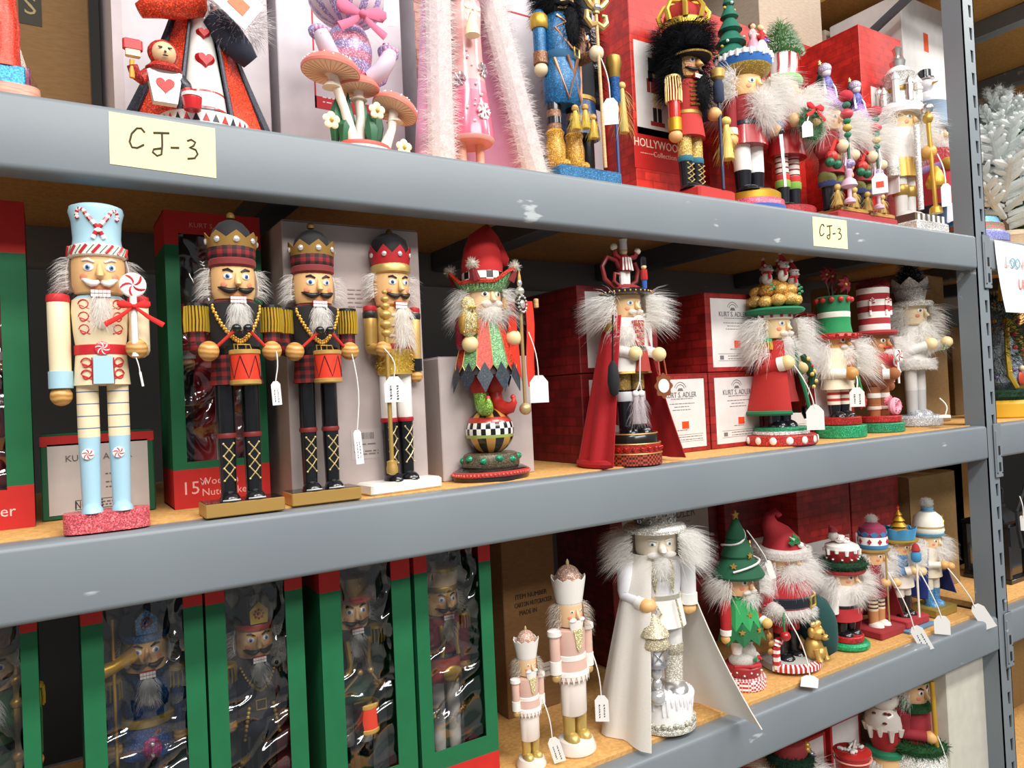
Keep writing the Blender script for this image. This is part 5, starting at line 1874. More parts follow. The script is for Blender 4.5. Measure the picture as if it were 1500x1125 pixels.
for x, y, z, mt, hat in ((-22, -8, 238, 'fur:#efebe4:#cfc8bd', 0), (20, -20, 232, 'fur:#efebe4:#cfc8bd', 1), (2, 16, 240, 'fur:#efebe4:#cfc8bd', 1), (-2, -20, 242, 'gloss:#e9e2d8', 2), (26, 8, 238, 'glit:#d6b27a', 2)):
    b = B(mt).ball((x, y, z + 3), (8, 7.5, 10), 10, 8).ball((x + 1, y - 2, z + 16), 6.5, 10, 8).ball((x + 1, y - 8, z + 14.5), (3, 3, 2.6), 8, 6)
    b.ball((x - 4, y - 1, z + 22), 2, 6, 5).ball((x + 6, y - 1, z + 22), 2, 6, 5)
    b.use('gloss:#1c1818').ball((x - 1.5, y - 7.6, z + 18), .9, 5, 4).ball((x + 3.5, y - 7.6, z + 18), .9, 5, 4).ball((x + 1, y - 10.6, z + 15), 1, 5, 4)
    k = F.p('bear_figurine', b, HT)
    b = B('velvet:#b5202a').lathe([(6.2, z + 9.4), (7.4, z + 11), (6, z + 12.6)], (x + .5, y - 1, 0), 10)
    b.tube([(x - 3, y - 7, z + 10), (x - 5, y - 9, z + 2)], 2, 5)
    F.p('scarf', b, k)
    if hat:
        b = B('velvet:#b5202a').tube([(x + 1, y - 1, z + 19), (x + 1, y, z + 26), (x - 3 * (hat - 1) - 1, y, z + 33)], [6.6, 4.5, 1.6], 9)
        b.use('fur:#f2eee8:#d8d2ca').ball((x - 3 * (hat - 1) - 1, y, z + 35), 2.8, 8, 6).tube([(x + 1 + 6.4 * math.cos(t), y - 1 + 6.4 * math.sin(t), z + 20) for t in [2 * PI * q / 12 for q in range(12)]], 1.8, 5, True)
        F.p('little_santa_hat', b, k)
WR = F.p('beaded_garland', B('fur:#3a6a42:#2a4a30').tube([(14, -34, 128), (22, -36, 112), (30, -36, 98), (30, -34, 84)], [4, 6, 6, 4], 8).use('glit:#dcc070').ball((18, -40, 122), 3.4, 6, 5).ball((28, -41, 104), 3.4, 6, 5).ball((33, -40, 90), 3.2, 6, 5).ball((22, -42, 100), 3.2, 6, 5).ball((27, -40, 82), 3, 6, 5).use('paint:#b5202a').ball((24, -41, 112), 2.6, 6, 5))
BW = F.p('glass_bowl', B('film:#ffffff').lathe([(5, 32), (11, 36), (14, 44), (13.4, 54), (12.4, 54), (12.8, 44), (10, 37.5), (4, 33.6)], (38, -26, 0), 18))
b = B('fur:#f4f2ee:#dedad4')
for q in ((34, -28, 42), (41, -24, 42), (38, -31, 44), (37, -24, 50), (42, -29, 51)):
    F.p('snowball', B('fur:#f4f2ee:#dedad4').ball(q, 5.4, 8, 6), BW)
F.p('bowl_cord', B('matte:#e4e0d8').tube([(20, -36, 112), (30, -32, 84), (26, -26, 56)], .8, 4).tube([(21, -36, 112), (40, -32, 80), (50, -26, 55)], .8, 4))
price_tag(F.world((-14, -38, 116)), F.world((-4, -62, 56)), 'large white price tag in front of the cookie hat santa\'s boots', (23, 34), F.S, turn=.5, writing=False)

# --- green top hat nutcracker
F = Fig('nutcracker', 'nutcracker in green top hat with poinsettias and red brim', 'nutcracker', stand(1262, 641, DM, 34))
BS = disc(F, 36, 18, 'glit:#2a9a66')
disc(F, 30, 12, 'glit:#b02a24', 18, name='base_tier', parent=BS)
L = legs(F, 30, 48, 72, 9, 22, 'gloss:#1a1a1e', None or 'paint:#efe4cd', 'gloss:#17171a', stripes=[('paint:#f0e6d2', 5), ('velvet:#b5302c', 4)] * 3, shoe_h=9)
T = coat(F, 70, 96, 132, 27, 22, 24, 'paint:#f0e4c6', 'paint:#f0e4c6', 'velvet:#2a7a4a', 6)
b = B('paint:#c8603a')
for z in (104, 114, 124):
    b.ball((-1, -20.5, z), 2.4, 6, 5).ball((8, -20, z), 2.4, 6, 5)
F.p('coat_buttons', b, T)
A = arm_bent(F, -1, 28, 128, 94, 8.5, 'paint:#f3ead4', (-8, -28, 92), 10, None, 'paint:#c98f4a')
A = arm_down(F, 1, 27, 128, 78, 8, 'paint:#f3ead4', 'paint:#efe6d4', 8, 'paint:#c98f4a', 8)
F.p('hand_ribbon', B('velvet:#2f8a4a').tube([(-4, -34, 92), (2, -36, 70), (0, -36, 56)], 1.4, 5).tube([(-6, -34, 92), (-6, -36, 66)], 1.4, 5))
b = B('velvet:#b3202a')
for i in range(7):
    a = 2 * PI * i / 7
    b.tube([(0, -37, 52), (6 * math.cos(a), -38, 52 + 6 * math.sin(a)), (12 * math.cos(a), -36, 52 + 12 * math.sin(a))], [2, 3.6, .6], 5)
F.p('poinsettia', b)
head(F, 124, 152, 20, 'paint:#e2b06a', mouth=False, brow=None, eye='#4a4038', ez=.6)
F.p('moustache', B(HAIRW).ball((-6, -19, 131), (8, 4, 3.6), 8, 6).ball((6, -19, 131), (8, 4, 3.6), 8, 6))
beard_blob(F, (2, -16, 121), (12, 8, 12), HAIRW, 260, 9, seed=55)
hair_drum(F, 98, 138, 22, HAIRW, 1700, 34, seed=56, jit=.5, cr=1.3, droop=.9)
HT = hat_ring(F, 'glit:#b8241f', [(20, 144), (33, 142), (35, 146), (33, 150), (20, 153)], name='hat_brim')
b = B('gem:#c02420')
for i in range(18):
    b.ball((34 * math.cos(2 * PI * i / 18), 33 * math.sin(2 * PI * i / 18), 147), 2.8, 6, 5)
F.p('brim_beads', b, HT)
b = B('velvet:#1f8a50').lathe([(24, 152), (22, 164), (22, 174), (22.2, 174.5, 'velvet:#e6e2d2'), (22.4, 182), (22, 182.5, 'velvet:#1c7044'), (22, 190), (24, 204), (21, 206)], (0, 0, 0), 22)
F.p('hat_crown', b, HT)
b = B('paint:#b8322c')
for i in range(12):
    b.ball((25 * math.cos(2 * PI * i / 12), 24 * math.sin(2 * PI * i / 12), 200), 4.2, 8, 6)
F.p('hat_baubles', b, HT)
g = random.Random(8)
for (x, y, z, s) in ((6, -14, 222, 1.0), (-4, 0, 236, .9), (-30, -8, 236, .8), (10, 8, 214, .8)):
    b = B('velvet:#7e1820')
    for i in range(8):
        a = 2 * PI * i / 8 + g.random() * .4
        b.tube([(x, y, z), (x + 8 * s * math.cos(a), y - 3, z + 8 * s * math.sin(a)), (x + 15 * s * math.cos(a), y - 1, z + 15 * s * math.sin(a))], [2 * s, 4.2 * s, .6], 5)
    b.use('glit:#d0a850').ball((x, y - 4, z), 2.4 * s, 6, 5)
    F.p('poinsettia', b, HT)
F.p('flower_stem', B('paint:#4a3a34').tube([(-8, 0, 205), (-18, -4, 222), (-30, -6, 236)], 1.2, 5).tube([(0, 0, 205), (-2, 0, 236)], 1.6, 5), HT)
price_tag(F.world((-9, -36, 88)), F.world((-22, -44, 72)), 'small white price tag held by the green top hat nutcracker', (19, 27), F.S, turn=.6)

# --- gingerbread man nutcracker
F = Fig('nutcracker', 'round gingerbread nutcracker in tall red and white striped hat', 'nutcracker', stand(1320, 633, DM, 32))
BS = disc(F, 33, 14, 'glit:#2a8a62')
disc(F, 29, 10, 'glit:#b02a28', 14, name='base_tier', parent=BS)
BR = 'velvet:#9c5f36'
L = legs(F, 24, 40, 66, 9, 23, BR, BR, None)
for k, s in enumerate((-1, 1)):
    F.p('icing_band', B('gloss:#f3eee8').lathe([(9.4, 50), (10, 52), (9.6, 57)], (s * 11.5, 0, 0), 12), L[k])
    F.p('icing_band', B('gloss:#e8d4cc').lathe([(9.4, 33), (10, 34), (9.6, 38)], (s * 11.5, 0, 0), 12), L[k])
T = F.p('body', B(BR).ball((0, 0, 90), (29, 27, 29), 20, 14))
b = B('velvet:#a8262a').ball((2, -8, 98), (23, 20.5, 20), 16, 12)
F.p('red_vest', b, T)
b = B('gloss:#f4f0ea')
pts = [(-20 + 0, -19, 98), (-14, -25, 86), (2, -28.5, 80), (18, -24, 86), (23, -17, 100), (14, -21, 114)]
b.tube(pts, 1.8, 6)
b.tube([(2 + 6 * math.cos(t), -28.6, 101 + 6 * math.sin(t)) for t in [.3 + .55 * i for i in range(9)]], 1.4, 5)
F.p('icing_lines', b, T)
arm_bent(F, -1, 30, 108, 84, 7.5, BR, (-12, -32, 84), 9, 'gloss:#f3eee8', BR)
arm_down(F, 1, 30, 108, 72, 7, BR, 'gloss:#f3eee8', 5, BR, 7.5)
LP = rod(F, 'lollipop_stick', [(-10, -38, 70), (-10, -38, 104)], 1.5, 'gloss:#f3eee8')
swirl_disc(F, (-10, -39, 110), 9, LP, 'lollipop', 'gloss:#f3eee8', 'gloss:#b52c34', 4, 5)
b = B('gloss:#f2eeea')
for q in ((22, -16, 118), (27, -10, 108), (24, -20, 104)):
    b.ball(q, 6, 8, 6)
F.p('marshmallows', b, T)
head(F, 112, 146, 19, 'velvet:#b27848', mouth=False, brow=None, eye='#3a2a20', ez=.6)
F.p('moustache', B('velvet:#b8322c').tube([(-8, -18, 122), (0, -21, 124), (8, -18, 122), (14, -14, 128)], [1, 3, 3, 1], 6))
hair_drum(F, 110, 138, 20, HAIRW, 1200, 26, seed=61, jit=.5, cr=1.3, droop=.8)
beard_blob(F, (4, -16, 114), (10, 7, 8), HAIRW, 160, 8, seed=62)
HT = hat_ring(F, 'velvet:#9a2426', [(18, 142), (30, 141), (32, 144), (30, 147), (18, 149)], name='hat_brim')
b = B('gloss:#efe8e0')
z = 148
k = 0
pr = []
while z < 210:
    pr += [(21 + .02 * (z - 148), z, ('velvet:#efe8e0', 'velvet:#a3262c')[k % 2]), (21 + .02 * (z - 140), z + 8.4)]
    z += 8.9
    k += 1
b.lathe(pr, (0, 0, 0), 22)
HC = F.p('hat_crown', b, HT)
for a in (-1.2, -.2, .7):
    f = drum(22, 1)
    cane(F, lambda u, z_: f(a + u, z_, 1), [(0, 170), (0, 190), (.1, 194), (.2, 192), (.22, 187)], 1.7, HC)
b = B('velvet:#8a1c22').lathe([(20, 208), (20, 212), (10, 216)], (0, 0, 0), 14)
b.fur(ball_spots((0, 0, 212), (17, 17, 8), 0), 600, 8, 1.4, 0, .5, 63)
F.p('hat_fluff', b, HT)
D = B('paint:#e8a4b4')
D.tube([(8 * math.cos(t), 8 * math.sin(t), 0) for t in [2 * PI * i / 16 for i in range(16)]], 5, 8, True)
D.xf(Matrix.Translation((4, -22, 37)) @ Matrix.Rotation(PI / 2, 4, 'X'), 0)
DN = F.p('donut', D)
b = B('gloss:#c8586c')
g = random.Random(3)
for i in range(20):
    a = g.uniform(0, 2 * PI)
    b.ball((4 + 8 * math.cos(a) + g.uniform(-2, 2), -27, 37 + 8 * math.sin(a) + g.uniform(-2, 2)), .9, 5, 4)
F.p('sprinkles', b, DN)
F.p('sweets', B('glit:#d8707c').ball((14, -6, 44), (10, 6, 11), 10, 8).use('paint:#e28a4c').tube([(12, -20, 28), (28, -14, 34)], [4, 2], 6))

# --- silver white nutcracker
F = Fig('nutcracker', 'frosted white nutcracker with dark bottle brush tree in its hat, beside the post', 'nutcracker', stand(1376, 624, DM, 32))
BS = F.p('base', B('glit:#b9bcc0').lathe([(34, 0), (36, 2), (36, 12), (32, 16)], (0, 0, 0), 28, 1, .9))
L = legs(F, 16, 52, 86, 8.5, 22, 'paint:#b9b7b6', 'paint:#d6d2ce', 'glit:#b4b6ba', shoe_h=8)
T = coat(F, 84, 108, 146, 24, 20, 22, 'paint:#dedad4', 'paint:#dedad4')
b = B(HAIRW).lathe([(22, 82), (26, 86), (26, 94), (22, 98)], (0, 0, 0), 18)
b.fur(ring_spots((0, 0, 0), 25, 0, 2 * PI, 82, 98, -.1), 700, 7, .9, .3, .5, 65)
F.p('fur_hem', b)
arm_bent(F, -1, 25, 140, 108, 8, 'paint:#e2deda', (-4, -28, 118), 9, None, 'paint:#ecd4a0')
arm_bent(F, 1, 25, 140, 108, 8, 'paint:#e2deda', (20, -38, 120), 8, None, 'paint:#ecd4a0')
b = B('paint:#8a9a80')
g = random.Random(4)
for i in range(26):
    t = g.random()
    p = (lerp(-2, 26, t), -42 + g.uniform(-3, 3), 108 + 10 * t)
    b.tube([p, (p[0] + g.uniform(-6, 6), p[1] + g.uniform(-4, 4), p[2] + g.uniform(-2, 8))], [.9, .4], 4)
F.p('leafy_twig', b)
beard_blob(F, (2, -16, 132), (15, 10, 22), HAIRW, 520, 11, seed=66)
head(F, 146, 180, 20, 'paint:#eed8b0', mouth=False, brow=None, eye='#5a5048', ez=.62)
hair_drum(F, 120, 174, 22, HAIRW, 1200, 24, seed=67, jit=.5, cr=1.25, droop=.8)
HT = hat_ring(F, 'glit:#d8d4cc', [(18, 174), (29, 174), (31, 178), (29, 181), (18, 183)], name='hat_brim')
crown(F, 'glit:#d6cfc8', 182, 216, 19, 27, 6, None, HT, th=1.4, name='hat_crown', dip=.3)
bottle_tree(F, (0, 0, 196), 52, 24, 'fur:#3a3f48:#23262c', 'fur:#a9aeb6:#8a9098', n=900, parent=HT, seed=68)
F2 = F
price_tag(F.world((-12, -40, 40)), F.world((-20, -50, 17)), 'white tag lying on the board by the frosted white nutcracker', (14, 30), F.S, turn=.4, flat=True, writing=False, slack=.6)

# ---------------------------------------------------------------- lower shelf, open figures from left to right
def rose_king(loc, S, label, big):
    F = Fig('nutcracker', label, 'nutcracker', loc, 0, 'white and rose nutcrackers', S=S)
    RO, WH, GD = 'paint:#d9b3a4', 'paint:#efe9e2', 'gold:#cdb26a'
    BS = F.p('base', B('gloss:#e8e2da').lathe([(30, 0), (33, 3), (33, 8), (28, 20), (24, 22)], (0, 0, 0), 30, 1, .95))
    L = legs(F, 22, 62, 118, 10.5, 23, GD, 'paint:#eee3da', GD, shoe_h=12, toe=1.1)
    F.p('trousers', B('paint:#eee3da').lathe([(20, 58), (22, 60), (23, 112), (22, 120)], (0, 0, 0), 20, 1, .72))
    T = coat(F, 116, 150, 196, 28, 23, 25, RO, RO, WH, 9, hem=None)
    b = B(WH)
    for i in range(20):
        a0, a1 = 2 * PI * i / 20, 2 * PI * (i + 1) / 20
        r, s = 28.6, .8
        b.add([(r * math.cos(a0), r * s * math.sin(a0), 124), (r * math.cos((a0 + a1) / 2), r * s * math.sin((a0 + a1) / 2), 111), (r * math.cos(a1), r * s * math.sin(a1), 124)], [(0, 1, 2)])
    b.lathe([(28, 122), (29, 123), (28, 129), (26.5, 130)], (0, 0, 0), 22, 1, .8)
    F.p('pointed_hem', b, T)
    F.p('lapel', B('glit:#d8cc9a').prism([(-9, 196), (9, 196), (4, 166), (0, 160), (-4, 166)], -21.5, -17), T)
    for s in (-1, 1):
        A = arm_down(F, s, 32, 194, 128, 8.5, RO, WH, 20, 'gold:#d8b878', 8)
        F.p('epaulette', B(WH).lathe([(10, 186), (11.5, 188), (11, 195), (5, 198)], (0, 0, 0), 14), A)
    head(F, 196, 238, 21, 'paint:#e6bd93', mouth=False, brow=None, eye='#3a2c24', ez=.66, es=.65)
    H2 = F.p('moustache', B('paint:#efe9e1').ball((-7, -19, 210), (8, 4, 4), 10, 6).ball((7, -19, 210), (8, 4, 4), 10, 6))
    b = B('paint:#efe9e1').lathe([(2, 172), (8, 182), (12, 198), (14, 208), (6, 212)], (0, -16, 0), 12, 1, .5)
    F.p('beard', b)
    hair_drum(F, 194, 234, 21, 'fur:#e8dfd3:#cfc3b4', 320, 15, seed=71, droop=1.4)
    HT = hat_ring(F, WH, [(20, 232), (21, 236), (24, 258), (22, 259)])
    crown(F, WH, 236, 277, 21.5, 29, 10, None, HT, th=1.2, dip=.12, name='hat_crown')
    F.p('hat_dome', B('glit:#c9a493').ball((0, 0, 272), (21, 20, 22), 16, 10), HT)
    F.p('hat_knob', B('gold:#d8c090').lathe([(1.2, 290), (3, 295), (2.6, 299), (.6, 303)], (0, 0, 0), 8), HT)
    return F


lb = stand(863, 1110, DL, 31)
rk_ = rose_king(lb, dist(lb) / FPX * 278 / 302, 'larger white and rose nutcracker with gold boots beside the white caped king', True)
ls = (0.640, 0.086, DL)
r3 = copy_tree(rk_.root)
r3.location = ls
r3['label'] = 'smaller white and rose nutcracker with gold boots before the kraft carton'
for ch in r3.children:
    pass
r3.scale = (.705, .705, .705)
price_tag(rk_.world((34, -2, 160)), rk_.world((43, -16, 80)), 'white price tag with handwriting by the larger rose nutcracker', (20, 38), None, turn=.3)
p_ = lambda u: Vector(ls) + Vector(u) * rk_.S * .705
price_tag(p_((30, -10, 140)), p_((38, -28, 60)), 'slanted white price tag by the smaller rose nutcracker', (18, 37), None, turn=.3, tilt=-.28)

# --- white caped king
F = Fig('nutcracker', 'large white king nutcracker in a white satin cape holding a silver lantern', 'nutcracker', stand(1003, 1074, DL, 42), -.45, sc=(1.0, .845))
b = B('glit:#c8c4b8').lathe([(43, 0), (46, 2), (46, 8), (42, 11, 'paint:#efedea'), (42, 56), (40, 60), (34, 62)], (0, 0, 0), 36)
BS = F.p('base', b)
b = B('gloss:#f4f4f6')
g = random.Random(12)
for i in range(40):
    a = 2 * PI * i / 40
    l2 = g.uniform(8, 26)
    b.tube([(42 * math.cos(a), 42 * math.sin(a), 60), (43 * math.cos(a), 43 * math.sin(a), 56), (43 * math.cos(a), 43 * math.sin(a), 58 - l2)], [2.4, 2.8, 1.2], 5)
F.p('icicles', b, BS)
b = B('glit:#b8b4a8')
for i in range(30):
    a = 2 * PI * i / 30
    b.ball((42 * math.cos(a), 42 * math.sin(a), 13 + 3 * (i % 2)), (5, 5, 5), 7, 5)
F.p('base_pebbles', b, BS)
SV, WHT = 'metal:#dcdde2', 'paint:#eeebe6'
L = legs(F, 62, 130, 178, 15, 36, 'glit:#d9d2c4', 'paint:#e9e6e2', 'metal:#e6e6ea', shoe_h=15)
for k, s in enumerate((-1, 1)):
    F.p('boot_cuff', B('glit:#b0a894').lathe([(15.4, 122), (16.4, 126), (16, 138), (15, 140)], (s * 18, 0, 0), 14), L[k])
T = coat(F, 172, 224, 290, 40, 33, 36, WHT, 'paint:#e6e6ea', 'gem:#d9d4c4', 9, sy=.78)
b = B('glit:#c0b596')
for s in (-1, 1):
    b.sheet([[(s * (4 + 3 * k), -29 - .4 * k, 286 - 18 * k), (s * (15 + 3 * math.sin(k * 1.2)), -25, 288 - 16 * k)] for k in range(4)], 1.2)
    b.tube([(s * 17, -30, 222), (s * (6 + 14 * (s > 0)), -33, 200), (s * 24, -33, 174)], 1.6, 5)
F.p('brocade_trim', b, T)
A = arm_bent(F, -1, 47, 284, 226, 13, 'paint:#e4e4e8', (-26, -32, 216), 13, WHT, 'paint:#e3b576')
A = arm_down(F, 1, 46, 284, 204, 12, 'paint:#e9e7e8', WHT, 18, 'paint:#e3b576', 11)
LN = F.p('lantern', B('glit:#c9bda0').lathe([(20, 150), (21, 153), (17, 168), (21, 170), (16, 182), (10, 188), (7, 198), (2, 204)], (-20, -40, 0), 14))
F.p('lantern_ring', B(SV).tube([(-20 + 4 * math.cos(t), -40, 207 + 5 * math.sin(t)) for t in [2 * PI * i / 12 for i in range(12)]], 1.2, 5, True), LN)
b = B('metal:#c4c6cc')
for i in range(6):
    a, a2 = 2 * PI * i / 6, 2 * PI * (i + 1) / 6
    P = lambda q, z, r=17: (-20 + r * math.cos(q), -40 + r * math.sin(q), z)
    b.tube([P(a, 152, 18), P(a, 122, 15)], 1.5, 4)
    b.tube([P(a, 150, 18), P(a2, 124, 15)], 1.1, 4)
    b.tube([P(a2, 150, 18), P(a, 124, 15)], 1.1, 4)
b.lathe([(15, 118), (16, 120), (16, 124), (12, 125)], (-20, -40, 0), 12)
F.p('lantern_cage', b, LN)
F.p('lantern_glow_drum', B('paint:#f3f1ee').lathe([(12, 124), (13, 126), (14, 150)], (-20, -40, 0), 12), LN)
F.p('crystal_drop', B('gem:#dfe0e2').ball((-20, -40, 106), (8, 8, 12), 10, 8).ball((-20, -40, 88), (7, 7, 10), 10, 8).ball((-20, -40, 66), (12, 12, 13), 12, 9), LN)
beard_blob(F, (0, -26, 274), (16, 9, 24), HAIRW, 360, 11, seed=81)
head(F, 288, 334, 30, 'paint:#e9dcc6', mouth=False, brow='paint:#efeae2', eye='#7a8894', ez=.6, nose=1.3, es=.8, cheeks=False)
F.p('moustache', B(HAIRW).ball((-10, -28, 298), (12, 5, 6), 10, 6).ball((10, -28, 298), (12, 5, 6), 10, 6))
hair_drum(F, 284, 334, 33, HAIRW, 1700, 40, seed=82, jit=.45, cr=1.25, droop=.8)
HT = hat_ring(F, 'glit:#d8d5cd', [(34, 332), (45, 334), (46, 340), (43, 345), (32, 347)], name='hat_brim')
hat_ring(F, 'glit:#9b968c', [(29, 346), (30, 348), (31, 384), (28, 386)], HT, name='hat_crown')
b = B(SV)
for k in range(3):
    for i in range(12):
        a = 2 * PI * (i + .5 * (k % 2)) / 12
        b.tube([(31 * math.cos(a + .12 * math.cos(t)), 30 * math.sin(a + .12 * math.cos(t)), 354 + 10 * k + 4 * math.sin(t)) for t in [PI * .4 * q for q in range(5)]], 1.0, 4, True)
F.p('hat_filigree', b, HT)
SAT = 'velvet:#e6e1d8'
# the cape stands open to both sides and trails over the edge of the board
rows = []
for j in range(12):
    t = j / 11
    z = lerp(296, -2, t ** 1.0)
    row = []
    for i in range(15):
        u = i / 14
        a = lerp(.76 * PI, 1.38 * PI, u)
        r = lerp(34, 76, t ** .8) * (1 + .09 * t ** .7 * math.sin(u * 15))
        x, y = r * math.cos(a) - 16 * t, (lerp(.8, 1.0, t)) * r * math.sin(a) + 4
        if u > .8:
            y -= 14 * t * (u - .8) * 5
        row.append((x, y, max(1.0, z + 4 * math.sin(u * 7) * t)))
    rows.append(row)
cape(F, SAT, rows, 1.6)
rows = []
for j in range(12):
    t = j / 11
    z = lerp(294, 0, t)
    row = []
    for i in range(17):
        u = i / 16
        a = lerp(-.04 * PI, .76 * PI, u)
        r = lerp(33, 82, t ** .9) * (1 + .08 * t ** .7 * math.sin(u * 14 + 1))
        x, y = r * math.cos(a) + 30 * t * t * (1 - u) + 8 * t, .92 * r * math.sin(a) + 2 - 44 * t * t * (1 - u) ** 1.5
        row.append((x, y, max(1.0, z + 3 * math.sin(u * 6) * t)))
    rows.append(row)
cape(F, SAT, rows, 1.6)

# --- tree hat elf nutcracker
F = Fig('nutcracker', 'nutcracker in dark green tree hat and leafy green tunic standing on a cupcake base', 'nutcracker', stand(1116, 1013, DL, 33), sc=(1.0, .925))
b = B('check:#b52a33:#efe8e2:230').lathe([(30, 0), (32, 2), (32, 15), (30, 18)], (0, 0, 0), 26)
BS = F.p('base', b)
b = B('paint:#a32a30').lathe([(22, 17), (25, 20), (27, 33), (24, 36)], (0, 0, 0), 22)
b.use('gloss:#f2eee8')
for i in range(16):
    b.ball((26 * math.cos(2 * PI * i / 16), 26 * math.sin(2 * PI * i / 16), 24 + 4 * (i % 2)), 1.6, 6, 4)
F.p('base_tier', b, BS)
b = B('fur:#f2efe9:#dad5cc').ball((-4, -2, 42), (20, 19, 12), 12, 8).ball((6, -6, 52), (12, 12, 14), 10, 8).ball((16, -8, 42), (9, 9, 10), 10, 8)
b.use('velvet:#b52a33').tube([(-24, -6, 36), (-10, -24, 38), (8, -24, 36)], 2.4, 6).tube([(14, -18, 46), (22, -14, 40)], 3, 6)
b.use('paint:#2f7a4a').ball((2, -22, 46), (4, 2, 5), 6, 5)
F.p('snow_bears', b, BS)
L = legs(F, 52, 64, 84, 8.5, 22, 'paint:#efe8e0', 'velvet:#b52a33', None, stripes=[('paint:#efe8e0', 7), ('velvet:#b52a33', 4)] * 2)
T = F.p('torso', B('velvet:#1d7a3e').lathe([(30, 76), (31, 80), (24, 112), (22, 134), (16, 146)], (0, 0, 0), 20, 1, .85))
b = B()
for lay, (z0, z1, r0, r1, mt) in enumerate(((70, 104, 35, 26, 'velvet:#176134'), (92, 138, 29, 20, 'velvet:#2f9a55'))):
    b.use(mt)
    n = 9
    for i in range(n):
        a = 2 * PI * (i + .5 * lay) / n - PI / 2
        P = lambda q, z, r: (r * math.cos(a + q * PI / n), .88 * r * math.sin(a + q * PI / n), z)
        b.sheet([[P(-1.0, z1, r1), P(0, z1, r1 + 1), P(1.0, z1, r1)], [P(-1.1, lerp(z0, z1, .35), lerp(r0, r1, .35)), P(0, lerp(z0, z1, .3), lerp(r0, r1, .3) + 2), P(1.1, lerp(z0, z1, .35), lerp(r0, r1, .35))], [P(-.2, z0 + 3, r0), P(0, z0, r0 + 1), P(.2, z0 + 3, r0)]], .8)
F.p('leaf_tunic', b, T, sharp=25)
def star_mb(b, c, r, th=1.0, n=5, fx=0.0):
    k = len(b.v)
    b.prism([((r if i % 2 == 0 else r * .45) * math.sin(PI * i / n), (r if i % 2 == 0 else r * .45) * math.cos(PI * i / n)) for i in range(2 * n)], -th, th)
    for i in range(k, len(b.v)):
        v = Matrix.Rotation(fx, 3, 'Z') @ Vector(b.v[i])
        b.v[i] = (v.x + c[0], v.y + c[1], v.z + c[2])
    return b
b = B('gold:#c79a4a')
for a, z, r in ((-2.3, 92, 33), (-1.4, 92, 33), (-.6, 90, 33), (-1.8, 116, 27)):
    star_mb(b, (r * math.cos(a), .88 * r * math.sin(a), z), 5, .8, 5, a + PI / 2)
F.p('star_studs', b, T)
arm_down(F, -1, 31, 140, 86, 8, 'paint:#b3242a', 'paint:#efe8e0', 8, 'paint:#e0ae66', 8.5)
A = arm_bent(F, 1, 29, 140, 104, 8, 'paint:#b3242a', (30, -22, 96), 8.5, 'paint:#efe8e0', 'paint:#e0ae66')
F.p('garland', B('paint:#a8763a').ball((36, -20, 74), (5, 4, 6), 8, 6).ball((38, -22, 62), (6, 4, 5), 8, 6).ball((35, -22, 50), (5, 4, 5), 8, 6).tube([(31, -22, 96), (36, -22, 60)], 1, 5))
head(F, 142, 182, 22, 'paint:#ebb98a', mouth=False, brow=None, eye='#5a6a60', ez=.6)
beard_blob(F, (4, -16, 140), (13, 8, 10), HAIRW, 260, 10, seed=85)
F.p('moustache', B(HAIRW).ball((-6, -21, 151), (8, 4, 3.6), 8, 6).ball((6, -21, 151), (8, 4, 3.6), 8, 6))
hair_drum(F, 146, 176, 24, HAIRW, 1200, 22, seed=86, jit=.5, cr=1.25, droop=.9)
GH = 'velvet:#0f5034'
HT = hat_ring(F, GH, [(20, 178), (37, 172), (39, 176), (34, 184), (27, 196), (22, 202), (24, 206), (19, 222), (15, 230), (16, 233), (9, 250), (4, 262), (1, 264)])
b = B('matte:#e8e6e0')
b.tube([((36 - 33 * t) * math.cos(-2.6 + 11 * t), (36 - 33 * t) * math.sin(-2.6 + 11 * t), 186 + 72 * t + 3 * math.sin(18 * t)) for t in [i / 40 for i in range(41)]], 1.7, 5)
F.p('hat_garland', b, HT)
b = B('gold:#c79a4a')
for a, z, r in ((-1.6, 208, 24), (-2.6, 194, 31), (-.7, 222, 19)):
    star_mb(b, (r * math.cos(a), r * math.sin(a), z), 5.5, .9, 5, a + PI / 2)
star_mb(b, (0, 0, 268), 8, 1.4)
F.p('hat_stars', b, HT)
price_tag(F.world((10, -12, 244)), F.world((44, -18, 192)), 'narrow white price tag strung from the green tree hat', (9, 28), F.S, turn=.8, tilt=-.25, writing=False, slack=.05)

# --- santa with the golden dog
F = Fig('nutcracker', 'santa nutcracker with dark green sack and a golden dog on its candy cane base', 'nutcracker', stand(1192, 987, DL, 44), sc=(.97, .88))
b = B('fur:#f1eee9:#dcd8d0').lathe([(36, 0), (40, 3), (38, 12), (26, 18)], (0, 0, 0), 28)
BS = F.p('base', b)
cane(F, lambda u, z: (42 * math.cos(u), 42 * math.sin(u), z), [(-.2 + PI * 1.0 - PI * 1.28 * (i / 14) if False else PI * (1.06 + .98 * i / 14), 10 + 0 * i) for i in range(15)], 7.5, BS)
cane(F, lambda u, z: (u, -14, z), [(-42, 10), (-44, 30), (-43, 46), (-38, 54), (-32, 50)], 6, BS)
L = legs(F, 16, 58, 92, 11, 28, 'gloss:#15161a', 'velvet:#b3242a', 'gloss:#15161a', shoe_h=11)
b = B('velvet:#b3202a').lathe([(38, 96), (42, 104), (42, 122), (38, 142), (26, 158)], (0, 0, 0), 24, 1, .9)
T = F.p('torso', b)
b = B(HAIRW).lathe([(38, 88), (43, 92), (43, 100), (40, 104)], (0, 0, 0), 24, 1, .9)
b.fur(ring_spots((0, 0, 0), 42, 0, 2 * PI, 86, 104, -.6, .9), 900, 10, .9, .6, .4, 91)
F.p('fur_hem', b, T)
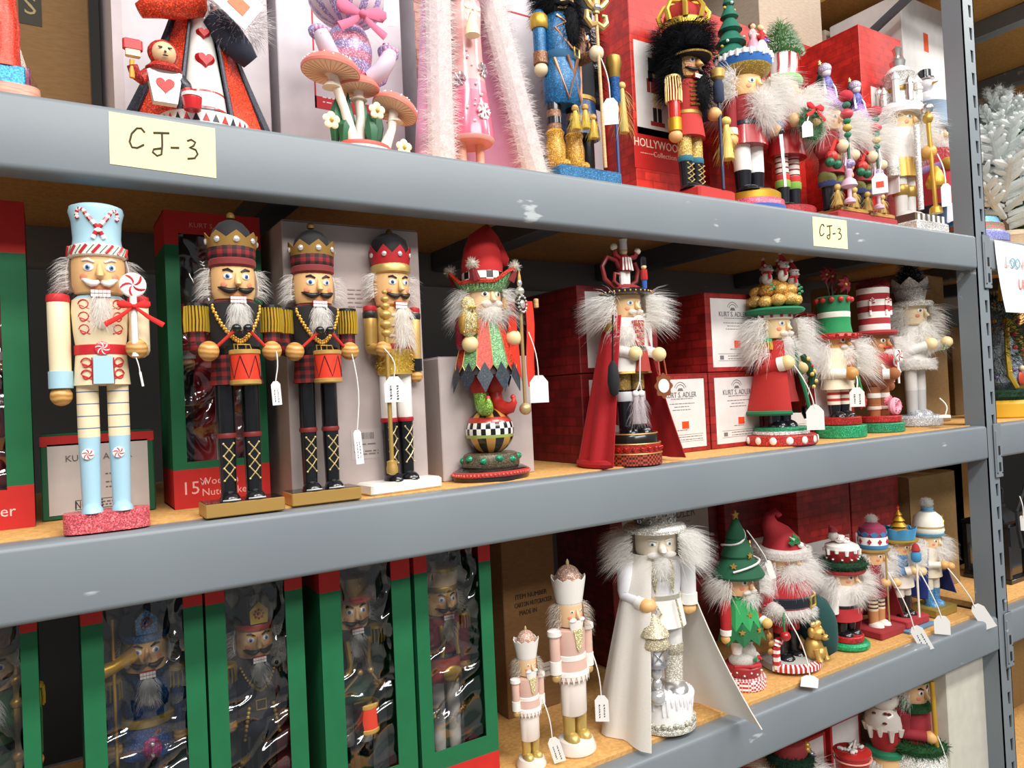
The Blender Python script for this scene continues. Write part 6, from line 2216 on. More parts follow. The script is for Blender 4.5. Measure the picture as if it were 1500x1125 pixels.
BL = F.p('belt', B('gloss:#1d1f2a').lathe([(42, 104), (44.5, 106), (44.5, 120), (42, 122)], (0, 0, 0), 26, 1, .9))
b = B('gold:#d8b45c').tube([(-9, 0, -8), (9, 0, -8), (9, 0, 8), (-9, 0, 8)], 1.8, 5, True)
b.xf(Matrix.Translation((14, -39, 113)) @ Matrix.Rotation(.3, 4, 'Z'))
F.p('buckle', b, BL)
A = arm_bent(F, -1, 42, 148, 108, 13, 'velvet:#b3202a', (-38, -14, 102), 13, None, 'fur:#f1eee9:#d8d2c8')
b = B(HAIRW).ball((-40, -10, 104), (14, 14, 14), 12, 8)
b.fur(ball_spots((-40, -10, 104), 13), 420, 7, .9, .5, .5, 92)
F.p('fur_cuff', b, A)
arm_bent(F, 1, 40, 148, 112, 12, 'velvet:#b3202a', (40, -14, 110), 11, HAIRW, 'paint:#e8c79a')
rows = drape(10, 112, 34, 14, 0, 2 * PI, 12, 6, 20, 9, 4, .06, .8, .8, 42, 62)
F.p('sack', B('velvet:#0c3f3c').tube([(40, -16, 112), (48, -20, 98), (54, -14, 76), (58, -12, 52), (60, -22, 28), (62, -34, 14)], [8, 16, 27, 30, 22, 8], 16), sharp=80)
head(F, 160, 196, 25, 'paint:#f0c99a', mouth=False, brow=None, eyes=True, eye='#4a4a50', ez=.62)
F.p('moustache', B(HAIRW).ball((-8, -24, 170), (10, 5, 4.5), 8, 6).ball((8, -24, 170), (10, 5, 4.5), 8, 6))
beard_blob(F, (0, -20, 154), (28, 15, 24), HAIRW, 900, 18, seed=93, point=True)
hair_drum(F, 136, 180, 28, HAIRW, 1300, 30, seed=94, jit=.5, cr=1.2, droop=.9)
b = B(HAIRW).tube([(31 * math.cos(a), 29 * math.sin(a), 190 + 2 * math.sin(a)) for a in [2 * PI * i / 22 for i in range(22)]], 9, 9, True)
b.fur(ring_spots((0, 0, 0), 38, 0, 2 * PI, 182, 198, .1), 800, 6, .9, .2, .5, 95)
HB = F.p('hat_fur_band', b)
F.p('hat_cap', B('velvet:#a8202a').tube([(0, 0, 190), (0, 2, 206), (-4, 6, 222), (-12, 10, 236), (-14, 8, 250), (-6, 4, 256), (-2, 0, 248)], [30, 28, 20, 12, 8, 6, 5], 16), HB, sharp=80)
b = B('gloss:#2c7a48')
for a, r in ((2.2, 15), (.9, 14), (1.6, 16), (2.9, 12), (.2, 12)):
    b.tube([(-8, -28, 208), (-8 + r * .6 * math.cos(a), -30, 208 + r * .6 * math.sin(a)), (-8 + r * math.cos(a), -27, 208 + r * math.sin(a))], [1, 4.4, .6], 6)
b.use('gloss:#f1ede8').ball((4, -30, 204), 5, 8, 6)
F.p('holly', b, HB)
b = B('gold:#cda458').ball((22, -30, 32), (14, 14, 20), 12, 9).ball((22, -36, 26), (11, 13, 12), 10, 8).ball((23, -36, 58), (11, 12, 11), 12, 9).ball((25, -47, 54), (6, 7, 5.5), 10, 7)
b.ball((12, -34, 60), (4, 6, 9), 8, 6).ball((32, -34, 60), (4, 6, 9), 8, 6)
for s in (-1, 1):
    b.tube([(22 + s * 8, -40, 34), (22 + s * 8, -43, 22), (22 + s * 8, -46, 16)], [5, 4.4, 5], 8)
b.tube([(32, -20, 22), (42, -20, 24), (46, -22, 32)], [5, 4, 2], 7)
b.use('gloss:#2a1c12').ball((20, -47.6, 60), 1.6, 6, 5).ball((28, -47.6, 60), 1.6, 6, 5).ball((25, -54, 56), 2, 6, 5)
D = F.p('golden_dog', b, sharp=80)
F.p('dog_bow', B('gold:#e0bd78').ball((18, -34, 72), (6, 4, 5), 8, 6).ball((29, -34, 72), (6, 4, 5), 8, 6).ball((23.5, -35, 71), 3, 6, 5), D)
F.p('candy_stick', B('paint:#2f8a54').tube([(-38, -26, 102), (-38, -26, 76), (-36, -26, 62)], 1.6, 5).use('gloss:#b3242a').ball((-36, -26, 64), 8, 10, 8))
price_tag(F.world((-36, -28, 100)), F.world((-22, -54, 6)), 'white price tag lying flat on the board before the candy cane base', (22, 34), F.S, turn=.2, flat=True, writing=False, slack=.2)

# --- cupcake hat nutcracker
F = Fig('nutcracker', 'nutcracker with frosted cupcake and wreath on its hat on a green base', 'nutcracker', stand(1272, 955, DL, 34), sc=(.92, .73))
BS = disc(F, 34, 14, 'glit:#1f9a62', bev=4)
disc(F, 26, 12, 'glit:#b52a2c', 14, name='base_tier', parent=BS)
L = legs(F, 26, 50, 64, 9, 22, 'gloss:#17171b', 'velvet:#1c1a1c', 'gloss:#17171b', shoe_h=10)
T = coat(F, 56, 84, 128, 29, 25, 26, 'velvet:#b0252c', 'paint:#ece6e0', 'gloss:#1a1a1e', 6)
arm_down(F, -1, 31, 124, 72, 9, 'paint:#efe9e3', None, 8, None)
arm_down(F, 1, 31, 124, 72, 9, 'paint:#efe9e3', 'velvet:#1c1a1c', 6, 'paint:#dca66a', 8)
beard_blob(F, (4, -16, 112), (17, 12, 20), HAIRW, 560, 14, seed=101, point=True)
head(F, 122, 156, 22, 'paint:#eec498', mouth=False, brow=None, eye='#6a7a70', ez=.6)
hair_drum(F, 104, 148, 24, HAIRW, 1300, 28, seed=102, jit=.5, cr=1.25, droop=.9)
HT = hat_ring(F, 'velvet:#a3262c', [(22, 150), (33, 150), (35, 153), (33, 157), (20, 158)], name='hat_brim')
b = B('fur:#2f5f3c:#1c3f28').tube([(30 * math.cos(a), 29 * math.sin(a), 166) for a in [2 * PI * i / 24 for i in range(24)]], 7, 8, True)
b.fur(lambda g: (lambda a, t: (((30 + 7 * math.cos(t)) * math.cos(a), (29 + 7 * math.cos(t)) * math.sin(a), 166 + 7 * math.sin(t)), (math.cos(t) * math.cos(a), math.cos(t) * math.sin(a), math.sin(t))))(g.uniform(0, 2 * PI), g.uniform(0, 2 * PI)), 900, 7, 1.2, 0, .4, 103)
F.p('wreath', b, HT)
F.p('cupcake_case', B('gloss:#a3262c').lathe([(21, 170), (24, 174), (25, 194), (22, 196)], (0, 0, 0), 22), HT)
b = B('gloss:#f3eeea').lathe([(23, 192), (26, 196), (25, 203), (16, 208)], (0, 0, 0), 22)
for i in range(11):
    a = 2 * PI * i / 11
    b.tube([(25 * math.cos(a), 25 * math.sin(a), 197), (25.6 * math.cos(a), 25.6 * math.sin(a), 190 - 4 * (i % 2))], [3.6, 2.6], 6)
    b.ball((25 * math.cos(a + .3), 25 * math.sin(a + .3), 178), 2, 6, 4)
IC = F.p('icing', b, HT)
g = random.Random(9)
for i in range(9):
    a, r = g.uniform(0, 2 * PI), g.uniform(4, 18)
    th = g.uniform(0, PI)
    b = B('gloss:#f4efeb').ball((r * math.cos(a), r * math.sin(a), 211 + g.uniform(0, 8)), (6.5, 6.5, 4.5), 9, 6)
    b.use('gloss:#b3242c')
    for k in range(3):
        q = th + k * PI / 3
        c = (r * math.cos(a), r * math.sin(a), 215 + (i % 3) * 2)
        b.tube([(c[0] - 5.6 * math.cos(q), c[1] - 5.6 * math.sin(q), c[2]), (c[0], c[1], c[2] + 1.2), (c[0] + 5.6 * math.cos(q), c[1] + 5.6 * math.sin(q), c[2])], 1, 4)
    F.p('peppermint', b, IC)
b = B('fur:#efece6:#d6d0c8').ball((-14, 4, 222), (8, 8, 10), 9, 7).use('velvet:#8a2028').tube([(-14, 4, 230), (-14, 6, 238), (-20, 6, 244)], [8, 6, 2], 9)
F.p('hat_snowman', b, IC)

# --- three small figures by the post
F = Fig('nutcracker', 'nutcracker in blue and red diamond knit cap with long dark red cape', 'nutcracker', stand(1318, 934, DL, 34), sc=(.88, .8))
F.p('base', B('velvet:#8f2026').box((0, 0, 0), (74, 60, 14), 2))
L = legs(F, 14, 42, 70, 8.5, 20, 'paint:#c88a5a', 'paint:#e6dcd0', 'paint:#e9e2d8', stripes=[('paint:#e6d6b4', 4), ('velvet:#5a2a2a', 3)] * 4, shoe_h=9)
coat(F, 68, 92, 128, 22, 19, 20, 'velvet:#8f2430', 'velvet:#8f2430', 'paint:#c9a05a', 5)
arm_bent(F, -1, 24, 124, 92, 7.5, 'velvet:#8f2430', (-12, -26, 98), 8, None, 'paint:#e6b57a')
arm_bent(F, 1, 24, 124, 92, 7.5, 'velvet:#8f2430', (18, -26, 92), 8, None, 'paint:#e6b57a')
cape(F, 'velvet:#8a1a24', drape(14, 124, 52, 20, -.15 * PI, 1.05 * PI, 4, 0, 22, 7, 4, .06, .95, 1), 1.2)
beard_blob(F, (4, -15, 116), (11, 8, 20), HAIRW, 460, 12, seed=111, point=True)
head(F, 124, 154, 19, 'paint:#ecbd88', mouth=False, brow=None, eye='#6a5a50', ez=.6)
hair_drum(F, 104, 146, 21, HAIRW, 900, 22, seed=112, jit=.5, cr=1.2, droop=.9)
HT = hat_ring(F, 'gold:#c9a45a', [(18, 150), (26, 150), (27, 153), (18, 155)], name='hat_brim')
b = B('velvet:#3f77a8').lathe([(22, 154), (23, 156), (23, 161), (22.6, 162, 'velvet:#eeeae4'), (23, 175), (22.4, 176, 'velvet:#8a2a4a'), (20, 192), (10, 200), (2, 202)], (0, 0, 0), 20)
HC = F.p('knit_cap', b, HT)
b = B('velvet:#a33038')
for i in range(9):
    a = 2 * PI * i / 9
    k = len(b.v)
    b.prism([(0, -5), (3.6, 0), (0, 5), (-3.6, 0)], -.6, .6)
    b.xf(Matrix.Translation((23 * math.cos(a), 23 * math.sin(a), 168.5)) @ Matrix.Rotation(a + PI / 2, 4, 'Z'))
F.p('knit_diamonds', b, HC)
b = B('velvet:#3f77a8')
for i in range(9):
    a = 2 * PI * (i + .5) / 9
    b.prism([(-7, 182), (0, 174), (7, 182), (0, 186)], -.6, .6)
    b.xf(Matrix.Translation((21.6 * math.cos(a), 21.6 * math.sin(a), 0)) @ Matrix.Rotation(a + PI / 2, 4, 'Z'))
F.p('knit_zigzag', b, HC)
b = B('fur:#eeeae6:#d6d0cb').ball((0, 0, 206), 9, 10, 8)
b.fur(ball_spots((0, 0, 206), 8), 300, 4, .9, 0, .4, 113)
F.p('pompom', b, HC)
rod(F, 'staff', [(-14, -30, 30), (-14, -30, 150)], 1.5, 'gold:#c9a86a')
price_tag(F.world((-14, -32, 118)), F.world((8, -58, 24)), 'slanted white price tag at the feet of the diamond knit cap nutcracker', (17, 36), F.S, turn=.5, tilt=-.45, slack=.1)

F = Fig('nutcracker', 'nutcracker with blue brimmed hat, golden tree on top and dark red cape', 'nutcracker', stand(1360, 924, DL, 36), sc=(.88, .82))
F.p('base', B('velvet:#5f7f9a').box((0, 0, 0), (80, 64, 5), 1).use('velvet:#a32a30').box((0, 0, 5), (66, 50, 14), 2))
L = legs(F, 19, 52, 74, 8, 20, 'gloss:#2a1c1a', 'paint:#efe6da', 'gloss:#1c1614', shoe_h=9)
coat(F, 70, 100, 130, 22, 19, 20, 'paint:#efe4d6', 'velvet:#3a77a8', 'velvet:#3a77a8', 8)
arm_bent(F, -1, 23, 126, 96, 7.5, 'velvet:#3a77a8', (-8, -26, 104), 8, 'paint:#efe6da', 'paint:#e6c58f')
arm_bent(F, 1, 23, 126, 96, 7.5, 'velvet:#3a77a8', (22, -22, 96), 8, 'paint:#efe6da', 'paint:#e6c58f')
cape(F, 'velvet:#8f1c28', drape(20, 126, 46, 20, .05 * PI, 1.02 * PI, 4, 0, 20, 7, 4, .06, .95, 1), 1.2)
beard_blob(F, (4, -15, 116), (11, 8, 20), HAIRW, 460, 12, seed=121, point=True)
head(F, 124, 154, 18, 'paint:#ecbd88', mouth=False, brow=None, eye='#6a5a50', ez=.6)
hair_drum(F, 106, 146, 20, HAIRW, 900, 22, seed=122, jit=.5, cr=1.25, droop=.9)
HT = hat_ring(F, 'gold:#c9a03a', [(18, 150), (28, 150), (30, 153), (18, 156)], name='hat_brim')
b = B('velvet:#3f8ab8')
b.sheet([[((23 + 5 * t * abs(math.cos(4 * a))) * math.cos(a), (23 + 5 * t * abs(math.cos(4 * a))) * math.sin(a), 155 + 20 * t - 4 * t * (1 - abs(math.cos(4 * a)))) for a in [2 * PI * i / 32 for i in range(32)]] for t in (0, .5, 1)], 1.5, True)
b.lathe([(23, 155), (22, 168)], (0, 0, 0), 20)
F.p('petal_hat', b, HT)
tiers(F, (0, 0, 166), 40, 17, 'gold:#c9962e', 4, HT, star='paint:#c03a2a')
ST = rod(F, 'staff', [(-10, -32, 24), (-10, -32, 150)], 1.8, 'gloss:#efe8da')
F.p('staff_head', B('velvet:#3f8ab8').lathe([(5, 120), (8, 124), (8, 134), (5, 138)], (-10, -32, 0), 12).use('velvet:#a32a30').lathe([(6, 138), (7, 140), (5, 148), (2, 152)], (-10, -32, 0), 12), ST)
price_tag(F.world((-9, -36, 104)), F.world((4, -60, 30)), 'upright white price tag before the golden tree hat nutcracker', (20, 26), F.S, turn=.7, writing=False, slack=.05)

F = Fig('nutcracker', 'nutcracker in white knit hat with blue cape nearest the post', 'nutcracker', stand(1403, 905, DL, 36), sc=(.86, .77))
F.p('base', B('gold:#a8924a').box((0, 0, 0), (64, 50, 16), 2))
L = legs(F, 16, 46, 74, 8, 20, 'glit:#4f86b0', 'paint:#e6dccb', 'glit:#4f86b0', shoe_h=9)
coat(F, 70, 98, 128, 21, 18, 19, 'paint:#e6d8bc', 'paint:#e9e0d0', 'velvet:#8f4a3a', 6)
arm_bent(F, -1, 22, 124, 94, 7.5, 'paint:#e9e0d0', (-6, -26, 96), 7.5, None, 'paint:#dba35f')
arm_bent(F, 1, 22, 124, 94, 7.5, 'paint:#e9e0d0', (14, -26, 90), 7.5, None, 'paint:#dba35f')
cape(F, 'velvet:#1c2f78', drape(36, 124, 40, 18, -.25 * PI, 1.15 * PI, 4, 0, 22, 7, 4, .07, .95, 1), 1.2)
beard_blob(F, (4, -14, 118), (10, 8, 20), HAIRW, 420, 12, seed=131, point=True)
head(F, 122, 150, 18, 'paint:#f0cb9c', mouth=False, brow=None, eye='#6a6a70', ez=.6)
hair_drum(F, 104, 144, 20, HAIRW, 900, 20, seed=132, jit=.5, cr=1.2, droop=.9)
HT = hat_ring(F, 'velvet:#4f8aa8', [(18, 147), (24, 148), (25, 152), (22, 155)], name='hat_brim')
b = B('velvet:#efe9dd').lathe([(23, 153), (25, 158), (24, 162, 'gold:#d8c08a'), (24, 165), (24, 166, 'velvet:#efe9dd'), (22, 182), (12, 192, 'velvet:#6f9ab0'), (9, 194), (10, 200), (4, 203)], (0, 0, 0), 20)
HC = F.p('knit_hat', b, HT)
b = B('gold:#c8a03a').tube([(8, -21, 170), (12, -20, 176), (8, -19.5, 182), (13, -18, 184)], 1.3, 5)
F.p('hat_scroll', b, HC)
b = B('fur:#f2efe9:#dcd7d0').ball((0, 0, 208), 9.5, 10, 8)
b.fur(ball_spots((0, 0, 208), 8.5), 300, 4, .9, 0, .4, 133)
F.p('pompom', b, HC)
price_tag(F.world((-4, -30, 92)), F.world((22, -58, 24)), 'slanted white price tag hanging over the board edge near the post', (18, 36), F.S, turn=.5, tilt=-.5, writing=False, slack=.08)
# ---------------------------------------------------------------- nutcrackers inside the window boxes
BK = 'gloss:#17181c'


def boxed(box, px, label, coat_m, skirt, trou, boot, hair=HAIRW, belt='gloss:#141416', S=.00088, skin=SKIN, tache='paint:#2a211c', arms=None, dy=.055, lift=.012, beard=True):
    y = box.root.location.y + dy
    P = on_y(px, 1000 if box.root.location.z < 1 else 560, y)
    z0 = box.root.location.z + lift
    F = Fig('nutcracker', label, 'nutcracker', (P.x, y, z0), 0, 'nutcrackers inside window boxes', S)
    plinth(F, 84, 50, 16, 'velvet:#20201f')
    legs(F, 16, 110, 190, 13, 34, boot, trou, boot, shoe_h=13)
    coat(F, 188, 238, 312, 36, 31, 34, skirt, coat_m, belt, 12)
    for s in (-1, 1):
        A = arm_down(F, s, 46, 308, 214, 12, arms or coat_m, None, 10, WOOD, 12)
        fringe(F, A, 0, 0, 280, 308, 12, 'gold:#c9a53c', n=14)
    head(F, 312, 366, 30, skin, tache=tache, ts=.9)
    hair_drum(F, 322, 362, 30, hair, 260, 20, seed=int(px) + 5)
    if beard:
        b = B(hair).ball((0, -27, 288), (12, 6, 22), 12, 8)
        b.fur(ring_spots((0, -28, 0), 10, PI, 2 * PI, 276, 310, -1.0), 120, 14, .8, 1, .25, 6)
        F.p('beard', b)
    return F


def shako(F, m_, band, plate, z=364, h=62, r0=31, r1=35):
    HT = hat_ring(F, m_, [(r0, z), (r0 + 1, z + 4), (r1, z + h - 3), (r1 - 4, z + h)])
    F.p('hat_band', B(band).lathe([(r0 + .6, z - 2), (r0 + 2, z), (r0 + 2.2, z + 7), (r0 + .8, z + 9)], (0, 0, 0), 20), HT)
    if plate:
        b = B(plate).prism([(-14, z + 12), (14, z + 12), (15, z + 34), (0, z + 48), (-15, z + 34)], -r1 - 2, -r1 + 4)
        b.use('gem:#b8281f')
        for i in range(8):
            a = 2 * PI * i / 8
            b.ball((7 * math.cos(a), -r1 - 2.4, z + 28 + 7 * math.sin(a)), 2.4, 6, 4)
        b.ball((0, -r1 - 2.6, z + 28), 3.4, 6, 4)
        F.p('hat_plate', b, HT)
    return HT


F = boxed(wins[0], -14, 'orange faced nutcracker with golden staff in the leftmost lower box', 'velvet:#2f5a2c', 'velvet:#2c4a2a', BK, BK, S=.00086)
shako(F, 'velvet:#8f6a56', 'gold:#b8923c', None)
b = B('gold:#b98d3a').tube([(30, -34, 20), (30, -34, 330)], 4, 8)
for z in (90, 130, 170, 230, 300, 330):
    b.ball((30, -34, z), 8, 8, 6)
rod(F, 'golden_staff', [(30, -34, 330), (30, -34, 350)], 3, 'gold:#b98d3a')
F.p('staff_beads', b)
F = boxed(wins[1], 214, 'blue and magenta nutcracker holding a yellow horn topped staff in its box', 'glit:#1f3d6e', 'glit:#2f4f8c', 'gloss:#1c3a58', BK, S=.00084, lift=.004)
shako(F, 'velvet:#15203a', 'glit:#3f78b8', 'glit:#4f96d0')
b = B('glit:#b8327c').ball((2, -34, 206), (13, 5, 17), 10, 8).use('gem:#f0e8ec').ball((2, -39, 214), 4, 6, 5).ball((2, -39, 198), 4, 6, 5)
F.p('magenta_panel', b)
F.p('gold_hem', B('gold:#c9a53c').lathe([(37, 236), (38.5, 239), (38.5, 246), (36, 248)], (0, 0, 0), 20, 1, .82))
ST = rod(F, 'staff', [(-44, -30, 20), (-44, -30, 404)], 2.6, 'gold:#cf9a30')
F.p('staff_horn', B('gold:#dba52c').tube([(-62, -32, 332), (-44, -32, 336), (-24, -32, 346), (-14, -32, 350)], [12, 9, 11, 14], 12), ST)
F = boxed(wins[2], 376, 'black shako nutcracker in navy coat with gold chain inside its box', 'velvet:#1b2138', 'velvet:#1a1f33', BK, BK, S=.0008, lift=.004)
shako(F, BK, 'paint:#a3281f', 'gold:#c9a53c')
b = B('gold:#d0a848')
for k in range(22):
    a = lerp(-.95, .95, k / 21)
    b.ball(drum(34, .82)(a, 262 + 40 * (abs(a) / .95) ** 1.5, 1.8), 2.4, 6, 5)
for s in (-1, 1):
    for k in range(8):
        b.ball((s * (20 + k * 1.2), -28, 236 - 7 * k), 3.4, 6, 5)
F.p('gold_chain', b)
b = B('gold:#c9a53c').tube([(-8, 0, -8), (8, 0, -8), (8, 0, 8), (-8, 0, 8)], 1.6, 5, True)
b.xf(Matrix.Translation((0, -28, 238)))
F.p('buckle', b)
# the small grey mouse puppet under its arm
pl = on_y(418, 985, .115)
F2 = Fig('mouse_figurine', 'grey furry mouse head figurine with red striped cape beside the black shako nutcracker', 'figurine', (pl.x, .150, DL + .012), 0, None, .00088)
cape(F2, 'velvet:#7c2230', drape(0, 250, 30, 14, 0, 2 * PI, 0, 0, 16, 6, 5, .08, .9), 1)
b = B('fur:#cfcac2:#a39c92').ball((0, -6, 272), (24, 22, 24), 12, 9).ball((-10, -26, 264), (9, 12, 8), 10, 7)
b.fur(ball_spots((0, -6, 272), (23, 21, 23)), 300, 8, .9, .5, .4, 141)
H = F2.p('head', b)
F2.p('eye', B(BK).ball((-2, -27, 280), 3, 8, 6).ball((12, -25, 280), 3, 8, 6).ball((-12, -38, 266), 3, 8, 6), H)
F2.p('ear', B('fur:#b8aca4:#8f857c').ball((-18, 0, 296), (9, 3, 10), 8, 6), H)
F2.p('ear', B('fur:#b8aca4:#8f857c').ball((18, 0, 296), (9, 3, 10), 8, 6), H)
b = B('gold:#c9a53c')
for k in range(26):
    b.ball((14 + 3 * math.sin(k), -20 - k * .2, 240 - 8 * k), (4, 3, 5), 6, 5)
F2.p('gold_cord', b)
F = boxed(wins[3], 519, 'white legged drummer nutcracker with red brimmed hat inside its box', 'velvet:#20362f', 'velvet:#24453a', 'paint:#e9e2da', BK, S=.00083, lift=.004)
HT = shako(F, 'gold:#a8863c', 'paint:#c23a2a', None, h=44)
F.p('hat_brim', B('paint:#c23a2a').lathe([(30, 362), (40, 364), (41, 368), (31, 371)], (0, 0, 0), 22), HT)
b = B('paint:#d0402c').lathe([(20, 150), (20, 192)], (4, -46, 0), 20).use('gold:#d5ac5e').lathe([(20, 188), (21.5, 190), (21.5, 195), (20, 196)], (4, -46, 0), 20).lathe([(20, 146), (21.5, 148), (21.5, 153), (20, 154)], (4, -46, 0), 20)
F.p('drum', b)
for s in (-1, 1):
    b = B('gold:#cfa868').tube([(s * 40, -30, 206), (s * 10 + 4, -46, 246)], 2, 6).ball((s * 10 + 4, -46, 248), 6, 8, 6)
    F.p('drumstick', b)
F.p('gold_braid', B('gold:#b8923c').tube([(-20, -28, 300), (-16, -30, 262), (-20, -29, 240)], 5, 6).tube([(20, -28, 300), (16, -30, 262), (20, -29, 240)], 5, 6))
F = boxed(wins[4], 652, 'golden haired nutcracker in dark red coat inside the box nearest the kraft carton', 'velvet:#7c2233', 'velvet:#a3322c', 'paint:#ece4dc', 'paint:#ece4dc', hair='fur:#e9e4da:#cfc8ba', S=.00080, lift=.004)
HT = shako(F, 'paint:#d8b890', 'gold:#a8863c', None, h=40)
F.p('gold_curls', B('gold:#b8923c').lathe([(31, 396), (34, 400), (34, 408), (30, 412)], (0, 0, 0), 14), HT)
F.p('gold_braid', B('gold:#c9a040').ball((0, -36, 206), (20, 5, 16), 10, 8).tube([(-18, -28, 300), (-14, -30, 262), (-18, -29, 240)], 4, 6).tube([(18, -28, 300), (14, -30, 262), (18, -29, 240)], 4, 6))
# red robed figure in the box behind the first drummer, another in the far left one
for bx, px, lb in ((wb, 318, 'red robed santa nutcracker inside the box behind the first plaid drummer'), (None, -30, 'red and white santa nutcracker inside the box at the left edge')):
    if bx is None:
        pp = on_y(0, 560, .16)
        F = Fig('nutcracker', lb, 'nutcracker', (pp.x - .028, .17, DM + .012), 0, 'nutcrackers inside window boxes', .00088)
    else:
        pp = on_y(px, 560, .175)
        F = Fig('nutcracker', lb, 'nutcracker', (pp.x, .18, DM + .012), 0, 'nutcrackers inside window boxes', .00088)
    plinth(F, 80, 50, 14, 'velvet:#7c1c22')
    F.p('robe', B('velvet:#a81f28').lathe([(38, 14), (36, 120), (32, 230), (30, 300), (18, 312)], (0, 0, 0), 20, 1, .7))
    F.p('robe_trim', B(HAIRW).lathe([(38, 14), (40, 18), (40, 34), (37, 38)], (0, 0, 0), 20, 1, .72).box((0, -26, 40), (16, 6, 240), 2))
    for s in (-1, 1):
        arm_down(F, s, 40, 300, 214, 11, 'velvet:#a81f28', HAIRW, 12, WOOD, 11)
    head(F, 310, 362, 28, SKIN, tache=HAIRW)
    beard_blob(F, (0, -22, 290), (20, 9, 34), HAIRW, 260, 12, seed=151, point=True)
    F.p('hat', B('velvet:#a81f28').tube([(0, 0, 362), (0, 0, 388), (-8, 0, 410), (-16, 0, 424)], [29, 24, 14, 8], 14))

# ---------------------------------------------------------------- upper shelf figures from left to right
def up(name, label, cat, x, y, rz=0.0, group=None, sc=None):
    return Fig(name, label, cat, (x, y, DU), rz, group, None, sc)


F = up('figurine', 'figurine on rose wooden base with blue block and red glass, cut by the left edge', 'figurine', -0.020, .075)
F.p('base', B('wood:#d8a894:#b98572').slab([(34 * math.copysign(abs(math.cos(a)) ** .7, math.cos(a)), 26 * math.copysign(abs(math.sin(a)) ** .7, math.sin(a))) for a in [2 * PI * i / 26 for i in range(26)]], 0, 34))
b = B('glit:#2f9fd6').box((-6, -4, 34), (44, 34, 28), 2)
F.p('blue_block', b)
F.p('purple_side', B('glit:#7a3f6a').box((18, 2, 34), (8, 34, 30), 2))
F.p('red_glass', B('glit:#d8381c').lathe([(22, 60), (18, 80), (20, 120), (15, 170), (4, 190)], (-8, -2, 0), 16))
F.p('clear_edge', B('glass:#f4d8d4').prism([(12, 36), (30, 36), (18, 60), (10, 90)], -20, -18))

# card gown figure
F = up('figurine', 'figurine in white heart gown and red glitter cape with a small card page', 'figurine', .183, .075)
BS = disc(F, 62, 24, 'gloss:#f4f1ee', bev=2, sy=.8)
b = B()
for i in range(30):
    a = 2 * PI * i / 30
    b.use(('glit:#b8312c', 'gloss:#2a2c34')[i % 2]).add([(62.4 * math.cos(a + q), .8 * 62.4 * math.sin(a + q), z) for q, z in ((-.08, 8), (.08, 8), (0, 20))], [(0, 1, 2)])
F.p('base_triangles', b, BS)
b = B()
b.lathe([(33, 24, 'glit:#2a2c36'), (33, 32), (32.6, 33, 'gloss:#b83a34'), (32.4, 36), (32, 36, 'gloss:#efe6e2'), (29.6, 58), (29.8, 58, 'gloss:#b83a34'), (29.4, 61), (29, 61, 'gloss:#f2f0ea'), (22, 110), (15, 160), (12, 200), (13, 240)], (0, 0, 0), 26)
G = F.p('gown', b)


def heart(w, y0, y1, c):
    pts = []
    for i in range(24):
        t = 2 * PI * i / 24
        pts.append((c[0] + w * .062 * 16 * math.sin(t) ** 3, c[1] + w * .062 * (13 * math.cos(t) - 5 * math.cos(2 * t) - 2 * math.cos(3 * t) - math.cos(4 * t))))
    return pts


for w, zc, ym in ((14, 106, -24), (10, 147, -18)):
    b = B('paint:#c8141a').prism(heart(w, 0, 0, (0, zc)), ym - 3, ym + 3)
    n = len(b.v) // 2
    b.v[:n] = [(v[0] * .7, v[1] - 3, zc + (v[2] - zc) * .7) for v in b.v[:n]]
    b.add([(v[0], v[1] + .01, v[2]) for v in b.v[:0]], [])
    F.p('heart_gem', b, G)
RG, NV = 'glit:#dd4526', 'glit:#2b2f3d'
for s in (-1, 1):
    rows, rin = [], []
    for j in range(9):
        t = j / 8
        z = lerp(196, 20, t)
        rows.append([(s * lerp(lerp(13, 37, t), lerp(30, 94, t ** 1.2), u), lerp(lerp(-12, -14, t), lerp(10, 22, t), u), z + 6 * u * t) for u in (0, .25, .5, .75, 1)])
    b = B(RG).sheet(rows, 2)
    C_ = F.p('cape', b)
    b = B(NV).tube([r[-1] for r in rows], [5 + 4 * j / 8 for j in range(9)], 7)
    F.p('cape_border', b, C_)
    b = B(NV).tube([r[0] for r in rows], [2 + 2 * j / 8 for j in range(9)], 6)
    F.p('cape_border', b, C_)
b = B(NV)
b.sheet(drape(16, 200, 88, 26, .02 * PI, .98 * PI, 10, 4, 20, 8, 5, .05, .6), 2)
F.p('cape_back', b)
F.p('sleeve', B(RG).tube([(-10, -14, 196), (-34, -24, 182), (-62, -30, 168), (-84, -26, 156)], [26, 24, 18, 10], 12), sharp=80)
F.p('sleeve', B('velvet:#23283a').tube([(16, -8, 176), (36, -14, 152), (54, -16, 132), (66, -14, 120)], [20, 22, 18, 13], 12), sharp=80)
b = B('fur:#e9e6e6:#bdb9bc')
b.fur(ball_spots((-36, -20, 206), (44, 20, 14)), 420, 26, 1.0, .3, .5, 161)
b.fur(ball_spots((52, -14, 178), (34, 20, 30)), 620, 26, 1.0, .3, .5, 162)
F.p('fur_trim', b)
